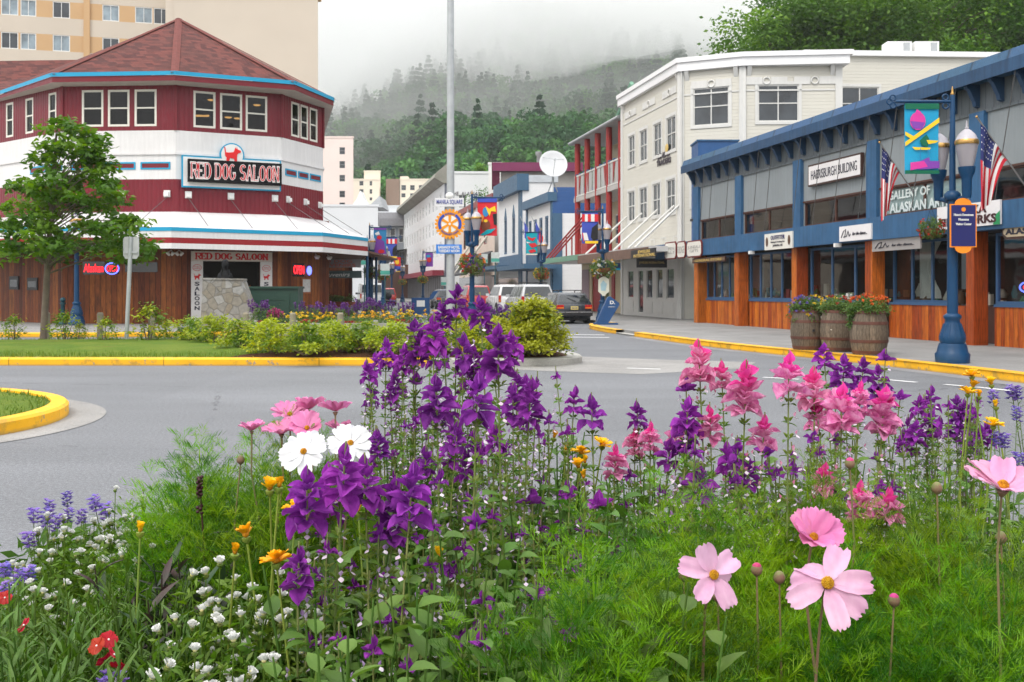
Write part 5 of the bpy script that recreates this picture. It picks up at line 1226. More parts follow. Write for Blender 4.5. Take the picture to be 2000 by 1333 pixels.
# ================================================================ lamp posts and banners
BRASS = mat('brass', (.50,.30,.10), .3, .1, 6, metal=.9)
GLOBE = NT('lamp globe'); _c = GLOBE.princ((.44,.41,.44), .3, 0, .5, None, Transmission_Weight=.35, Subsurface_Weight=.0); GLOBE = GLOBE.done(_c)
ROOFG = mat('lamp roof', (.40,.38,.41), .35, .1)
def lamp_proto():
    t = thing('street_lamp', '', 'street lamp')
    b = MB(); n = 16
    b.lathe([(.30,0),(.31,.16),(.275,.20),(.255,.30),(.235,.36)], n); b.lathe([(.21,.36),(.24,.44),(.205,.56),(.14,.74),(.13,.80),(.16,.84),(.16,.88),(.105,.92)], 24); b.build('base', LBLUE, t)
    b = MB()
    for k in range(14):
        q = k*2*pi/14; b.tube([(.225*cos(q),.225*sin(q),.47),(.19*cos(q),.19*sin(q),.58),(.142*cos(q),.142*sin(q),.73)], .017, 5)
    b.build('fluting', LBLUE, t)
    MB().lathe([(.10,.88),(.088,3.1)], 14).lathe([(.06,3.1),(.045,5.0),(.04,5.02)], 12).build('post', LBLUE, t)
    f = MB().lathe([(.025,5.02),(.038,5.05),(.015,5.08),(.022,5.11),(.004,5.19)], 10).build('finial', BRASS, t)
    MB().lathe([(.12,3.04),(.15,3.08),(.15,3.16),(.09,3.22)], 14).build('collar', LBLUE, t)
    for s in (-1, 1):
        x, y = -s*.15, s*.26
        l = MB().tube([(x*.3,y*.3,3.14),(x,y,3.2),(x,y,3.3)], .05, 8).lathe([(.07,3.16),(.085,3.24),(.09,3.5),(.10,3.55),(.14,3.64),(.15,3.74)], 14, (x,y,0)).build('lantern', LBLUE, t); l.location.z = -.10
        MB().lathe([(.115,3.74),(.15,3.9),(.19,4.10),(.2,4.16)], 18, (x,y,0)).build('globe', GLOBE, l)
        MB().lathe([(.205,4.15),(.212,4.17),(.21,4.22),(.2,4.24)], 18, (x,y,0)).build('brass_band', BRASS, l)
        MB().lathe([(.198,4.235),(.15,4.34),(.08,4.41),(.035,4.44)], 18, (x,y,0)).lathe([(.025,4.44),(.035,4.47),(.015,4.5),(.022,4.53),(.004,4.6)], 8, (x,y,0)).build('cap', ROOFG, l)
    a = MB().tube([(0,0,4.9),(-1.08,0,4.9)], .03, 8).build('banner_arm', LBLUE, t)
    for sx, sz in ((-1.12,.07),(-1.12,-.07),(-.13,.08),(-.13,-.08),(-1.18,0)): MB().tube([(sx+.055*cos(k*pi/6),0,4.9+sz+.055*sin(k*pi/6)) for k in range(13)], .016, 6).build('scroll', LBLUE, a)
    return t
lamp0 = lamp_proto()
LAMPS = [(1860,18.7,.15,'d','nearest blue twin lantern lamp post, carrying the navy wayfinding sign'),(922,37.9,.15,'r','blue lamp post with red bear banner behind the grey pole'),(1177,44.7,.15,'l','blue lamp post with striped eagle banner at the kerb by the dark hatchback'),(722,56,.15,'r','blue lamp post in front of the white van'),(748,66,.15,'r','blue lamp post right beside the white van'),(1057,60.5,.15,'l','blue lamp post with turquoise fish banner by the blue trimmed buildings'),(150,39,.15,'r','blue lamp post seen through the street tree against the boards'),(826,92,.15,'r','far blue lamp post just left of the grey pole'),(786,118,.15,'l','small far blue lamp post before the grey hotel'),(765,104,.15,'r','far blue lamp post just right of the white van')]
lamps = []
for i, (px, Y, z, d, lb) in enumerate(LAMPS):
    o = lamp0 if i == 0 else dup(lamp0); o.location = ((px-HX)/F*Y, Y, z); o.rotation_euler = (0,0,{'d':0.0,'l':.12,'r':pi+.1}[d]); o['label'] = lb; o['group'] = 'blue lamp posts'; lamps.append(o)
def cloth(name, w_, h_, m, parent, y=0, nx=6, nz=9, amp=.03, seed=0):
    r = random.Random(seed); b = MB(); ph = r.uniform(0,6); vs = []
    for j in range(nz+1):
        for i in range(nx+1):
            u, v = i/nx, j/nz; vs.append((u*w_-w_/2, y+amp*sin(u*5+ph+v*2)*(v), -v*h_))
    b.add(vs, [(j*(nx+1)+i,(j+1)*(nx+1)+i,(j+1)*(nx+1)+i+1,j*(nx+1)+i+1) for j in range(nz) for i in range(nx)], True)
    return b.build(name, m, parent)
BC = {k: mat('banner '+k, c, .75, .06) for k, c in dict(green=(.0,.12,.06), sky=(.01,.30,.52), magenta=(.62,.04,.30), purple=(.20,.05,.36), yellow=(.85,.55,.02), red=(.62,.02,.03), blue=(.05,.08,.42), orange=(.75,.22,.03), brown=(.20,.05,.02), cream=(.7,.66,.56), black=(.012,.012,.015), teal=(.0,.33,.40), white=(.72,.72,.70), tblue=(.03,.22,.45)).items()}
def banner(lb, lamp, side, base, shapes, w_=.66, h_=1.3):
    M = lamp.matrix_basis.copy(); M = Matrix.Translation(lamp.location) @ Matrix.Rotation(lamp.rotation_euler.z, 4, 'Z'); p = M @ Vector((-.58,0,4.86))
    t = thing('street_banner', lb, 'banner', p, 0, 'banners on the lamp posts'); c = cloth('cloth', w_, h_, BC[base], t, 0, amp=.015, seed=len(lb))
    for k, (col, P) in enumerate(shapes):              # printed patches a hair in front of the cloth, following its wave loosely
        MB().plate([(u*w_-w_/2, -v*h_) for u, v in P], -.03-.0012*k, -.029-.0012*k).build('print_patch', BC[col], c)
    MB().tube([(-w_/2,0,.0),(w_/2,0,.0)], .018, 6).build('rod', LBLUE, t)
def circ(cx, cy, rx, ry, n=14): return [(cx+rx*cos(k*2*pi/n), cy+ry*sin(k*2*pi/n)) for k in range(n)]
banner('turquoise banner with yellow seaplane and purple ship on the nearest lamp', lamps[0], 'l', 'sky', [('green',[(0,0),(1,0),(1,.08),(0,.08)]),('green',[(0,.95),(1,.95),(1,1),(0,1)]),('magenta',circ(.37,.25,.23,.13)),('purple',[(.15,.25),(.58,.27),(.5,.36),(.24,.36)]),('magenta',[(.28,.16),(.34,.08),(.46,.12),(.5,.18)]),
    ('yellow',[(0,.55),(1,.2),(1,.27),(0,.61)]),('yellow',[(0,.4),(.3,.48),(.24,.53),(0,.45)]),('green',[(.42,.53),(.62,.44),(.7,.5),(.66,.62),(.5,.6)]),('yellow',[(.62,.52),(.98,.53),(.9,.56),(.68,.58)]),('yellow',[(.2,.62),(.75,.63),(.7,.66),(.28,.66)]),('purple',[(.4,.83),(.7,.76),(.72,.82),(1,.82),(1,.92),(.4,.94)]),('magenta',[(.15,.84),(.55,.82),(.66,.9),(.15,.95)]),('tblue',[(.43,.64),(.45,.64),(.45,.82),(.43,.82)]),('tblue',[(.66,.65),(.68,.65),(.68,.78),(.66,.78)])], .64, 1.32)
bear = [('blue',[(0,0),(1,0),(1,.1),(0,.1)]),('tblue',circ(.42,.36,.16,.13)),('yellow',[(.4,.2),(.6,.28),(.9,.2),(.95,.36),(.7,.34),(.62,.48),(.5,.34)]),('brown',circ(.42,.72,.24,.16)),('black',[(.78,.42),(1,.4),(1,.72),(.84,.7)]),('orange',[(.2,.42),(.34,.48),(.26,.64),(.14,.58)]),('yellow',circ(.42,.6,.1,.04)),('teal',[(.12,.98),(.5,.84),(.95,.8),(.7,.92),(.3,1)])]
banner('red banner with brown bear and leaping figures beside the grey pole', lamps[1], 'r', 'red', bear, .74, 1.42)
stars = [('red',[(0,.06),(.18,.06),(.18,.3),(0,.3)]),('white',[(.18,.06),(.36,.06),(.36,.3),(.18,.3)]),('red',[(.36,.06),(.56,.06),(.56,.3),(.36,.3)]),('white',[(.56,.06),(.78,.06),(.78,.3),(.56,.3)]),('red',[(.78,.06),(1,.06),(1,.3),(.78,.3)]),('white',[(.05,.66),(.3,.66),(.42,.9),(.1,.9)]),('black',[(.62,.5),(1,.34),(1,.86),(.7,.92),(.55,.8)]),('yellow',[(.2,.92),(1,.92),(1,1),(.2,1)]),('red',[(.0,.66),(.06,.66),(.14,.9),(.1,.95)])]
banner('red white and blue eagle banner by the dark hatchback', lamps[2], 'l', 'blue', stars, .72, 1.4)
banner('blue and purple banner with red capped whale above the white van', lamps[3], 'r', 'tblue', [('purple',[(0,.5),(.3,.38),(.8,.5),(1,1),(0,1)]),('red',circ(.45,.36,.2,.08)),('red',circ(.6,.9,.25,.08)),('white',[(.1,.2),(.4,.12),(.5,.24),(.2,.28)]),('purple',[(0,0),(1,0),(1,.06),(0,.06)])], .72, 1.45)
banner('red white and blue eagle banner beyond the white van', lamps[4], 'r', 'blue', stars, .7, 1.35)
banner('turquoise banner with red fish by the blue trimmed buildings', lamps[5], 'l', 'teal', [('red',[(.1,.15),(.5,.25),(.9,.2),(.6,.38),(.2,.3)]),('red',[(.2,.5),(.8,.45),(1,.6),(.5,.68)]),('red',[(.2,.8),(.7,.72),(.9,.85),(.4,.92)]),('white',[(0,.4),(.4,.44),(.1,.48)]),('cream',[(0,.94),(1,.94),(1,1),(0,1)])], .68, 1.35)
banner('small purple banner far down the street left of the grey pole', lamps[7], 'r', 'purple', [('red',circ(.5,.5,.3,.2)),('sky',circ(.4,.25,.3,.1))], .7, 1.3)
banner('small striped banner far down the street before the grey hotel', lamps[8], 'l', 'blue', stars, .7, 1.3)
banner('far yellow and red banner just right of the white van', lamps[9], 'r', 'red', [('yellow',circ(.5,.4,.3,.2)),('blue',[(0,.7),(1,.75),(1,1),(0,1)])], .7, 1.3)
BLEAF = leafmat('basket leaf', (.07,.15,.03), (.13,.2,.04), .3)
FCOL = {k: leafmat('basket flower '+k, c, None, .25, .1) for k, c in dict(red=(.60,.04,.03), orange=(.75,.20,.02), yellow=(.80,.52,.03), purple=(.16,.06,.28), blue=(.16,.14,.5), white=(.7,.7,.66), crimson=(.35,.015,.03)).items()}
def basket(lb, lamp, dx, cols, s=1.0, z=2.35):
    t = thing('hanging_basket', lb, 'hanging basket', Vector(lamp.location)+Vector((dx,-.12,z)), 0, 'hanging baskets on the lamp posts'); t.scale = (s,s,s); r = random.Random(len(lb))
    MB().lathe([(.05,-.3),(.2,-.22),(.28,0),(.27,0)], 14).build('pot', mat('basket pot', rgb((120,62,40)), .8, .2), t)
    b = MB()
    for q in range(3): b.tube([(.27*cos(q*2.1),.27*sin(q*2.1),0),(0,0,.75)], .006, 4)
    b.build('hanger', BLACK, t)
    pts = []
    for _ in range(110):
        d = Vector((r.gauss(0,1),r.gauss(0,1),r.gauss(0,.8))).normalized()*r.uniform(.28,.43); pts.append((d.x,d.y,d.z*.9+.0))
    link('foliage', mesh_quads('foliage', leaves_at(r, pts, 14, .05, .065, .9, .5, .6), BLEAF), t)
    for k, c in enumerate(cols):
        fp = []
        for _ in range(20):
            a = 2*pi*(k+r.uniform(-.3,1.1))/len(cols); e = r.uniform(-.7,.9); fp.append((.43*cos(a)*cos(e), .43*sin(a)*cos(e), .42*sin(e)))
        link('blossom', mesh_quads('blossom', leaves_at(r, fp, 9, .02, .055, .9, .5, .8), FCOL[c]), t)
basket('hanging basket of crimson geraniums beside the navy wayfinding sign', lamps[0], -.45, ['crimson','red'], .55, 2.5)
basket('big hanging basket of orange and red flowers beside the grey pole', lamps[1], .0, ['orange','yellow','red','purple'], 1.15)
basket('hanging basket of yellow and green by the dark hatchback lamp', lamps[2], 0, ['yellow','yellow','white'], 1.25)
basket('dark leafy hanging basket on the lamp before the white van', lamps[3], .1, ['purple','purple'], 1.0)
basket('hanging basket on the lamp right beside the white van', lamps[4], 0, ['orange','red'], 1.0)
basket('hanging basket of orange flowers by the blue trimmed buildings', lamps[5], 0, ['orange','yellow','red'], 1.1)
basket('far hanging basket just left of the grey pole', lamps[7], 0, ['orange','yellow'], 1.1); basket('tiny far hanging basket before the grey hotel', lamps[8], 0, ['yellow','orange'], 1.1)

# the navy wayfinding sign on the nearest lamp
L0 = lamps[0]; t = thing('wayfinding_sign', 'navy and orange wayfinding sign on the nearest lamp post', 'sign', L0.location+Vector((.07,-.3,2.55)))
OR = mat('sign orange', rgb((240,140,24)), .45, .04); NV = mat('sign navy', rgb((22,26,92)), .4, .04)
MB().box(-.245,.245,0,.025,-.40,.40).build('frame', OR, t); MB().box(-.225,.225,-.006,-.001,-.38,.38).build('panel', NV, t)
MB().plate([(.15*cos(k*pi/10),.402+.11*sin(k*pi/10)) for k in range(11)], 0, .025).build('top_tab', OR, t); MB().plate([(.15*cos(-k*pi/10),-.402-.11*sin(k*pi/10)) for k in range(11)], 0, .025).build('bottom_tab', OR, t)
MB().lathe([(.04,0),(.04,.004)], 14, M=Matrix.Translation((0,-.007,.30)) @ Matrix.Rotation(R(90),4,'X')).build('emblem', OR, t)
for k, s in enumerate(('Historic Downtown','Museums','Visitor Center')): lettering(s, WHITE, t, (0,-.011,.20-.085*k), [.36,.19,.29][k], .045, bold=.02)
MB().box(-.03,.03,.025,.2,-.2,.2).build('bracket', LBLUE, t)
t = thing('map_sign', 'cream shaped map sign on the lamp post by the dark hatchback', 'sign', lamps[2].location+Vector((.02,-.3,1.55)))
MB().plate([(-.24,-.25),(-.1,-.36),(-.06,-.44),(.06,-.44),(.1,-.36),(.24,-.25),(.24,.3),(.12,.38),(0,.44),(-.12,.38),(-.24,.3)], 0, .03).build('board', mat('map cream', (.6,.6,.5), .6), t); MB().plate([(-.12,-.2),(.08,-.22),(.14,.1),(-.02,.26),(-.14,.1)], -.008, -.001).build('map_patch', mat('map blue', (.3,.45,.5), .6), t)

# ================================================================ flags
def us_flag(lb, tip, base, L_, seed):
    P, Q = Vector(tip), Vector(base); t = thing('flag', lb, 'flag', (0,0,0), 0, 'flags on the blue fronted shop row'); t.location = P; d = Q-P
    MB().tube([-d*.06, d], .018, 6).build('flag_pole', mat('flag pole', (.35,.34,.33), .4, .1, metal=.5), t); MB().ball(-d*.07, .03, 8, 6).build('pole_knob', BRASS, t)
    nu, nv = 26, 24; hoist = .56; b = MB(); vs = []
    for i in range(nu+1):
        u = i/nu; h = d*(hoist*u+.02)
        for j in range(nv+1):
            v = j/nv; sh = 1-.72*(v**.7); x = h.x*sh+.02*sin(u*9+v*3+seed)*v; y = h.y*sh+.09*sin(u*14+seed+v*2)*(.3+v); z = h.z*(1-.15*v)-v*L_*(1-.42*u)
            vs.append((x,y,z))
    W_ = nv+1
    for i in range(nu):
        for j in range(nv):
            s = int(i/nu*13); canton = s < 7 and j < nv*.4; b.mi = 2 if canton else (0 if s % 2 == 0 else 1)
            b.add([vs[i*W_+j],vs[i*W_+j+1],vs[(i+1)*W_+j+1],vs[(i+1)*W_+j]], [(0,1,2,3)], True)
    c = b.build('flag_cloth', [mat('flag red', (.50,.015,.03), .8, .05), mat('flag white', (.70,.69,.68), .8, .04), mat('flag blue', (.018,.025,.12), .8, .05)], t)
    st = MB()
    for i in range(1,14,2):
        for j in range(1,9,2):
            k = i*W_+j; p = Vector(vs[k]); e1 = (Vector(vs[k+W_])-p); e2 = (Vector(vs[k+1])-p); n = e1.cross(e2).normalized()
            e1 = e1.normalized()*.021; e2 = e2.normalized()*.021
            for s in (1,-1): st.add([p+n*.006*s+e1*a+e2*c_ for a, c_ in ((1,0),(.3,.3),(0,1),(-.3,.3),(-1,0),(-.3,-.3),(0,-1),(.3,-.3))], [list(range(8))])
    st.build('star', mat('flag white', (0,0,0)), c)
def flag_at(lb, tip, base, Yt, Yb, L_, seed): us_flag(lb, at(*tip,Yt), at(*base,Yb), L_, seed)
flag_at('striped flag drooping from an angled pole in the middle of the shop row', (1722,285), (1783,375), 25.9, 26.6, 1.95, 1)
flag_at('striped flag drooping from an angled pole at far right', (1914,238), (2004,366), 21.9, 22.4, 1.95, 2.4)
for lb, px, col, tb in (('small blue and red flag on the marquee by the turquoise banner',1024,0,1),('red and blue flag beside the fish banner lamp post',1046,1,0)):
    p = at(px,430,72); t = thing('flag', lb, 'flag', p, 0, 'small flags by the blue trimmed buildings'); MB().tube([(-.3,0,.25),(.9,.2,-2.2)], .03, 5).build('flag_pole', GALV, t)
    for k, cc in enumerate(['blue','red','white'] if col else ['blue','white','red']): MB().plate([(.0+.28*k,-.1-.6*k),(.28+.28*k,-.65-.6*k),(.3+.2*k,-1.6-.5*k),(.02+.2*k,-1.3-.5*k)], -.02-.003*k, .0).build('flag_cloth', BC[cc], t)

# ================================================================ the tall grey pole with its signs
p = gnd(880, 640, .25); PX, PY = (880-HX)/F*28.0, 28.0
t = thing('steel_pole', 'tall galvanised steel pole standing on the traffic island', 'pole', (PX,PY,.25)); MB().lathe([(.125,0),(.105,5),(.09,11)], 18).build('shaft', GALV, t); MB().lathe([(.2,-.02),(.2,.06)], 14).build('flange', GALV, t)
MB().lathe([(.118,1.05),(.117,1.75)], 18).build('paper_wrap', mat('white paper wrap', (.62,.62,.62), .8, .12, 9), t)
def psign(name, lb, rect, cat='sign'):
    a = at(rect[0],rect[1],27.86); c = at(rect[2],rect[3],27.86); t = thing(name, lb, cat, ((a.x+c.x)/2, 27.86, (a.z+c.z)/2)); return t, (c.x-a.x)/2, (a.z-c.z)/2
t, w_, h_ = psign('street_sign', 'white street name sign with blue letters on the grey pole', (850,387,906,404))
MB().box(-w_,w_,0,.03,-h_,h_).build('board', mat('sign white', (.68,.68,.69), .4, .03), t); lettering('MANILA SQUARE', mat('sign blue', (.03,.05,.30), .5), t, (0,-.004,0), w_*1.8, h_*1.15, bold=.01); b = MB().ball((0,.03,h_+.06), (.12,.06,.1), 10, 6).build('clamp', WHITE, t)
t, w_, h_ = psign('hotel_sign', 'bright blue sign with white letters below the gear emblem', (852,478,902,496))
MB().box(-w_,w_,0,.03,-h_,h_).build('board', mat('hotel sign blue', (.01,.18,.62), .4, .04), t); lettering('BARANOF HOTEL\nTUESDAY NOON', WHITE, t, (0,-.004,0), w_*1.7, h_*1.45, bold=.03, line=.95)
t, w_, h_ = psign('gear_emblem', 'round golden gear wheel emblem with blue ring on the grey pole', (849,408,908,468), 'sign')
RG = w_; GOLD = mat('emblem gold', rgb((228,146,24)), .45, .06); RBL = mat('emblem blue', rgb((26,72,170)), .45, .04)
pts = []
for k in range(24):
    a = k*2*pi/24
    for da, rr_ in ((-.11,.86),(-.07,1.0),(.07,1.0),(.11,.86)): pts.append((RG*rr_*cos(a+da), RG*rr_*sin(a+da)))
g = MB().plate(pts, .0, .035).build('gear', GOLD, t)
def ring(r0, r1, a0, a1, y0, y1, n=24): 
    A = [R(a0+(a1-a0)*i/n) for i in range(n+1)]; return [(r1*cos(a), r1*sin(a)) for a in A]+[(r0*cos(a), r0*sin(a)) for a in reversed(A)], y0, y1
for k, (a0, a1) in enumerate(((-28,58),(122,208),(62,118),(212,328))):
    if k < 2: P, y0, y1 = ring(RG*.60, RG*.78, a0, a1, -.006, -.001); MB().plate(P, y0, y1).build('blue_arc', RBL, t)
MB().lathe([(RG*.56,0),(RG*.56,.003)], 30, M=Matrix.Translation((0,-.004,0)) @ Matrix.Rotation(R(90),4,'X')).build('white_disc', WHITE, t)
b = MB()
for k in range(6):
    a = R(30+60*k); c_, s_ = cos(a), sin(a); b.plate([(RG*.1*c_-RG*.07*s_, RG*.1*s_+RG*.07*c_),(RG*.1*c_+RG*.07*s_, RG*.1*s_-RG*.07*c_),(RG*.57*c_+RG*.1*s_, RG*.57*s_-RG*.1*c_),(RG*.57*c_-RG*.1*s_, RG*.57*s_+RG*.1*c_)], -.014-.0004*k, -.008)
b.build('spoke', GOLD, t); MB().lathe([(RG*.17,0),(RG*.17,.004)], 16, M=Matrix.Translation((0,-.017,0)) @ Matrix.Rotation(R(90),4,'X')).build('hub', GOLD, t); MB().lathe([(RG*.08,0),(RG*.08,.004)], 12, M=Matrix.Translation((0,-.022,0)) @ Matrix.Rotation(R(90),4,'X')).build('hub_hole', WHITE, t)
def arc_text(s, r_, mid, span, size, m, parent, flip=False):
    for k, ch in enumerate(s):
        a = R(mid+(-1 if not flip else 1)*span*((k+.5)/len(s)-.5)); lettering(ch, m, parent, (r_*cos(a),-.008,r_*sin(a)), None, size, roll=-(a-pi/2) if not flip else -(a+pi/2), bold=.01)
arc_text('ROTARY', RG*.69, 90, 54, RG*.13, RBL, t); arc_text('INTERNATIONAL', RG*.69, 270, 112, RG*.12, RBL, t, True)

# ================================================================ other street things
p = gnd(247,664,.25); t = thing('traffic_sign', 'grey back of a traffic sign on a leaning post', 'traffic sign', (p.x,p.y,.2)); q = at(256,463,p.y)-Vector((p.x,p.y,.2))
MB().tube([(0,0,0), q], .055, 8).build('post', GALV, t); s_ = .0139*27/27
MB().plate([(q.x+a*.2,q.z-.28+c*.28) for a, c in ((-1,-.7),(-.7,-1),(.7,-1),(1,-.7),(1,.8),(.8,1),(-.8,1),(-1,.8))], -.0, .02).build('plate', mat('sign back', (.40,.41,.41), .5, .12, 5, metal=.2), t); MB().box(q.x-.17,q.x+.17,-.03,-.001,q.z-.42,q.z-.38).build('brace', GALV, t)
p = gnd(123,605,.15) if False else Vector(((123-HX)/F*39.5,39.5,.15)); t = thing('bollard', 'short dark green bollard beside the boarded saloon wall', 'bollard', p); MB().lathe([(.16,0),(.16,.1),(.09,.16),(.08,.8),(.11,.82),(.11,.88)], 12).build('shaft', mat('bollard paint', (.01,.06,.08), .4), t); MB().ball((0,0,.98), .11, 10, 7).build('ball_top', mat('bollard paint', (0,0,0)), t)
# stone pedestal and bust
def stone():
    t = NT('fieldstone facing'); co = t.coord(); v = t.n('ShaderNodeTexVoronoi', feature='DISTANCE_TO_EDGE'); v.inputs['Scale'].default_value = 3.4; t.put(v.inputs['Vector'], co)
    c = t.n('ShaderNodeTexVoronoi'); c.inputs['Scale'].default_value = 3.4; t.put(c.inputs['Vector'], co); k = t.white(c.outputs['Position'])
    col = t.mix(t.map(k, .2, .8, 0, 1), rgb((138,137,132)), rgb((130,122,106))); col = t.mix(t.map(k, .75, .8, 0, 1), col, rgb((150,150,146))); col = t.hsv(col, None, None, t.map(t.noise(co, 9, 5), .3, .7, .8, 1.15))
    e = t.map(v.outputs['Distance'], .015, .035, 0, 1); col = t.mix(e, rgb((120,118,112)), col); return t.done(t.princ(col, .8, 0, .3, t.bump(e, .8, .03)))
t = thing('stone_pedestal', 'sloping fieldstone pedestal in front of the saloon door', 'pedestal', ((448-HX)/F*34,34,.15)); k_ = 34/F
MB().plate([(-48*k_,-.05),(52*k_,-.05),(46*k_,.75),(26*k_,1.72),(-44*k_,1.74),(-47*k_,.8)], -.45, .45).build('block', stone(), t); MB().plate([(-45*k_,1.72),(28*k_,1.70),(27*k_,1.76),(-44*k_,1.78)], -.48, .48).build('cap', stone(), t)
t = thing('bronze_bust', 'dark bronze bust of a man in a collared coat on the stone pedestal', 'statue', ((440-HX)/F*34,34,1.92)); t.rotation_euler = (0,0,R(18))
b = MB(); n = 18; rings = [(.24,.15,0,0),(.25,.16,.06,0),(.22,.14,.16,0),(.11,.09,.24,0),(.075,.08,.29,-.01),(.075,.08,.33,-.02),(.095,.11,.37,-.035),(.105,.125,.44,-.03),(.11,.13,.51,-.02),(.105,.125,.57,-.01),(.08,.09,.62,0),(.03,.04,.645,0)]; vs = []
for rx, ry, z, dy in rings:
    for j in range(n):
        q = 2*pi*j/n; x, y = rx*cos(q), ry*sin(q)+dy
        if .38 < z < .5 and abs(q-1.5*pi) < .25: y -= .035*(1-abs(z-.43)/.07)
        if abs(z-.47) < .04 and .3 < abs(q-1.5*pi) < .55: y += .018
        vs.append((x,y,z))
b.add(vs, [(i*n+j,i*n+(j+1)%n,(i+1)*n+(j+1)%n,(i+1)*n+j) for i in range(len(rings)-1) for j in range(n)], True); BRZ = mat('dark bronze', (.014,.0145,.016), .75, .2, 9, spec=.15); o = b.build('figure', BRZ, t)
MB().tube([(.1,-.1,.3),(.16,-.13,.14),(.1,-.17,.02)], .03, 6).build('collar', BRZ, t); MB().tube([(-.1,-.1,.3),(-.16,-.13,.14),(-.1,-.17,.02)], .03, 6).build('collar', BRZ, t)
b = MB(); b.ball((0,.035,.545), (.108,.105,.105), 14, 8, .04); b.build('hair', BRZ, t); MB().ball((-.11,.0,.45), (.015,.03,.035), 8, 6).build('ear', BRZ, t); MB().ball((.11,.0,.45), (.015,.03,.035), 8, 6).build('ear', BRZ, t)
GRN = mat('utility green', rgb((34,62,52)), .5, .12, 2)
t = thing('utility_cabinet', 'dark green utility cabinet behind the stone pedestal', 'utility cabinet', ((538-HX)/F*36,36,.15)); MB().box(-.9,.9,-.4,.5,0,1.42).build('housing', GRN, t); MB().box(-.94,.94,-.46,.55,1.42,1.5).build('lid', GRN, t)
MB().box(-.6,.6,-.425,-.401,.25,1.25).build('door', GRN, t); MB().box(-.45,.45,-.44,-.426,1.0,1.1).build('vent', GRN, t)
NB = mat('newspaper box blue', rgb((30,72,120)), .4, .1, 3)
def tilt_box(lb, px, Y, s=1.0, mirror=1):
    t = thing('leaflet_stand', lb, 'newspaper box', ((px-HX)/F*Y,Y,.15), 0); m = mirror
    P = [(-.36,.06),(.12,.06),(.56,.78),(.54,.86),(.2,1.12),(.1,1.08)]; P = [(a*m*s,c*s) for a, c in P]; P = P if m > 0 else P[::-1]
    MB().plate(P, -.3, .25).build('housing', NB, t); MB().box(-.45*s,.5*s,-.35,.3,0,.06*s).build('foot_plate', NB, t)
    lettering('D.', WHITE, t, (.28*m*s,-.305,.88*s), .2*s, .14*s, bold=.03); lettering('JUNEAU', WHITE, t, (.25*m*s,-.305,.70*s), .26*s, .05*s); return t
tilt_box('blue slanted newspaper box on the kerb corner by the lamp', 1181, 39.8, 1.0)
t = thing('news_box', 'blue newspaper box with white label beyond the island flowers', 'newspaper box', ((822-HX)/F*56,56,.15)); MB().box(-.5,.5,-.3,.3,0,.95).build('housing', NB, t); MB().box(-.2,.25,-.31,-.301,.45,.8).build('label_card', WHITE, t); MB().plate([(.4,.8),(.7,.9),(1.0,1.35),(.7,1.3)], -.25, .2).build('raised_lid', NB, t)
for px, Y, py0, w2, lb in [(752,64,520,.3,'green and white parking sign on a post beside the white van'),(712,62,500,.28,'white parking sign turned edgewise under the canopy end'),(868,88,545,.3,'far parking sign on a post left of the grey pole'),(967,72,497,.3,'parking sign on a post before the red estate car'),(946,80,500,.26,'narrow far parking sign behind the lamp post')]:
    z = EYE+(HY-py0)/F*Y; t = thing('parking_sign', lb, 'sign', ((px-HX)/F*Y,Y,.15), .2, 'parking signs along the street'); MB().lathe([(.04,0),(.04,z)], 8).build('post', mat('green post', (.03,.10,.12), .5), t)
    MB().box(-w2,w2,-.06,-.042,z-.75,z).build('plate', mat('parking plate', (.55,.6,.58), .5), t); MB().box(-w2,w2,-.068,-.061,z-.7,z-.45).build('green_patch', mat('parking green', (.08,.38,.30), .5), t)
# souvenir arcade past the saloon
t = thing('souvenir_arcade', 'covered souvenir arcade with blue posts past the saloon corner', 'arcade', (-8.5,52,.15))
for x, y in ((1.2,-1.8),(1.0,3),(.2,7),(1.6,-4.6)): MB().lathe([(.16,0),(.16,.1),(.07,.15),(.07,3.2)], 10, (x,y,0)).build('post', LBLUE, t)
MB().box(-1.2,1.3,-4.6,-4.5,2.45,2.85).build('sign_board', mat('faded sign', (.25,.24,.25), .6, .2), t); lettering('RED DOG\nSOUVENIRS', mat('faded red letters', (.45,.12,.10), .6), t, (.05,-4.61,2.65), 2.0, .34, bold=.02)
MB().box(-1.2,1.3,-4.4,-4.3,1.95,2.3).build('lower_board', mat('green sign board', (.06,.10,.10), .6), t); lettering('Souvenirs', WHITE, t, (.05,-4.41,2.12), 1.4, .2, shear=.3); MB().box(-1.4,1.5,-5,9,3.2,3.3).build('roof', SOFF, t); MB().box(-2.6,-1.0,7,7.3,0,3.2).build('shop_wall', DWOOD, t)
t = thing('planter_box', 'rust red planter box of green plants under the arcade', 'planter', (-9.3,53,.15)); MB().plate([(-.8,0),(.8,0),(.9,.75),(-.9,.75)], -.5, .5).build('box', mat('rust planter', rgb((136,62,40)), .7, .15), t)
link('foliage', mesh_quads('foliage', leaves_at(random.Random(3), [(random.Random(i).uniform(-.8,.8), random.Random(i+99).uniform(-.4,.4), .8+.25*random.Random(i+7).random()) for i in range(60)], 12, .1, .12), BLEAF), t)

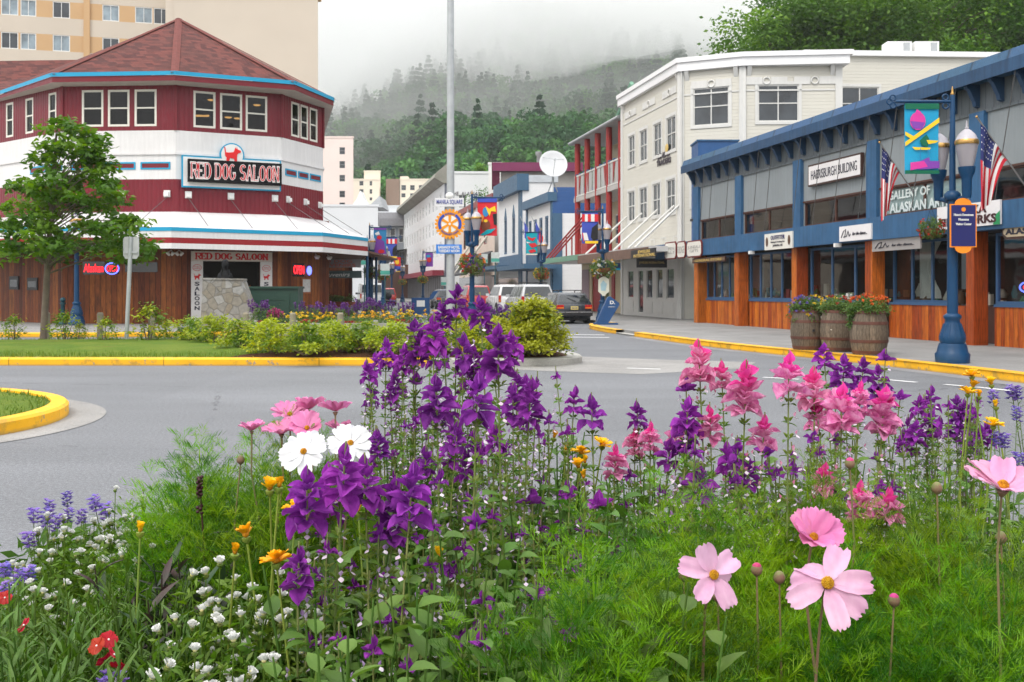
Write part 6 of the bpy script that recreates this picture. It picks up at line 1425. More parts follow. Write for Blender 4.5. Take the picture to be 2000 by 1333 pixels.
# ================================================================ barrels of flowers
def barrelwood():
    t = NT('weathered oak staves'); co = t.coord(); x = t.xyz(co); ang = t.m('ARCTAN2', x[1], x[0]); u = t.m('MULTIPLY', ang, 18/6.2832); row = t.m('FLOOR', u); tone = t.white(t.vec(row,1,2))
    g = t.noise(t.vec(t.m('MULTIPLY', u, 2.2), tone, t.m('MULTIPLY', x[2], 2.5)), 4, 6, .65); v = t.m('MULTIPLY', t.map(tone,0,1,.75,1.2), t.map(g,.3,.7,.45,1.4))
    c = t.hsv(rgb((108,96,82)), None, None, v); gr = t.map(t.m('PINGPONG', u, .5), 0, .05, .35, 1); return t.done(t.princ(t.hsv(c,None,None,gr), .8, 0, .3, t.bump(gr,.6,.01)))
OAK = barrelwood(); HOOP = mat('rusty hoop', rgb((92,58,48)), .75, .3, 8, .3)
def brl(z): return .315+.065*sin(pi*min(1,max(0,z/.9)))
BAR = [(1577,22.8,1.0,'oak barrel planter with trailing blue flowers, furthest left of three',['blue','yellow','purple','blue']),(1637,22.2,1.02,'middle oak barrel planter with green plants and white flowers',['crimson','white','yellow']),(1697,21.0,1.03,'nearest oak barrel planter with orange marigolds on top',['orange','orange','red'])]
barrel0 = None; bpos = []
for i, (px, Y, s, lb, cols) in enumerate(BAR):
    loc = ((px-HX)/F*Y, Y, .15)
    if barrel0 is None:
        t = barrel0 = thing('barrel_planter', lb, 'barrel', loc, 0, 'oak barrel planters'); MB().lathe([(brl(z),z) for z in (0,.1,.2,.3,.45,.6,.7,.8,.9)]+[(.27,.9),(.27,.84)], 36).build('staves', OAK, t)
        for z in (.03,.25,.62,.84): MB().lathe([(brl(z)+.008,z),(brl(z+.03)+.009,z+.03),(brl(z+.062)+.008,z+.062)], 36).build('hoop', HOOP, t)
        MB().lathe([(.26,.82),(.26,.86)], 20).build('soil', SOIL, t); MB().lathe([(.03,0),(.03,.03)], 10, M=Matrix.Translation((.02,-.39,.45)) @ Matrix.Rotation(R(90),4,'X')).build('bung', BLACK, t)
    else: t = dup(barrel0, loc, i*.8, None, lb)
    t.scale = (s,s,s); bpos.append(Vector(loc)); r = random.Random(i+50)
    p = thing('flower_display', ['mass of blue and yellow trailing flowers in the left barrel','green bedding plants with a few white and crimson flowers in the middle barrel','orange marigolds and red flowers in the nearest barrel'][i], 'flowers', (loc[0],loc[1],.15+.88*s), 0, 'flowers in the oak barrels')
    pts = []
    for _ in range(150):
        a = r.uniform(0,6.28); d = .40*sqrt(r.random()); pts.append((d*cos(a), d*sin(a), .30*r.random()*(1.15-d*d/.18) - (.25*r.random() if d > .36 and i == 0 else 0)))
    link('foliage', mesh_quads('foliage', leaves_at(r, pts, 16, .05, .055, .9, .7, .5), BLEAF), p)
    for k, c in enumerate(cols):
        fp = []
        for _ in range([14,9,16][i]):
            a = 2*pi*(k+r.uniform(-.2,1))/len(cols)+pi; d = .36*sqrt(r.random())+.06; fp.append((d*cos(a), d*sin(a), .36-.9*d*d+r.uniform(-.02,.05)-(r.uniform(0,.3) if i == 0 and d > .3 else 0)))
        link('blossom', mesh_quads('blossom', leaves_at(r, fp, 12, .016, .04, .8, .6, .8), FCOL[c]), p)
    if i == 2: link('foliage', mesh_quads('foliage', leaves_at(r, [(-.42+.05*r.random(),-.1+.15*r.random(),-.35+.4*r.random()) for _ in range(40)], 14, .035, .05, .9, .4), BLEAF), p)
ROPE = mat('white rope', (.62,.58,.50), .9, .15, 30, .5, 90)
for a, c, lb in ((0,1,'white rope slung between the left and middle barrels'),(1,2,'white rope slung between the middle and nearest barrels')):
    A = bpos[a]+Vector((.26,-.26,.74)); B = bpos[c]+Vector((-.24,-.29,.5)); t = thing('rope', lb, 'rope', A, 0, 'ropes on the barrels')
    b = MB(); b.tube([A.lerp(B,k/14)-A-Vector((0,.08*sin(pi*k/14),.22*sin(pi*k/14)*(1 if k < 14 else 1))) for k in range(15)], .022, 8); b.build('strand', ROPE, t); MB().ball((0,0,0), .045, 8, 6).build('knot', ROPE, t)
# ================================================================ parked vehicles (rear at y=0, nose at y=L)
TYRE = mat('tyre rubber', (.015,.015,.016), .8, .1); RIM = mat('alloy rim', (.38,.38,.40), .35, .05, metal=.7); CARG = dark_glass('car glass', (.02,.024,.026), .04)
TLIGHT = mat('tail light red', (.45,.01,.012), .25, .05, spec=.6); AMBER = mat('amber lens', (.70,.20,.02), .25, .05); PLATE = mat('plate yellow', (.62,.50,.18), .5, .05); TRIMB = mat('black car trim', (.018,.018,.02), .55); CHROME = mat('bumper silver', (.45,.46,.47), .3, .05, metal=.6)
def paint(name, col): return mat(name, col, .28, .04, 1.0, spec=.5, Coat_Weight=.6, Coat_Roughness=.08)
def car(name, label, cat, px, Y, body, L, W, H, belt, deck, rear_rake, hood_y, screen_y, wheel=.32, lights='wide', rack=False, two_tone=None, van=False, spare=False, plate=PLATE):
    t = thing(name, label, cat, ((px-HX)/F*Y, Y, .0), R(11.6), 'vehicles parked up the street'); hw = W/2; cl = .24 if not van else .22
    def loft(prof, wid, b):
        n = len(prof); vs = [(-wid(z,y),y,z) for y, z in prof]+[(wid(z,y),y,z) for y, z in prof]; c0 = (0,sum(p[0] for p in prof)/n,sum(p[1] for p in prof)/n)
        b.add(vs, [(i,(i+1)%n,n+(i+1)%n,n+i) for i in range(n)]+[list(range(n))[::-1], list(range(n,2*n))], True)
    b = MB(); wl = lambda z, y: hw*(1-.05*max(0,(.55-z))/.4)*(1-.10*max(0,(y-L+.7)/.7)**2)*(1-.05*max(0,(.25-y)/.25))
    low = [(.10,cl+.08),(0,cl+.22),(.0,belt-.12),(.06,belt),(hood_y,belt+.02),(L-.35,belt-.14),(L-.04,belt-.36),(L,cl+.2),(L-.15,cl),(.3,cl)]
    loft(low[::-1], wl, b); o = b.build('body', body, t); m = o.modifiers.new('round', 'BEVEL'); m.width = .05; m.segments = 3; m.limit_method = 'ANGLE'; m.angle_limit = R(35)
    b = MB(); wt = lambda z, y: hw*.96-(z-belt)/(H-belt)*hw*(.22 if not van else .10)
    top = [(.05,belt-.02),(rear_rake,H-.07),(rear_rake+.18,H),(screen_y-.15,H),(screen_y,H-.06),(hood_y+.1,belt-.02)]
    loft(top[::-1], wt, b); o = b.build('cabin', body, t); m = o.modifiers.new('round', 'BEVEL'); m.width = .04; m.segments = 3; m.limit_method = 'ANGLE'; m.angle_limit = R(30)
    gz0, gz1 = belt+.06, H-.12                          # glass
    ry = lambda z: .05+(rear_rake-.05)*(z-belt+.02)/(H-.07-belt+.02)
    b = MB(); w0, w1 = wt(gz0,0)-.12, wt(gz1,0)-.10; e = .012
    def rear_quad(x0b, x1b, x0t, x1t, za, zb, mm, nm, off=e):
        MB().add([(x0b,ry(za)-off,za),(x1b,ry(za)-off,za),(x1t,ry(zb)-off,zb),(x0t,ry(zb)-off,zb),(x0b,ry(za)+.01,za),(x1b,ry(za)+.01,za),(x1t,ry(zb)+.01,zb),(x0t,ry(zb)+.01,zb)], [(0,1,2,3),(0,4,5,1),(1,5,6,2),(2,6,7,3),(3,7,4,0)]).build(nm, mm, t)
    if van:
        rear_quad(-w0,-.05,-w1,-.05,gz0+.12,gz1-.02,CARG,'rear_window'); rear_quad(.05,w0,.05,w1,gz0+.12,gz1-.02,CARG,'rear_window'); MB().box(-.012,.012,-.012,.0,cl+.3,gz0).build('door_seam', TRIMB, t)
    else:
        rear_quad(-w0,w0,-w1,w1,gz0,gz1,CARG,'rear_window'); MB().tube([(.1,ry(gz0)-.03,gz0+.03),(-.28,ry(gz0+.2)-.03,gz0+.2)], .012, 5).build('rear_wiper', TRIMB, t)
    for s in (-1,1):
        for k, (ya, yb) in enumerate([(rear_rake+.12,1.15),(1.25,2.15),(2.25,hood_y-.05)] if not van else [(rear_rake+.3,1.9),(3.0,3.9)]):
            yb2 = min(yb, screen_y-.02); xa = lambda z, y: s*(wt(z,0)+.008)
            ya2 = max(ya, ry(gz1)+.1)
            MB().add([(xa(gz0,0),ya,gz0),(xa(gz0,0),yb,gz0),(xa(gz1,0),yb2,gz1),(xa(gz1,0),ya2,gz1),(xa(gz0,0)-s*.02,ya,gz0),(xa(gz0,0)-s*.02,yb,gz0),(xa(gz1,0)-s*.02,yb2,gz1),(xa(gz1,0)-s*.02,ya2,gz1)], [(0,1,2,3),(0,4,5,1),(1,5,6,2),(2,6,7,3),(3,7,4,0)]).build('side_window', CARG, t)
        for yw in (.72,L-.85):
            M = Matrix.Translation((s*(hw-.1),yw,wheel)) @ Matrix.Rotation(R(90)*s,4,'Y'); w = MB().lathe([(wheel*.6,-.1),(wheel*.94,-.11),(wheel,-.07),(wheel,.08),(wheel*.93,.12),(wheel*.6,.115)], 24, M=M).build('wheel', TYRE, t)
            MB().lathe([(.03,.128),(wheel*.35,.12),(wheel*.62,.105)][::-1], 18, M=M).build('rim', RIM, w)
            MB().side([(yw+(wheel+.05)*cos(k*pi/10), wheel+(wheel+.05)*sin(k*pi/10)) for k in range(11)], s*(hw-.02)-.012, s*(hw-.02)+.014).build('wheel_arch', TRIMB, t)
        MB().box(s*hw*.95-.02,s*hw*.95+s*.2,hood_y-.25,hood_y-.1,belt+.02,belt+.18).build('mirror', body if not van else TRIMB, t)
        x1 = s*(hw-.03); x0 = s*(hw-(.36 if lights == 'wide' else .17)); za, zb = (belt-.24,belt-.06) if lights == 'wide' else (belt-.32,belt+.08)
        l = MB().box(min(x0,x1),max(x0,x1),-.025,.08,za,zb).build('tail_light', TLIGHT, t); MB().box(min(x0,x1)+.02,max(x0,x1)-.02,-.03,-.024,za+.02,za+(zb-za)*.4).build('indicator', AMBER, l)
    bp = MB().box(-hw+.02,hw-.02,-.1,.08,cl+.12,cl+.34).build('bumper', TRIMB if not two_tone else two_tone, t); m = bp.modifiers.new('round','BEVEL'); m.width = .03; m.segments = 2; MB().box(-hw+.05,hw-.05,-.108,-.099,cl+.28,cl+.31).build('bumper_strip', CHROME, bp)
    pz = belt-.2 if not van else belt-.35; lp = MB().box(-.17,.17,-.03,.0,pz-.08,pz+.08).build('number_plate', plate, t); lettering('JNU 482', mat('plate ink', (.02,.04,.2), .6), lp, (0,-.034,pz-.01), .26, .07)
    MB().box(-hw*.8,hw*.8,.3,L-.4,.16,cl+.1).build('underside', TRIMB, t)
    if rack:
        r = MB()
        for s in (-1,1): r.tube([(s*hw*.62,rear_rake+.35,H+.02),(s*hw*.62,rear_rake+.4,H+.09),(s*hw*.62,screen_y-.5,H+.09),(s*hw*.62,screen_y-.4,H+.01)], .022, 6)
        for y in (rear_rake+.5,1.6): r.tube([(-hw*.72,y,H+.1),(hw*.72,y,H+.1)], .02, 6)
        r.build('roof_rack', TRIMB, t)
    if spare: MB().lathe([(.1,-.12),(.33,-.12),(.36,0),(.33,.1),(.1,.1)], 20, M=Matrix.Translation((0,-.14,.95)) @ Matrix.Rotation(R(90),4,'X')).build('spare_wheel', TYRE, t)
    return t
car('parked_car', 'dark hatchback parked at the kerb beside the blue slanted newspaper box', 'car', 1122, 44.6, paint('charcoal blue paint', (.022,.028,.036)), 4.0, 1.70, 1.41, .92, 0, .42, 2.95, 2.35, .3, 'wide', True)
car('parked_car', 'silver off road wagon parked just beyond the dark hatchback', 'car', 1052, 51.5, paint('silver paint', (.46,.47,.48)), 4.7, 1.86, 1.82, 1.12, 0, .35, 3.35, 2.75, .38, 'tall', True, two_tone=paint('silver paint', (0,0,0)))
car('parked_car', 'white off road wagon parked between the silver wagon and the red one', 'car', 1004, 58.5, paint('white car paint', (.68,.68,.68)), 4.7, 1.9, 1.85, 1.14, 0, .3, 3.35, 2.75, .38, 'tall', True, two_tone=paint('white car paint', (0,0,0)))
car('parked_car', 'red estate car parked behind the lamp post with the bear banner', 'car', 936, 69.5, paint('red car paint', (.42,.02,.02)), 4.6, 1.86, 1.86, 1.1, 0, .3, 3.3, 2.7, .36, 'tall', True, two_tone=paint('red car paint', (0,0,0)))
car('parked_car', 'dark car mostly hidden behind the grey pole', 'car', 874, 80, paint('dark blue paint', (.02,.025,.045)), 4.4, 1.8, 1.6, 1.0, 0, .3, 3.1, 2.5, .32, 'wide')
car('parked_van', 'white panel van parked on the left beyond the island flowers', 'van', 726, 84, paint('white car paint', (0,0,0)), 5.4, 2.02, 2.12, 1.15, 0, .1, 4.2, 3.9, .36, 'tall', van=True, two_tone=TRIMB)
car('parked_jeep', 'small red vehicle with a rear spare wheel beyond the white van', 'car', 758, 99, paint('bright red paint', (.5,.03,.03)), 3.8, 1.7, 1.75, 1.05, 0, .1, 2.6, 2.3, .36, 'tall', spare=True, two_tone=TRIMB)
# ================================================================ the raised flower bed in front of the camera
SOILZ = .70
bed = smooth([(-1.15,.95),(-1.35,1.6),(-1.2,2.35),(-.6,2.95),(.5,3.1),(1.25,2.8),(1.55,2.1),(1.4,1.35),(1.0,.75),(.3,.42),(-.6,.45)], 2, True)
bed = [tuple(p) for p in bed][::-1]
if sum(bed[i][0]*bed[(i+1)%len(bed)][1]-bed[(i+1)%len(bed)][0]*bed[i][1] for i in range(len(bed))) < 0: bed = bed[::-1]
t = thing('flower_bed', 'raised concrete planter bed full of flowers in front of the street', 'planter', (0,1.7,0))
inn = offset(bed, .10, True); b = MB(); n = len(bed)
o_ = [(p[0],p[1]-1.7) for p in bed]; i_ = [(p[0],p[1]-1.7) for p in inn]
for A, z0, B, z1 in ((o_,0,o_,.72),(o_,.72,i_,.72),(i_,.72,i_,.6)):
    b.add([(p[0],p[1],z0) for p in A]+[(p[0],p[1],z1) for p in B], [(i,(i+1)%n,n+(i+1)%n,n+i) for i in range(n)])
b.build('planter_wall', m_concrete('exposed aggregate', (.34,.32,.30), None, .6), t)
MB().add([(p[0],p[1],SOILZ) for p in i_], [list(range(n))]).build('soil', SOIL, t)

def blade(L, W, nl=6, nw=3, bend=0.0, cup=0.0, prof=None, twist=0.0, wave=0.0, ph=0.0, tooth=0.0):
    """a leaf or petal lying along +x from the origin: rows of points"""
    rows = []; x = z = 0.0
    for i in range(nl+1):
        t = i/nl; w = W*(prof(t) if prof else sin(pi*min(1,max(0,t**.75)))); a = bend*t
        if i: x += cos(a)*L/nl; z += sin(a)*L/nl
        row = []
        for j in range(nw+1):
            v = j/nw*2-1; lz = cup*abs(v)**1.6*w + wave*w*sin(v*5+ph)*t; tx = -tooth*L*(abs(sin(v*4.6+ph)))*(t > .99)
            row.append(Vector((x - sin(a)*lz + tx, v*w/2, z + cos(a)*lz)))
        rows.append(row)
    return rows
def put(mb, rows, M, mi=None, rag=0.0):
    if mi is not None: mb.mi = mi
    nl, nw = len(rows)-1, len(rows[0])-1; W_ = nw+1
    jt = (lambda: Vector((rng.gauss(0,1),rng.gauss(0,1),rng.gauss(0,1)))*rag) if rag else (lambda: Vector())
    mb.add([M @ (p+jt()) for row in rows for p in row], [(i*W_+j, (i+1)*W_+j, (i+1)*W_+j+1, i*W_+j+1) for i in range(nl) for j in range(nw)], True)
def frame(pos, az, pitch, roll=0.0):
    return Matrix.Translation(pos) @ Matrix.Rotation(az,4,'Z') @ Matrix.Rotation(-pitch,4,'Y') @ Matrix.Rotation(roll,4,'X')
OV = lambda t: max(.02, sin(pi*min(1,t**.62))**.8 if t < 1 else .02)            # ovate with a point
OBL = lambda t: (.30+.70*sin(pi/2*min(1,t/.5))) if t < .72 else 1-.34*((t-.72)/.28)**2
BRA = lambda t: max(.02, (min(1,t/.38))**.6*(1-max(0,(t-.38)/.62)**1.9))
LAN = lambda t: max(.03, (t**.5)*(1-t)*2.1)                                      # lance
BLUNT = lambda t: max(.16, min(1, (t/.62)**.8) if t < .8 else 1-.28*((t-.8)/.2)**2)   # cosmos petal
def veined(name, col, col2, trans=.25, rnd=.1, rough=.55, scale=55, sat=1.0, fuzz=None):
    t = NT(name); co = t.coord(); n = t.noise(t.scalev(co, (1,1,.35)), scale, 4, .6); c = t.mix(t.map(n, .38, .66, 0, 1), col, col2)
    ran = t.rnd(); c = t.hsv(c, t.map(ran,0,1,.488,.512), None, t.map(t.white(t.vec(ran,1,2)),0,1,1-rnd,1+rnd))
    p = t.princ(c, rough, 0, .2 if fuzz else .3, t.bump(n, .35, .002), **({'Sheen_Weight': .45, 'Sheen_Tint': fuzz, 'Sheen_Roughness': .5} if fuzz else {})); tr = t.n('ShaderNodeBsdfTranslucent'); t.put(tr.inputs[0], c); mx = t.n('ShaderNodeMixShader'); mx.inputs[0].default_value = trans
    t.t.links.new(p, mx.inputs[1]); t.t.links.new(tr.outputs[0], mx.inputs[2]); return t.done(mx.outputs[0])
STEM = leafmat('flower stem', (.20,.28,.06), (.22,.21,.09), .15, .1, .6, 20); GLEAF = leafmat('sage leaf', (.075,.165,.022), (.115,.215,.035), .32, .15, .55, 25); CALYX = leafmat('calyx green', (.17,.28,.04), (.21,.25,.07), .35, .1, .6, 40)
PURP = veined('purple bract', (.34,.044,.42), (.15,.011,.21), .32, .2, .6, 55, 1.0, (.55,.25,.75)); PINKT = veined('hot pink bract', (.82,.075,.38), (.72,.04,.28), .38, .08, .6, 55, 1.0, (.9,.5,.7)); PINKL = veined('pale pink bract', (.84,.38,.58), (.60,.08,.30), .38, .1, .6, 110, 1.0, (.9,.6,.8))
LILAC = veined('lilac floret', (.42,.22,.55), (.62,.52,.68), .3); PALEF = veined('pale floret', (.74,.68,.74), (.66,.5,.64), .3); PINKF = veined('pink floret', (.70,.16,.36), (.72,.45,.55), .3)

def salvia_proto(seed, tiers, pink=False, stem=.86, big=1.0):
    tiers = tiers+1 if tiers > 1 else tiers; r = random.Random(seed); t = thing('salvia', '', 'salvia'); z = 0.0
    sx, sy = r.uniform(-.05,.05), r.uniform(-.05,.05); P = lambda zz: Vector((sx*(zz*zz)*1.2, sy*(zz*zz)*1.2, zz))   # stem line below the tip
    b = MB()
    # tuft on top then spreading whorls, broad and overlapping
    az = r.uniform(0, 6.28); zt = -.019
    for i in range(4):
        put(b, blade(.019*big, .0135*big, 5, 4, .30, .45, OV, ph=r.random()*6), frame(P(zt)+Vector((0,0,-.003*i)), az+i*1.7, R(80-9*i)), 0)
    for i in range(tiers):
        f = i/max(1,tiers-1) if tiers > 1 else .5; Lb = ((.019 if pink else .0165)+.0085*min(1,f*1.4))*big*(1 if tiers > 1 else .9); nb = (5 if i == 0 else 7) if pink else (4 if i == 0 else 6)
        pitch = R(40-(38 if pink else 60)*f+r.uniform(-8,8)); zt -= ((.0098 if pink else .0082)+.0022*f)*big
        for s in range(nb):
            a = az+i*.8+s*2*pi/nb+r.uniform(-.35,.35); L1 = Lb*r.uniform(.8,1.2); W1 = L1*(r.uniform(.8,1.0) if pink else r.uniform(.66,.85))
            put(b, blade(L1, W1, 9, 6, r.uniform(-.9,.4), .22+.3*r.random(), BRA, wave=.15, ph=r.random()*6), frame(P(zt)+Vector((.0025*cos(a),.0025*sin(a),r.uniform(-.003,.003))), a, pitch+r.uniform(-.3,.3), r.uniform(-.45,.45)), (1 if (pink and (f > .3 or r.random() < .2)) else 0), .00042)
    b.build('bract_blossom', [PINKT, PINKL] if pink else [PURP, PURP], t)
    fo = MB(); fl = MB(); z = zt-.022; k = 0
    while z > -.60:
        low = (-z)/.60
        for s in (0,1):                                # small leaf pair under each whorl, broader further down
            a = az+(k%2)*pi/2+s*pi+r.uniform(-.2,.2); Ll = .013+.02*low if z > -.33 else r.uniform(.032,.05); 
            if z > -.36 or r.random() < .75: put(fo, blade(Ll, Ll*.62, 4, 2, -.6, .15, OV, wave=.08), frame(P(z), a, R(22 if z > -.36 else 8)+r.uniform(-.25,.25), r.uniform(-.3,.3)), 0)
        if z > -.38:
            for s in range(4):
                a = az+s*pi/2+r.uniform(-.25,.25); p = P(z)+Vector((.004*cos(a),.004*sin(a),.003)); put(fo, blade(.010,.006,3,2,.2,.5), frame(p, a, R(35)), 1)
                if r.random() < .30:
                    q = p+Vector((.010*cos(a),.010*sin(a),.006)); put(fl, blade(.008,.0055,3,2,.9,.5), frame(q, a, R(40)), 0); put(fl, blade(.008,.007,3,2,-.9,-.2), frame(q, a, R(0)), 1)
        z -= .025*r.uniform(.85,1.2)*(1 if z > -.36 else 1.5); k += 1
    fo.build('foliage', [GLEAF, CALYX], t); fl.build('floret_blossom', [PINKF, PALEF] if pink else [LILAC, PALEF], t)
    MB().tube([P(-stem*k/10) for k in range(11)], [.0011+.0016*k/10 for k in range(11)], 5).build('stem', STEM, t)
    return t
def green_salvia(seed):                                # a spike still in bud with only a touch of colour
    t = salvia_proto(seed, 1, False, .8, .55); return t
SP = {'L': [salvia_proto(101,3), salvia_proto(102,4), salvia_proto(103,3,False,.86,1.1), salvia_proto(104,2,False,.86,1.15), salvia_proto(105,5,False,.86,.95), salvia_proto(106,3,False,.86,1.0)], 'M': [salvia_proto(111,2), salvia_proto(112,2,False,.86,.9), salvia_proto(113,3,False,.86,.85), salvia_proto(114,1,False,.86,1.05)], 'S': [salvia_proto(121,1,False,.86,.75), salvia_proto(122,1,False,.86,.62), green_salvia(123), green_salvia(124)],
      'P': [salvia_proto(131,3,True,.86,1.15), salvia_proto(132,4,True,.86,1.1), salvia_proto(133,2,True,.86,1.1), salvia_proto(134,3,True,.86,1.05)], 'p': [salvia_proto(141,2,True,.86,.9), salvia_proto(142,3,True,.86,.85)]}
_n = {k: 0 for k in SP}; _rs = random.Random(404)
def salvia(kind, px, py, Y, lb, grp, sc=1.0):
    L = SP[kind]; i = _n[kind] % len(L); o = L[i] if _n[kind] < len(L) else dup(L[i]); _n[kind] += 1
    p = at(px, py, Y); o.location = p; s = sc*_rs.uniform(.92,1.1); o.scale = (s,s,max(s,.9)); o.rotation_euler = (_rs.uniform(-.10,.10), _rs.uniform(-.10,.10), _rs.uniform(0,6.28)); o['label'] = lb; o['group'] = grp; return o
G1, G2, G3 = 'purple salvia in the middle of the bed', 'pink salvia on the right of the bed', 'purple salvia in the right-hand clump'
MID = [('M',892,551,1.75,'tallest purple salvia, its head right against the grey pole'),('M',937,571,1.62,'second tallest purple salvia, just right of the grey pole'),('M',862,583,1.75,'purple salvia with a small head left of the grey pole'),('L',848,612,1.7,'purple salvia leaning left of the grey pole over the golden shrubs'),('M',808,620,1.8,'purple salvia standing over the golden shrubs left of the grey pole'),
  ('L',972,628,1.42,'large full headed purple salvia right of the grey pole'),('L',852,730,1.35,'large purple salvia with spreading bracts low before the pole'),('L',934,726,1.3,'large purple salvia with drooping bracts below the big full headed one'),('L',1038,733,1.4,'large purple salvia against the road, right edge of the tall clump'),('M',1155,766,1.6,'lone purple salvia head against the road right of the clump'),('M',1243,778,1.75,'purple salvia head against the road before the pink ones'),('S',1072,800,1.8,'small purple salvia head between the clump and the lone one'),('S',1108,818,1.7,'small purple salvia head just left of the lone one'),
  ('L',676,862,1.12,'foremost big purple salvia beside the white cosmos'),('L',712,884,1.16,'big purple salvia right of the foremost one, heads touching'),('L',808,896,1.12,'big purple salvia low in the middle, right of the foremost cluster'),('L',600,910,1.15,'big purple salvia at the left edge of the bed by the cosmos'),('L',642,905,1.2,'big purple salvia between the white cosmos and the foremost cluster'),('M',584,1058,1.1,'purple salvia low beside the yellow flower'),('L',775,925,1.18,'big purple salvia tucked left of the low middle one'),('M',1168,955,1.45,'lone purple head low among green stems, in mid bed'),('M',1362,896,1.4,'lone purple head low under the pink salvia'),
  ('L',755,655,1.9,None),('M',735,684,2.0,None),('L',790,668,1.85,None),('L',822,640,1.8,None),('L',860,650,1.8,None),('L',905,650,1.7,None),('M',925,668,1.75,None),('L',915,690,1.75,None),('M',783,690,1.9,None),('M',770,720,2.0,None),('M',727,745,2.05,None),('S',716,772,2.0,None),('M',760,740,1.95,None),('M',812,725,1.8,None),('M',880,760,1.7,None),('M',1000,640,1.65,None),('M',1010,720,1.6,None),('L',1002,745,1.55,None),('M',962,705,1.6,None),('S',775,780,1.9,None),('S',820,790,1.7,None),('M',895,820,1.5,None),('M',968,820,1.5,None),('S',1030,815,1.6,None),('S',940,860,1.45,None),('M',925,835,1.5,None),('S',735,830,1.8,None),('S',880,815,1.6,None),('S',985,860,1.5,None),('S',1050,725,1.7,None),('S',1085,715,1.8,None),('S',740,1010,1.15,None),('S',640,1040,1.12,None),('S',845,995,1.15,None),('S',662,1215,1.0,None),('S',728,1228,1.0,None),('S',800,1262,.98,None),('S',1020,1010,1.25,None),('S',1290,935,1.5,None),('S',1230,905,1.6,None),('S',1115,940,1.4,None),('S',840,1070,1.15,None),('S',905,1040,1.2,None),('S',860,905,1.3,None),('M',1340,735,1.55,None),('L',1345,770,1.45,None),('L',1335,800,1.5,None),('M',1310,850,1.5,None),('M',1440,850,1.5,None),('M',1460,880,1.45,None),('M',1495,860,1.5,None),('S',1525,900,1.5,None),('M',1420,860,1.55,None)]
for _k in range(20):
    _q = _rs.random(); MID.append(('M' if _rs.random() < .6 else 'S', _rs.uniform(715,1130), 690+290*_q+_rs.uniform(-20,20), 2.0-.7*_q, None))
for k, px, py, Y, lb in MID:
    sc = 1.0
    sc = 1.0 if lb else .86
    salvia(k, px, py, Y, lb or ('purple salvia in the dense clump left of and around the grey pole' if py < 830 and px < 1060 else 'dark purple salvia showing between the pink salvia stems' if px > 1300 else 'small purple salvia low among the green stems of the bed'), G1 if px < 1300 else 'purple salvia between the pink ones', sc)
PK = [('P',1364,664,1.55,'tallest pink salvia, furthest left of the pink group'),('p',1408,700,1.6,'small pink salvia head second from the left'),('P',1458,703,1.35,'pink salvia with deep layered bracts left of the middle one'),('P',1541,685,1.28,'broadest pink salvia in the middle of the group'),('P',1590,714,1.5,'pink salvia just right of the broadest one'),('P',1645,748,1.35,'pink salvia with stacked pale bracts, lower right of the middle'),('p',1682,737,1.5,'pink salvia behind the stacked pale one'),('P',1730,752,1.5,'furthest right pink salvia head'),('p',1592,776,1.5,'small pink salvia below the broadest one'),('p',1386,785,1.45,'low pink salvia under the tallest pink one'),('p',1494,805,1.4,'low wide pink salvia under the layered one'),('p',1270,818,1.7,'little pink salvia head left of the pink group against the road'),('p',1322,817,1.7,'little pink salvia tip beside the dark purple heads'),('p',1203,862,1.6,'lone little pink salvia near the yellow flowers'),('p',1612,896,1.35,'small pink salvia tip low on the right'),('p',1680,930,1.3,'tiny pink salvia low at right in the green'),('p',1738,945,1.3,'tiny pink salvia low at right edge of the feathery leaves'),('p',1240,828,1.75,'faint pink salvia tip left of the little pink head')]
for k, px, py, Y, lb in PK: salvia(k, px, py, Y, lb, G2, .86 if k == 'P' else .8)
RT = [('M',1607,664,1.9,'purple salvia tip above the pink group, below the nearest barrel'),('M',1730,680,1.95,'purple salvia tip left of the nearest lamp post base'),('L',1650,690,1.9,'double headed purple salvia behind the pink group'),('M',1688,694,1.9,'purple salvia right of the double headed one behind the pink group')]
for k in range(34):
    q = _rs.random(); RT.append(('M' if _rs.random() < .7 else 'S', 1755+175*_rs.random(), 745+95*q, 2.0+.25*_rs.random(), 'purple salvia in the far right clump by the yellow flowers'))
for k in range(7): RT.append(('M', 1620+130*_rs.random(), 705+70*_rs.random(), 2.05, 'purple salvia behind the pink ones, below the barrels'))
for k, px, py, Y, lb in RT: salvia(k, px, py, Y, lb, G3, .92)
for k in range(150):                                   # spikes still green with a touch of colour fill the middle of the bed
    py = 790+430*_rs.random()**.9; px = _rs.uniform(600,1330) if py > 900 else _rs.uniform(720,1120); Y = 2.05-1.0*(py-790)/430+_rs.uniform(-.12,.12)
    if _rs.random() < .22: px = _rs.uniform(1340,1760); py = _rs.uniform(800,960); Y = _rs.uniform(1.3,1.7)
    L = SP['S'][2:]; o = dup(L[k % 2]); o.location = at(px,py,Y); s = _rs.uniform(.9,1.15); o.scale = (s,s,s); o.rotation_euler = (_rs.uniform(-.12,.12),_rs.uniform(-.12,.12),_rs.uniform(0,6.28)); o['label'] = 'green salvia spike with tiny lilac florets and barely coloured tip'; o['group'] = 'green salvia spikes in the bed'

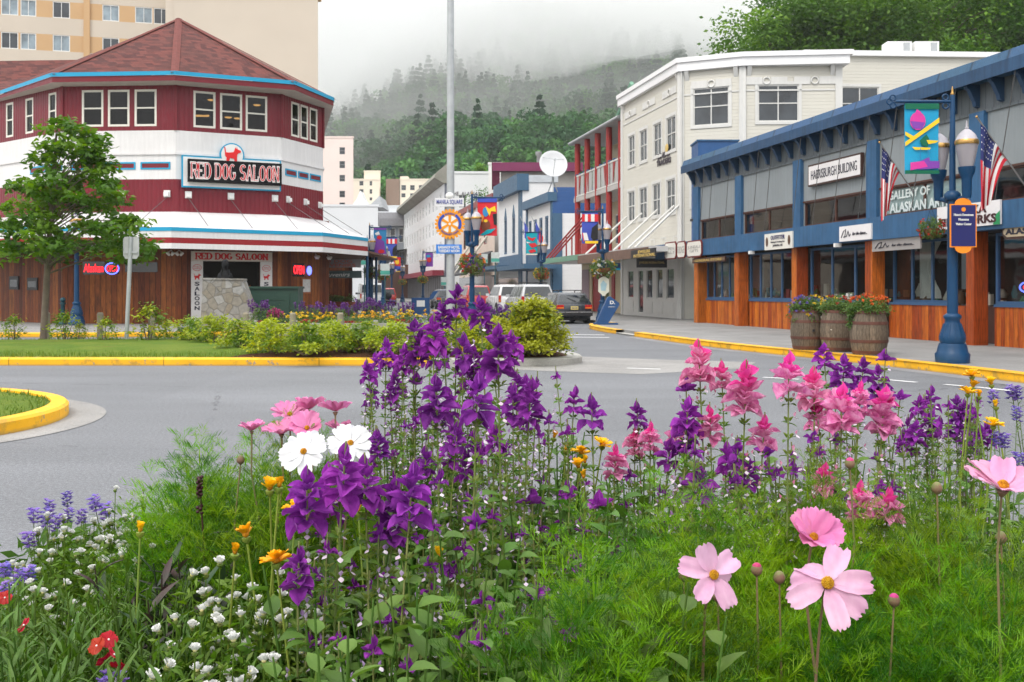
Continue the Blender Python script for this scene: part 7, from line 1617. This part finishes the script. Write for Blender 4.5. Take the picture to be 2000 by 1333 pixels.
# ---------------------------------------------------------------- cosmos
COSL = veined('pale pink petal', (.76,.47,.62), (.66,.34,.52), .3, .05, .5, 40); COSP = veined('pink petal', (.76,.28,.50), (.68,.20,.42), .3, .06, .5, 40); COSW = veined('white petal', (.80,.80,.80), (.72,.73,.76), .3, .02, .5, 40)
CENT = veined('yellow stamens', (.62,.30,.01), (.38,.13,.005), .05, .1, .7, 260); BUDM = leafmat('bud scales', (.16,.20,.06), (.22,.12,.08), .1, .1, .6, 60); CSTEM = leafmat('cosmos stem', (.16,.21,.05), (.24,.15,.09), .1, .1, .6, 15)
def cosmos(lb, px, py, Y, D, m, face, cupd, n=8, seed=1, droop=(), jit=.07, grp='cosmos flowers in the bed'):
    """face: (azimuth, elevation) the bloom looks to; cupd: petal lift in degrees; droop: petals hanging down"""
    r = random.Random(seed); t = thing('cosmos', lb, 'cosmos flower', at(px,py,Y), 0, grp)
    Z = Vector((sin(face[0])*cos(face[1]), -cos(face[0])*cos(face[1]), sin(face[1]))); Q = Z.to_track_quat('Z','Y').to_matrix().to_4x4(); a0 = r.uniform(0,6.28)
    for k in range(n):
        a = a0+2*pi*k/n+r.uniform(-jit,jit); L = D/2*r.uniform(.92,1.06)*.92; pitch = R(cupd)+r.uniform(-1.8*jit,1.8*jit); bend = r.uniform(-.45,.1)
        if k in droop: pitch -= R(38); bend -= .5
        b = MB(); put(b, blade(L*r.uniform(.93,1.07), L*(1.62 if n > 7 else 1.12 if jit > .1 else 1.75)*sin(pi/n)*r.uniform(.8,1.08)+.003, 10, 10, bend, .10+.1*r.random(), OBL, wave=.085, ph=r.random()*6, tooth=.085), Q @ frame(Vector((.10*D*cos(a)*.55,.10*D*sin(a)*.55,.0003*k)), a, pitch, r.uniform(-.18,.18)), None, .00022*D/.08); b.build('petal', m, t)
    b = MB(); b.lathe([(.0005,0),(.06*D,.002),(.068*D,.045*D),(.05*D,.075*D),(.0,.09*D)], 12, M=Q)
    for k in range(46):
        q = k*2.4; rr_ = .064*D*sqrt(k/46); p = Q @ Vector((rr_*cos(q),rr_*sin(q),.055*D+.05*D*(1-k/46))); b.ball(p, .010*D, 5, 4)
    b.build('flower_center', CENT, t)
    b = MB(); b.lathe([(.002,-.1*D),(.05*D,-.06*D),(.075*D,-.012*D),(.05*D,-.003)], 10, M=Q); b.build('calyx', BUDM, t)
    if 1:
        e = Q @ Vector((0,0,-.09*D)); d = Vector((r.uniform(-.05,.05), r.uniform(0,.07), -.62)); MB().tube([e, e-Z*.03+Vector((0,0,-.03)), e+d*.4+Vector((r.uniform(-.01,.01),0,0)), e+d], [.0013,.0013,.0018,.0024], 6).build('stem', CSTEM, t)
    return t
cosmos('pale pink cosmos facing forward, left of the two near ones', 1393, 1124, .95, .070, COSL, (.05,R(24)), 14, 6, 5, (2,3), .2)
cosmos('broad pale pink cosmos with torn drooping petal, nearest of all', 1615, 1141, .92, .088, COSL, (-.1,R(32)), 10, 7, 9, (0,6), .17)
cosmos('rich pink cup shaped cosmos above the two pale ones', 1588, 1052, .98, .064, COSP, (.05,R(48)), 46, 8, 13)
cosmos('pink cosmos seen from the side, cut by the right photo edge', 1958, 955, 1.0, .085, COSP if False else veined('mid pink petal', (.78,.40,.58), (.72,.32,.50), .3, .05, .5, 40), (.2,R(78)), 30, 8, 17)
for lb, px, py, Y, D, m, face, cu, n, s in [
  ('white cosmos with wide open petals before the pink bunch', 594, 884, 1.4, .070, COSW, (-.1,R(38)), 6, 8, 21), ('second white cosmos partly behind the purple salvia', 684, 868, 1.42, .068, COSW, (.3,R(48)), 10, 8, 22),
  ('small pink cosmos at the far left of the pink bunch', 492, 842, 1.5, .044, COSP, (-.3,R(92)), 42, 8, 23), ('pink cosmos at the lower left of the pink bunch', 550, 848, 1.5, .058, COSP, (-.2,R(80)), 30, 8, 24), ('pink cosmos in the middle of the pink bunch', 566, 812, 1.55, .060, COSP, (.1,R(72)), 30, 8, 25),
  ('pink cosmos at the top of the pink bunch', 603, 800, 1.55, .058, COSP, (0,R(98)), 40, 8, 26), ('pink cosmos at the right of the pink bunch, petals flared', 655, 804, 1.5, .058, COSL if False else COSP, (.2,R(100)), 34, 8, 27), ('pink cosmos low between the two white ones', 662, 842, 1.5, .046, COSP, (.3,R(85)), 40, 8, 28), ('pink cosmos half hidden behind the white one', 600, 838, 1.5, .056, COSP, (0,R(50)), 30, 8, 29)]:
    cosmos(lb, px, py, Y, D, m, face, cu, n, s)
BUDP = veined('bud petal tip', (.55,.05,.20), (.40,.03,.12), .1)
bud0 = None
for px, py, Y, pink, lb in [(1478,1112,1.05,1,'closed pink cosmos bud between the two pale cosmos'),(1746,1172,1.03,1,'pink cosmos bud pair right of the broad pale cosmos'),(1522,1128,1.05,0,'brown spent cosmos head left of the broad pale cosmos'),(1335,1122,1.08,0,'brown bud touching the left pale cosmos'),(470,898,1.5,0,'round green cosmos bud by the feathery leaves, far left'),(1402,1163,1.04,1,'pink cosmos bud under the left pale cosmos'),(615,835,1.5,0,'green cosmos bud inside the pink bunch'),(1830,953,1.15,0,'tan spent head left of the edge cosmos'),(1955,1050,1.1,0,'tan spent head below the edge cosmos'),(1660,905,1.2,1,'pale pink opening bud below the pink salvia')]:
    t = thing('cosmos_bud', lb, 'flower bud', at(px,py,Y), 0, 'cosmos buds in the bed')
    MB().ball((0,0,.001), (.0055,.0055,.006), 9, 7).build('bud_tip', BUDP if pink else BUDM, t); MB().lathe([(.001,-.008),(.0055,-.004),(.0064,.0),(.005,.0035)], 9).build('calyx', BUDM, t)
    b = MB(); r = random.Random(px); b.tube([(0,0,-.006),(r.uniform(-.01,.01),0,-.1),(r.uniform(-.04,.04),.03,-.5)], [.001,.0014,.002], 5); b.build('stem', CSTEM, t)

# ---------------------------------------------------------------- feathery cosmos leaves
def feather_quads(seed, stems, H, spread, w_=.00048):
    r = random.Random(seed); Q = []; MI = []; cur = [0]
    def thread(a, c, wd):
        d = c-a
        if d.length < 1e-5: return
        s = d.cross(Vector((r.gauss(0,1),r.gauss(0,1),r.gauss(0,.4)))); s = s.normalized()*wd; m = a.lerp(c,.4); Q.append((a, m+s, c, m-s)); MI.append(cur[0])
    for _ in range(stems):
        cur[0] = 0 if r.random() < .55 else 1; q = r.uniform(0,6.28); d = spread*sqrt(r.random()); tip = Vector((d*cos(q), d*sin(q), H*r.uniform(.55,1.05)*(1-.3*(d/spread)**2))); base = Vector((tip.x*.25, tip.y*.25, 0))
        mid = base.lerp(tip,.5)+Vector((tip.x*-.12,tip.y*-.12,.04)); N = 11; prev = base
        for i in range(1, N+1):
            u = i/N; p = base*(1-u)**2+mid*2*u*(1-u)+tip*u*u; thread(prev, p, .0014); ax = (p-prev).normalized(); prev = p
            if i < 4: continue
            az = r.uniform(0,3.14)
            for s in (0,1):
                dirn = Vector((cos(az+s*pi), sin(az+s*pi), r.uniform(.5,1.5))).normalized(); Lr = .085*(1.15-.6*u)*r.uniform(.7,1.25); K = 7; pp = p
                for k in range(1, K+1):
                    v = k/K; c = p+dirn*Lr*v+Vector((0,0,-.012*v*v)); thread(pp, c, w_); pp = c
                    for e in (-1,1):
                        sd = dirn.cross(Vector((0,0,1))).normalized()*e; l2 = Lr*.50*(1.05-v*.6)*r.uniform(.7,1.3); tq = c+(sd*.6+dirn*.75+Vector((0,0,r.uniform(.15,.8)))).normalized()*l2; thread(c, tq, w_*.9)
                        if k < 5:
                            mq = c.lerp(tq,.5); thread(mq, mq+(dirn+Vector((0,0,.3))).normalized()*l2*.5, w_*.8); thread(mq, mq+(sd+dirn*.2).normalized()*l2*.45, w_*.8)
    return np.array([[tuple(p) for p in q] for q in Q], np.float32), MI
FEA = [leafmat('feathery leaf', (.11,.255,.003), (.175,.33,.004), .35, .30, .5, 9, .022), leafmat('deep feathery leaf', (.030,.105,.004), (.055,.16,.005), .35, .30, .5, 9, .022)]
FPROT = []
for i, (s, k, H_, sp_) in enumerate([(1,46,.42,.17),(2,42,.36,.2),(3,46,.44,.15)]):
    t = thing('cosmos_plant', '', 'plant'); A, MI = feather_quads(s, k, H_, sp_); link('foliage', mesh_quads('foliage', A, FEA, MI), t); FPROT.append(t)
_fi = [0]
def feather(px, py, Y, lb, sc=1.0):
    i = _fi[0]; o = FPROT[i] if i < 3 else dup(FPROT[i % 3]); _fi[0] += 1; p = at(px,py,Y); o.location = (p.x, p.y, p.z-.40*sc); o.scale = (sc,)*3; o.rotation_euler = (0,0,i*1.7); o['label'] = lb; o['group'] = 'feathery cosmos plants'
for px, py, Y in [(430,905,1.62),(500,890,1.6),(560,905,1.55),(460,970,1.55),(530,985,1.5),(600,960,1.5),(420,1010,1.55),(490,1040,1.48),(405,940,1.65),(445,865,1.68),(530,860,1.66),(585,915,1.6),(470,930,1.6),(540,940,1.56),(395,985,1.6),(450,1060,1.5),(560,1030,1.48)]: feather(px, py, Y, 'feathery green cosmos plant under the pink bunch at left', 1.05)
for px, py, Y in [(1120,1120,1.0),(1180,1080,1.08),(1250,1050,1.15),(1330,1010,1.25),(1420,985,1.3),(1520,960,1.35),(1610,965,1.3),(1700,960,1.3),(1780,985,1.25),(1860,1000,1.2),(1940,1040,1.15),(1240,1170,1.0),(1330,1190,1.0),(1450,1215,.98),(1540,1210,.98),(1640,1165,1.08),(1720,1080,1.15),(1800,1100,1.1),(1880,1160,1.05),(1960,1180,1.05),(1480,1060,1.18),(1380,1090,1.15),(1560,1110,1.14),(1280,1120,1.1),(1180,1230,.95)]: feather(px, py, Y, 'feathery bright green cosmos plant filling the lower right of the bed', _rs.uniform(.74,1.06))

# ---------------------------------------------------------------- daisies, coreopsis, bugloss and other bedding
WPET = veined('daisy white', (.82,.82,.79), (.76,.77,.74), .15, .02, .6, 90); WCEN = veined('daisy cream', (.72,.68,.36), (.64,.58,.22), .1, .05, .7, 200); DFOL = leafmat('daisy leaf', (.095,.18,.018), (.15,.25,.03), .35, .12, .55, 30)
def daisy_head_mesh(seed):
    r = random.Random(seed); b = MB(); b.mi = 0
    for ring_, (n, L, pit) in enumerate(((12,.0078,38),(11,.0074,56),(9,.0066,70))):
        for k in range(n): put(b, blade(L*r.uniform(.85,1.15), .0038, 3, 2, .2, .3, lambda t: .55+.45*t if t < .9 else .8), frame(Vector((0,0,.0005*ring_)), 2*pi*k/n+ring_*.3, R(pit)+r.uniform(-.12,.12)), 0)
    b.mi = 1; b.ball((0,0,.0026), (.0026,.0026,.003), 8, 5); b.mi = 2; b.lathe([(.0008,-.0045),(.0028,-.003),(.0034,-.0006)], 8); return b.mesh('flower_head', [WPET, WCEN, CALYX])
DH = [daisy_head_mesh(s) for s in (1,2,3)]
def bud_mesh():
    b = MB(); b.ball((0,0,0), (.0034,.0034,.003), 8, 6); return b.mesh('flower_bud', [CALYX])
DB = bud_mesh()
def daisy_plant(lb, px, py, Y, n, R_, H_, seed, loc=None):
    r = random.Random(seed); p = at(px,py,Y); t = thing('daisy_plant', lb, 'daisy plant', (p.x,p.y,p.z-H_), 0, 'white daisy plants'); st = MB(); tips = []
    for k in range(n+1):
        q = r.uniform(0,6.28); d = R_*sqrt(r.random()); z = H_*(1-.35*(d/R_)**2)*r.uniform(.82,1.06); tip = Vector((d*cos(q),d*sin(q),z)); st.tube([(tip.x*.3,tip.y*.3,0),(tip.x*.7,tip.y*.7,z*.6),tip], [.0016,.0012,.0008], 4)
        o = link('flower_head' if k < n else 'flower_bud', DH[r.randrange(3)] if k < n else DB, t, tip+Vector((0,0,.003))); o.rotation_euler = (r.uniform(-.6,.3), r.uniform(-.4,.4), r.uniform(0,6)); s = r.uniform(.95,1.3) if k < n else .9; o.scale = (s,s,s); tips.append(tip)
    st.build('stem', DFOL, t); pts = [tuple(Vector((x.x*.85,x.y*.85,x.z*k))) for x in tips for k in (.9,.78,.62,.45,.3)]
    link('foliage', mesh_quads('foliage', leaves_at(r, pts, 10, .014, .019, .8, .5, .32), DFOL), t)
for i, (px, py, Y, n) in enumerate([(105,1030,1.72,9),(165,1010,1.8,12),(215,985,1.85,13),(275,985,1.85,12),(325,1000,1.8,10),(370,995,1.8,7),(130,1065,1.62,11),(200,1050,1.65,13),(265,1045,1.66,12),(330,1050,1.62,9),(60,1090,1.6,7),(225,1100,1.52,12),(75,1140,1.5,9),(300,1085,1.55,6)]):
    daisy_plant('white daisy plant in the mound at the left end of the bed', px, py-14, Y, int(n*1.5), .07, .30, 300+i)
for i, (px, py, Y, n) in enumerate([(405,1130,1.28,6),(470,1150,1.25,9),(540,1120,1.25,7),(590,1090,1.28,5),(400,1200,1.15,9),(470,1215,1.15,9),(545,1190,1.18,6),(600,1180,1.2,4),(300,1270,1.02,6),(365,1290,1.0,7),(430,1290,1.0,7),(510,1270,1.02,6),(580,1260,1.05,5),(640,1290,1.02,3),(690,1180,1.25,2)]):
    daisy_plant('white daisy plant at the lower left front of the bed', px, py-22, Y, int(n*1.5), .055, .27, 400+i)
COR = veined('coreopsis petal', (.90,.54,.008), (.84,.42,.005), .25, .06, .5, 60); CORS = leafmat('coreopsis stem', (.26,.34,.05), None, .1, .08, .6, 10)
def coreo_proto(seed, D, cupd, n=12):
    r = random.Random(seed); t = thing('coreopsis', '', 'coreopsis'); b = MB()
    for k in range(n+6):
        inner = k >= n; a = 2*pi*k/(6 if inner else n); L = D/2*(.6 if inner else 1)
        put(b, blade(L, L*.62, 4, 4, r.uniform(-.3,.2), .2, BLUNT, tooth=.12, ph=r.random()*5), frame(Vector((0,0,.0004*k)), a+r.uniform(-.1,.1), R(cupd+(22 if inner else 0))+r.uniform(-.15,.15)))
    b.build('petal_blossom', COR, t); MB().ball((0,0,.004), (D*.13,D*.13,.004), 8, 6).build('flower_center', CENT, t); MB().lathe([(.001,-.008),(.005,-.004),(.0055,0)], 8).build('calyx', CORS, t); MB().tube([(0,0,-.006),(.004*seed-.01,.0,-.16),(.03-.012*seed,.02,-.5)], [.0013,.0016,.002], 5).build('stem', CORS, t); return t
CP = [coreo_proto(1,.032,55), coreo_proto(2,.040,18), coreo_proto(3,.024,64)]
for i, (px, py, Y, k, lb) in enumerate([(527,958,1.25,0,'tall yellow coreopsis beside the big left purple salvia'),(545,953,1.25,2,'half open coreopsis touching the tall yellow one'),(540,1101,1.12,1,'wide yellow coreopsis beside the low purple salvia'),(481,1050,1.2,0,'orange yellow coreopsis left of the wide one'),(459,1083,1.2,2,'small coreopsis bud left of the wide one'),(274,1040,1.3,2,'orange coreopsis bud over the dark leaves at left'),(576,1000,1.35,1,'yellow coreopsis behind the big left purple salvia'),(660,985,1.4,2,'half hidden coreopsis under the foremost purple salvia'),(700,1000,1.4,2,'coreopsis peeping between the foremost purple salvia'),
    (1134,888,1.7,1,'yellow coreopsis at the top of the middle bunch'),(1130,915,1.65,0,'lower yellow coreopsis of the middle bunch'),(1142,905,1.68,2,'right yellow coreopsis of the middle bunch'),(1140,935,1.6,2,'lowest yellow coreopsis of the middle bunch'),(1176,872,1.7,1,'orange coreopsis beside the lone little pink salvia'),(1082,856,1.8,2,'little coreopsis left of the middle bunch'),(1105,880,1.75,2,'little coreopsis just left of the middle bunch top'),(655,740,2.0,2,'little yellow coreopsis among the left purple clump') if False else (840,708,1.95,2,'little yellow coreopsis inside the purple clump'),(668,752,2.0,2,'little yellow coreopsis at the left edge of the purple clump') if False else (905,690,1.9,2,'little yellow coreopsis below the pole'),
    (1898,736,2.0,1,'highest yellow coreopsis at the far right'),(1936,752,2.0,0,'yellow coreopsis right of the highest far right one'),(1890,770,1.95,1,'yellow coreopsis below the highest far right one'),(1912,775,1.95,2,'small coreopsis tucked under the far right pair'),(1940,833,1.8,1,'yellow coreopsis low by the blue flowers at far right'),(1945,795,1.9,2,'coreopsis bud by the blue flowers at far right'),(1900,757,2.0,0,'orange coreopsis among the far right group'),(857,1090,1.2,2,'tiny yellow coreopsis low in the green middle')]):
    o = CP[k] if i in (0,2,1) else dup(CP[k]); o.location = at(px,py,Y); o.rotation_euler = (_rs.uniform(-.2,.05),_rs.uniform(-.15,.15),_rs.uniform(0,6)); o['label'] = lb; o['group'] = 'yellow coreopsis in the bed'
BUG = veined('bugloss blue', (.20,.16,.55), (.30,.17,.50), .3, .1, .55, 60); BUGL = leafmat('bugloss leaf', (.13,.20,.05), (.17,.25,.08), .3, .1, .6, 30)
def bugloss_proto(seed):
    r = random.Random(seed); t = thing('bugloss', '', 'bugloss'); b = MB(); f = MB()
    for k in range(13):
        a = k*2.4; z = -.028*(k/13)**1.1; p = Vector((.004*cos(a),.004*sin(a),z))
        for e in range(5): put(b, blade(.0095,.0075,3,2,-.4,.2,BLUNT), frame(p+Vector((.006*cos(a),.006*sin(a),.002)), a+e*1.256, R(35)+r.uniform(-.2,.2)))
    for k in range(34):
        a = k*2.4; z = -.02-.012*k; put(f, blade(.024*r.uniform(.8,1.3),.005,3,2,-.5,.2,LAN), frame(Vector((0,0,z)), a, R(35)))
    b.build('blossom', BUG, t); f.build('foliage', BUGL, t); MB().tube([(0,0,0),(.004,0,-.2),(.01*seed-.02,.0,-.48)], [.001,.0015,.002], 5).build('stem', BUGL, t); return t
BGP = [bugloss_proto(s) for s in (1,2,3)]
for i, (px, py, Y) in enumerate([(66,998,1.75),(97,982,1.8),(131,966,1.85),(183,975,1.85),(205,990,1.85),(55,1045,1.7),(88,1003,1.75),(110,1012,1.72),(12,1105,1.6),(40,1118,1.55),(58,1112,1.58),(160,1000,1.8),(135,998,1.8),(8,1145,1.5),(1975,758,1.9),(1986,800,1.85),(1940,768,1.95),(1948,850,1.8),(1962,852,1.8),(1985,760,1.9),(1935,905,1.7),(212,1325,1.0),(228,1330,1.0),(1990,890,1.7)]):
    o = BGP[i] if i < 3 else dup(BGP[i % 3]); o.location = at(px,py,Y); s = _rs.uniform(.58,.8); o.scale = (s,s,1); o.rotation_euler = (_rs.uniform(-.15,.15),_rs.uniform(-.15,.15),_rs.uniform(0,6)); o['label'] = 'blue bugloss at the left end of the bed by the daisies' if px < 210 else 'blue bugloss at the far right edge of the bed' if px > 1900 else 'blue bugloss at the bottom edge left of the daisies'; o['group'] = 'blue bugloss in the bed'
def shoot_plant(name, cat, seed, n, H_, R_, L, Wd, mats, per=16, up=35, prof=LAN):
    r = random.Random(seed); t = thing(name, '', cat); b = MB(); st = MB()
    for k in range(n):
        q = r.uniform(0,6.28); d = R_*sqrt(r.random()); tip = Vector((d*cos(q),d*sin(q),H_*r.uniform(.65,1.05))); base = Vector((tip.x*.4,tip.y*.4,0)); st.tube([base, base.lerp(tip,.5), tip], [.0022,.0018,.001], 4)
        for i in range(per):
            u = .25+.75*i/per; p = base.lerp(tip, u); a = i*1.571+(i//2)*.5+r.uniform(-.3,.3); put(b, blade(L*r.uniform(.7,1.2)*(1.1-.45*u), Wd*(1.1-.4*u), 4, 2, r.uniform(-.9,-.1), .2, prof), frame(p, a, R(up)+.5*u+r.uniform(-.25,.25), r.uniform(-.3,.3)), 0 if r.random() < .8 else len(mats)-1)
    b.build('foliage', mats, t); st.build('stem', mats[0], t); return t
DGR = leafmat('dianthus leaf', (.06,.13,.016), (.10,.18,.022), .3, .12, .5, 20); DARKL = leafmat('dark purple leaf', (.022,.045,.022), (.06,.03,.03), .15, .15, .4, 18); 
dp = [shoot_plant('dianthus_plant','plant',s,26,.30,.13,.05,.0085,[DGR, leafmat('dianthus leaf tip', (.11,.20,.03), None, .3)]) for s in (51,52)]
k = 0
for px, py, Y in [(20,1170,1.35),(85,1160,1.38),(150,1165,1.35),(215,1160,1.35),(275,1180,1.28),(40,1225,1.15),(110,1220,1.18),(185,1225,1.15),(255,1235,1.12),(320,1215,1.18),(0,1280,1.0),(70,1290,1.0),(150,1290,1.0),(330,1160,1.4)]:
    o = dp[k] if k < 2 else dup(dp[k % 2]); p = at(px,py,Y); o.location = (p.x,p.y,p.z-.29); o.rotation_euler = (0,0,k*1.1); o['label'] = 'narrow leaved green dianthus plant in the lower left corner'; o['group'] = 'dianthus plants'; k += 1
dk = shoot_plant('dark_leaf_plant','plant',61,9,.26,.08,.075,.017,[DARKL, leafmat('dark leaf', (.04,.075,.03), None, .15)], 11, 25)
for i, (px, py, Y) in enumerate([(265,1110,1.42),(320,1105,1.42),(370,1095,1.42),(400,1110,1.38),(345,1150,1.32)]):
    o = dk if i == 0 else dup(dk); p = at(px,py,Y); o.location = (p.x,p.y,p.z-.25); o.rotation_euler = (0,0,i*1.9); o['label'] = 'dark purple leaved plant between the daisies at left'; o['group'] = 'dark leaved plants'
t = thing('dark_spike', 'tall maroon seed spike rising above the dark leaves at left', 'plant', at(390,932,1.5)); b = MB(); r = random.Random(8)
for i in range(22): b.ball((.003*cos(i*2.4),.003*sin(i*2.4),-.002*i-.012*(i > 15)), (.003,.003,.0028), 6, 5, .2)
b.build('seed_head', leafmat('maroon seed', (.06,.015,.02), None, .1), t); MB().tube([(0,0,0),(.006,0,-.1),(.012,0,-.42)], [.001,.0016,.002], 5).build('stem', leafmat('maroon stem', (.07,.025,.025), None, .1), t)
b = MB()
for i in range(10): put(b, blade(.05,.011,4,2,-.7,.2,LAN), frame(Vector((.008,0,-.09-.03*i)), i*2.2, R(30)))
b.build('foliage', DARKL, t)
sg = [shoot_plant('sage_plant','plant',s,8,.30,.09,.042,.023,[GLEAF, leafmat('sage leaf pale', (.10,.185,.03), None, .35)], 9, 12, OV) for s in (71,72)]
k = 0; _r2 = random.Random(15)
for row, (Y, py0) in enumerate([(.98,1240),(1.1,1165),(1.25,1085),(1.45,1000),(1.7,930),(1.95,880)]):
    for j in range(11):
        px = 640+62*j+_r2.uniform(-25,25)+(row%2)*30
        if row >= 4 and (px < 740): continue
        o = sg[k] if k < 2 else dup(sg[k % 2]); p = at(px,py0+_r2.uniform(-15,25),Y); o.location = (p.x,p.y,p.z-.29); s = _r2.uniform(.85,1.15); o.scale = (s,s,s); o.rotation_euler = (0,0,k*1.3); o['label'] = 'broad leaved green sage plant filling the middle of the bed'; o['group'] = 'sage plants in the bed'; k += 1
for j in range(16):                                    # right-hand back rows
    o = dup(sg[j % 2]); p = at(1380+38*j,930+_r2.uniform(-25,25),1.65+_r2.uniform(-.1,.35)); o.location = (p.x,p.y,p.z-.29); o.rotation_euler = (0,0,j*1.3); o['label'] = 'broad leaved green sage plant at the back right of the bed'; o['group'] = 'sage plants in the bed'
REDF = veined('red dianthus petal', (.44,.005,.008), (.30,.003,.006), .2, .05, .5, 60)
for i, (px, py, Y, lb) in enumerate([(190,1262,1.02,'red dianthus flower left in the lower left cluster'),(212,1250,1.03,'topmost red dianthus flower in the lower left cluster'),(222,1280,1.0,'red dianthus flower right in the lower left cluster'),(232,1302,1.0,'lowest red dianthus flower in the lower left cluster'),(205,1290,1.01,'red dianthus flower low in the middle of the cluster'),(48,1222,1.1,'small lone red dianthus flower near the left edge'),(10,1168,1.3,'tiny red dianthus flower at the left edge')]):
    t = thing('red_dianthus', lb, 'dianthus', at(px,py,Y), 0, 'red dianthus flowers'); t.rotation_euler = (R(50),R(10*(i-3)),i); t.scale = (.78,.78,.78); b = MB()
    for k in range(5): put(b, blade(.0125,.0145,4,6,-.3,.12,BLUNT,tooth=.16,ph=k), frame(Vector((0,0,.0003*k)), k*1.257, R(12)))
    b.build('petal_blossom', REDF, t); MB().ball((0,0,.001), .0016, 6, 5).build('flower_center', WPET, t); t2 = MB().tube([(0,0,0),(0,0,-.012),(.01,-.02,-.1)], [.002,.0015,.001], 5).build('stem', DGR, t)
# leafy undergrowth that closes over the soil
g = np.random.default_rng(4); pts = []
while len(pts) < 1500:
    x, y = g.uniform(-1.3,1.5), g.uniform(.5,3.0); c = False; j = len(bed)-1
    for i in range(len(bed)):
        if (bed[i][1] > y) != (bed[j][1] > y) and x < (bed[j][0]-bed[i][0])*(y-bed[i][1])/(bed[j][1]-bed[i][1])+bed[i][0]: c = not c
        j = i
    if c and not (x > .55 and y < 1.1): pts.append((x, y, SOILZ+.02+.17*g.random()**1.3))
tag(link('undergrowth', mesh_quads('undergrowth', leaves_at(random.Random(2), pts, 22, .05, .045, .7, .6, .4), [leafmat('undergrowth leaf', (.04,.095,.010), (.07,.145,.014), .3, 0, .55, 6)])), 'low leafy undergrowth covering the soil of the flower bed', 'undergrowth', kind='stuff')
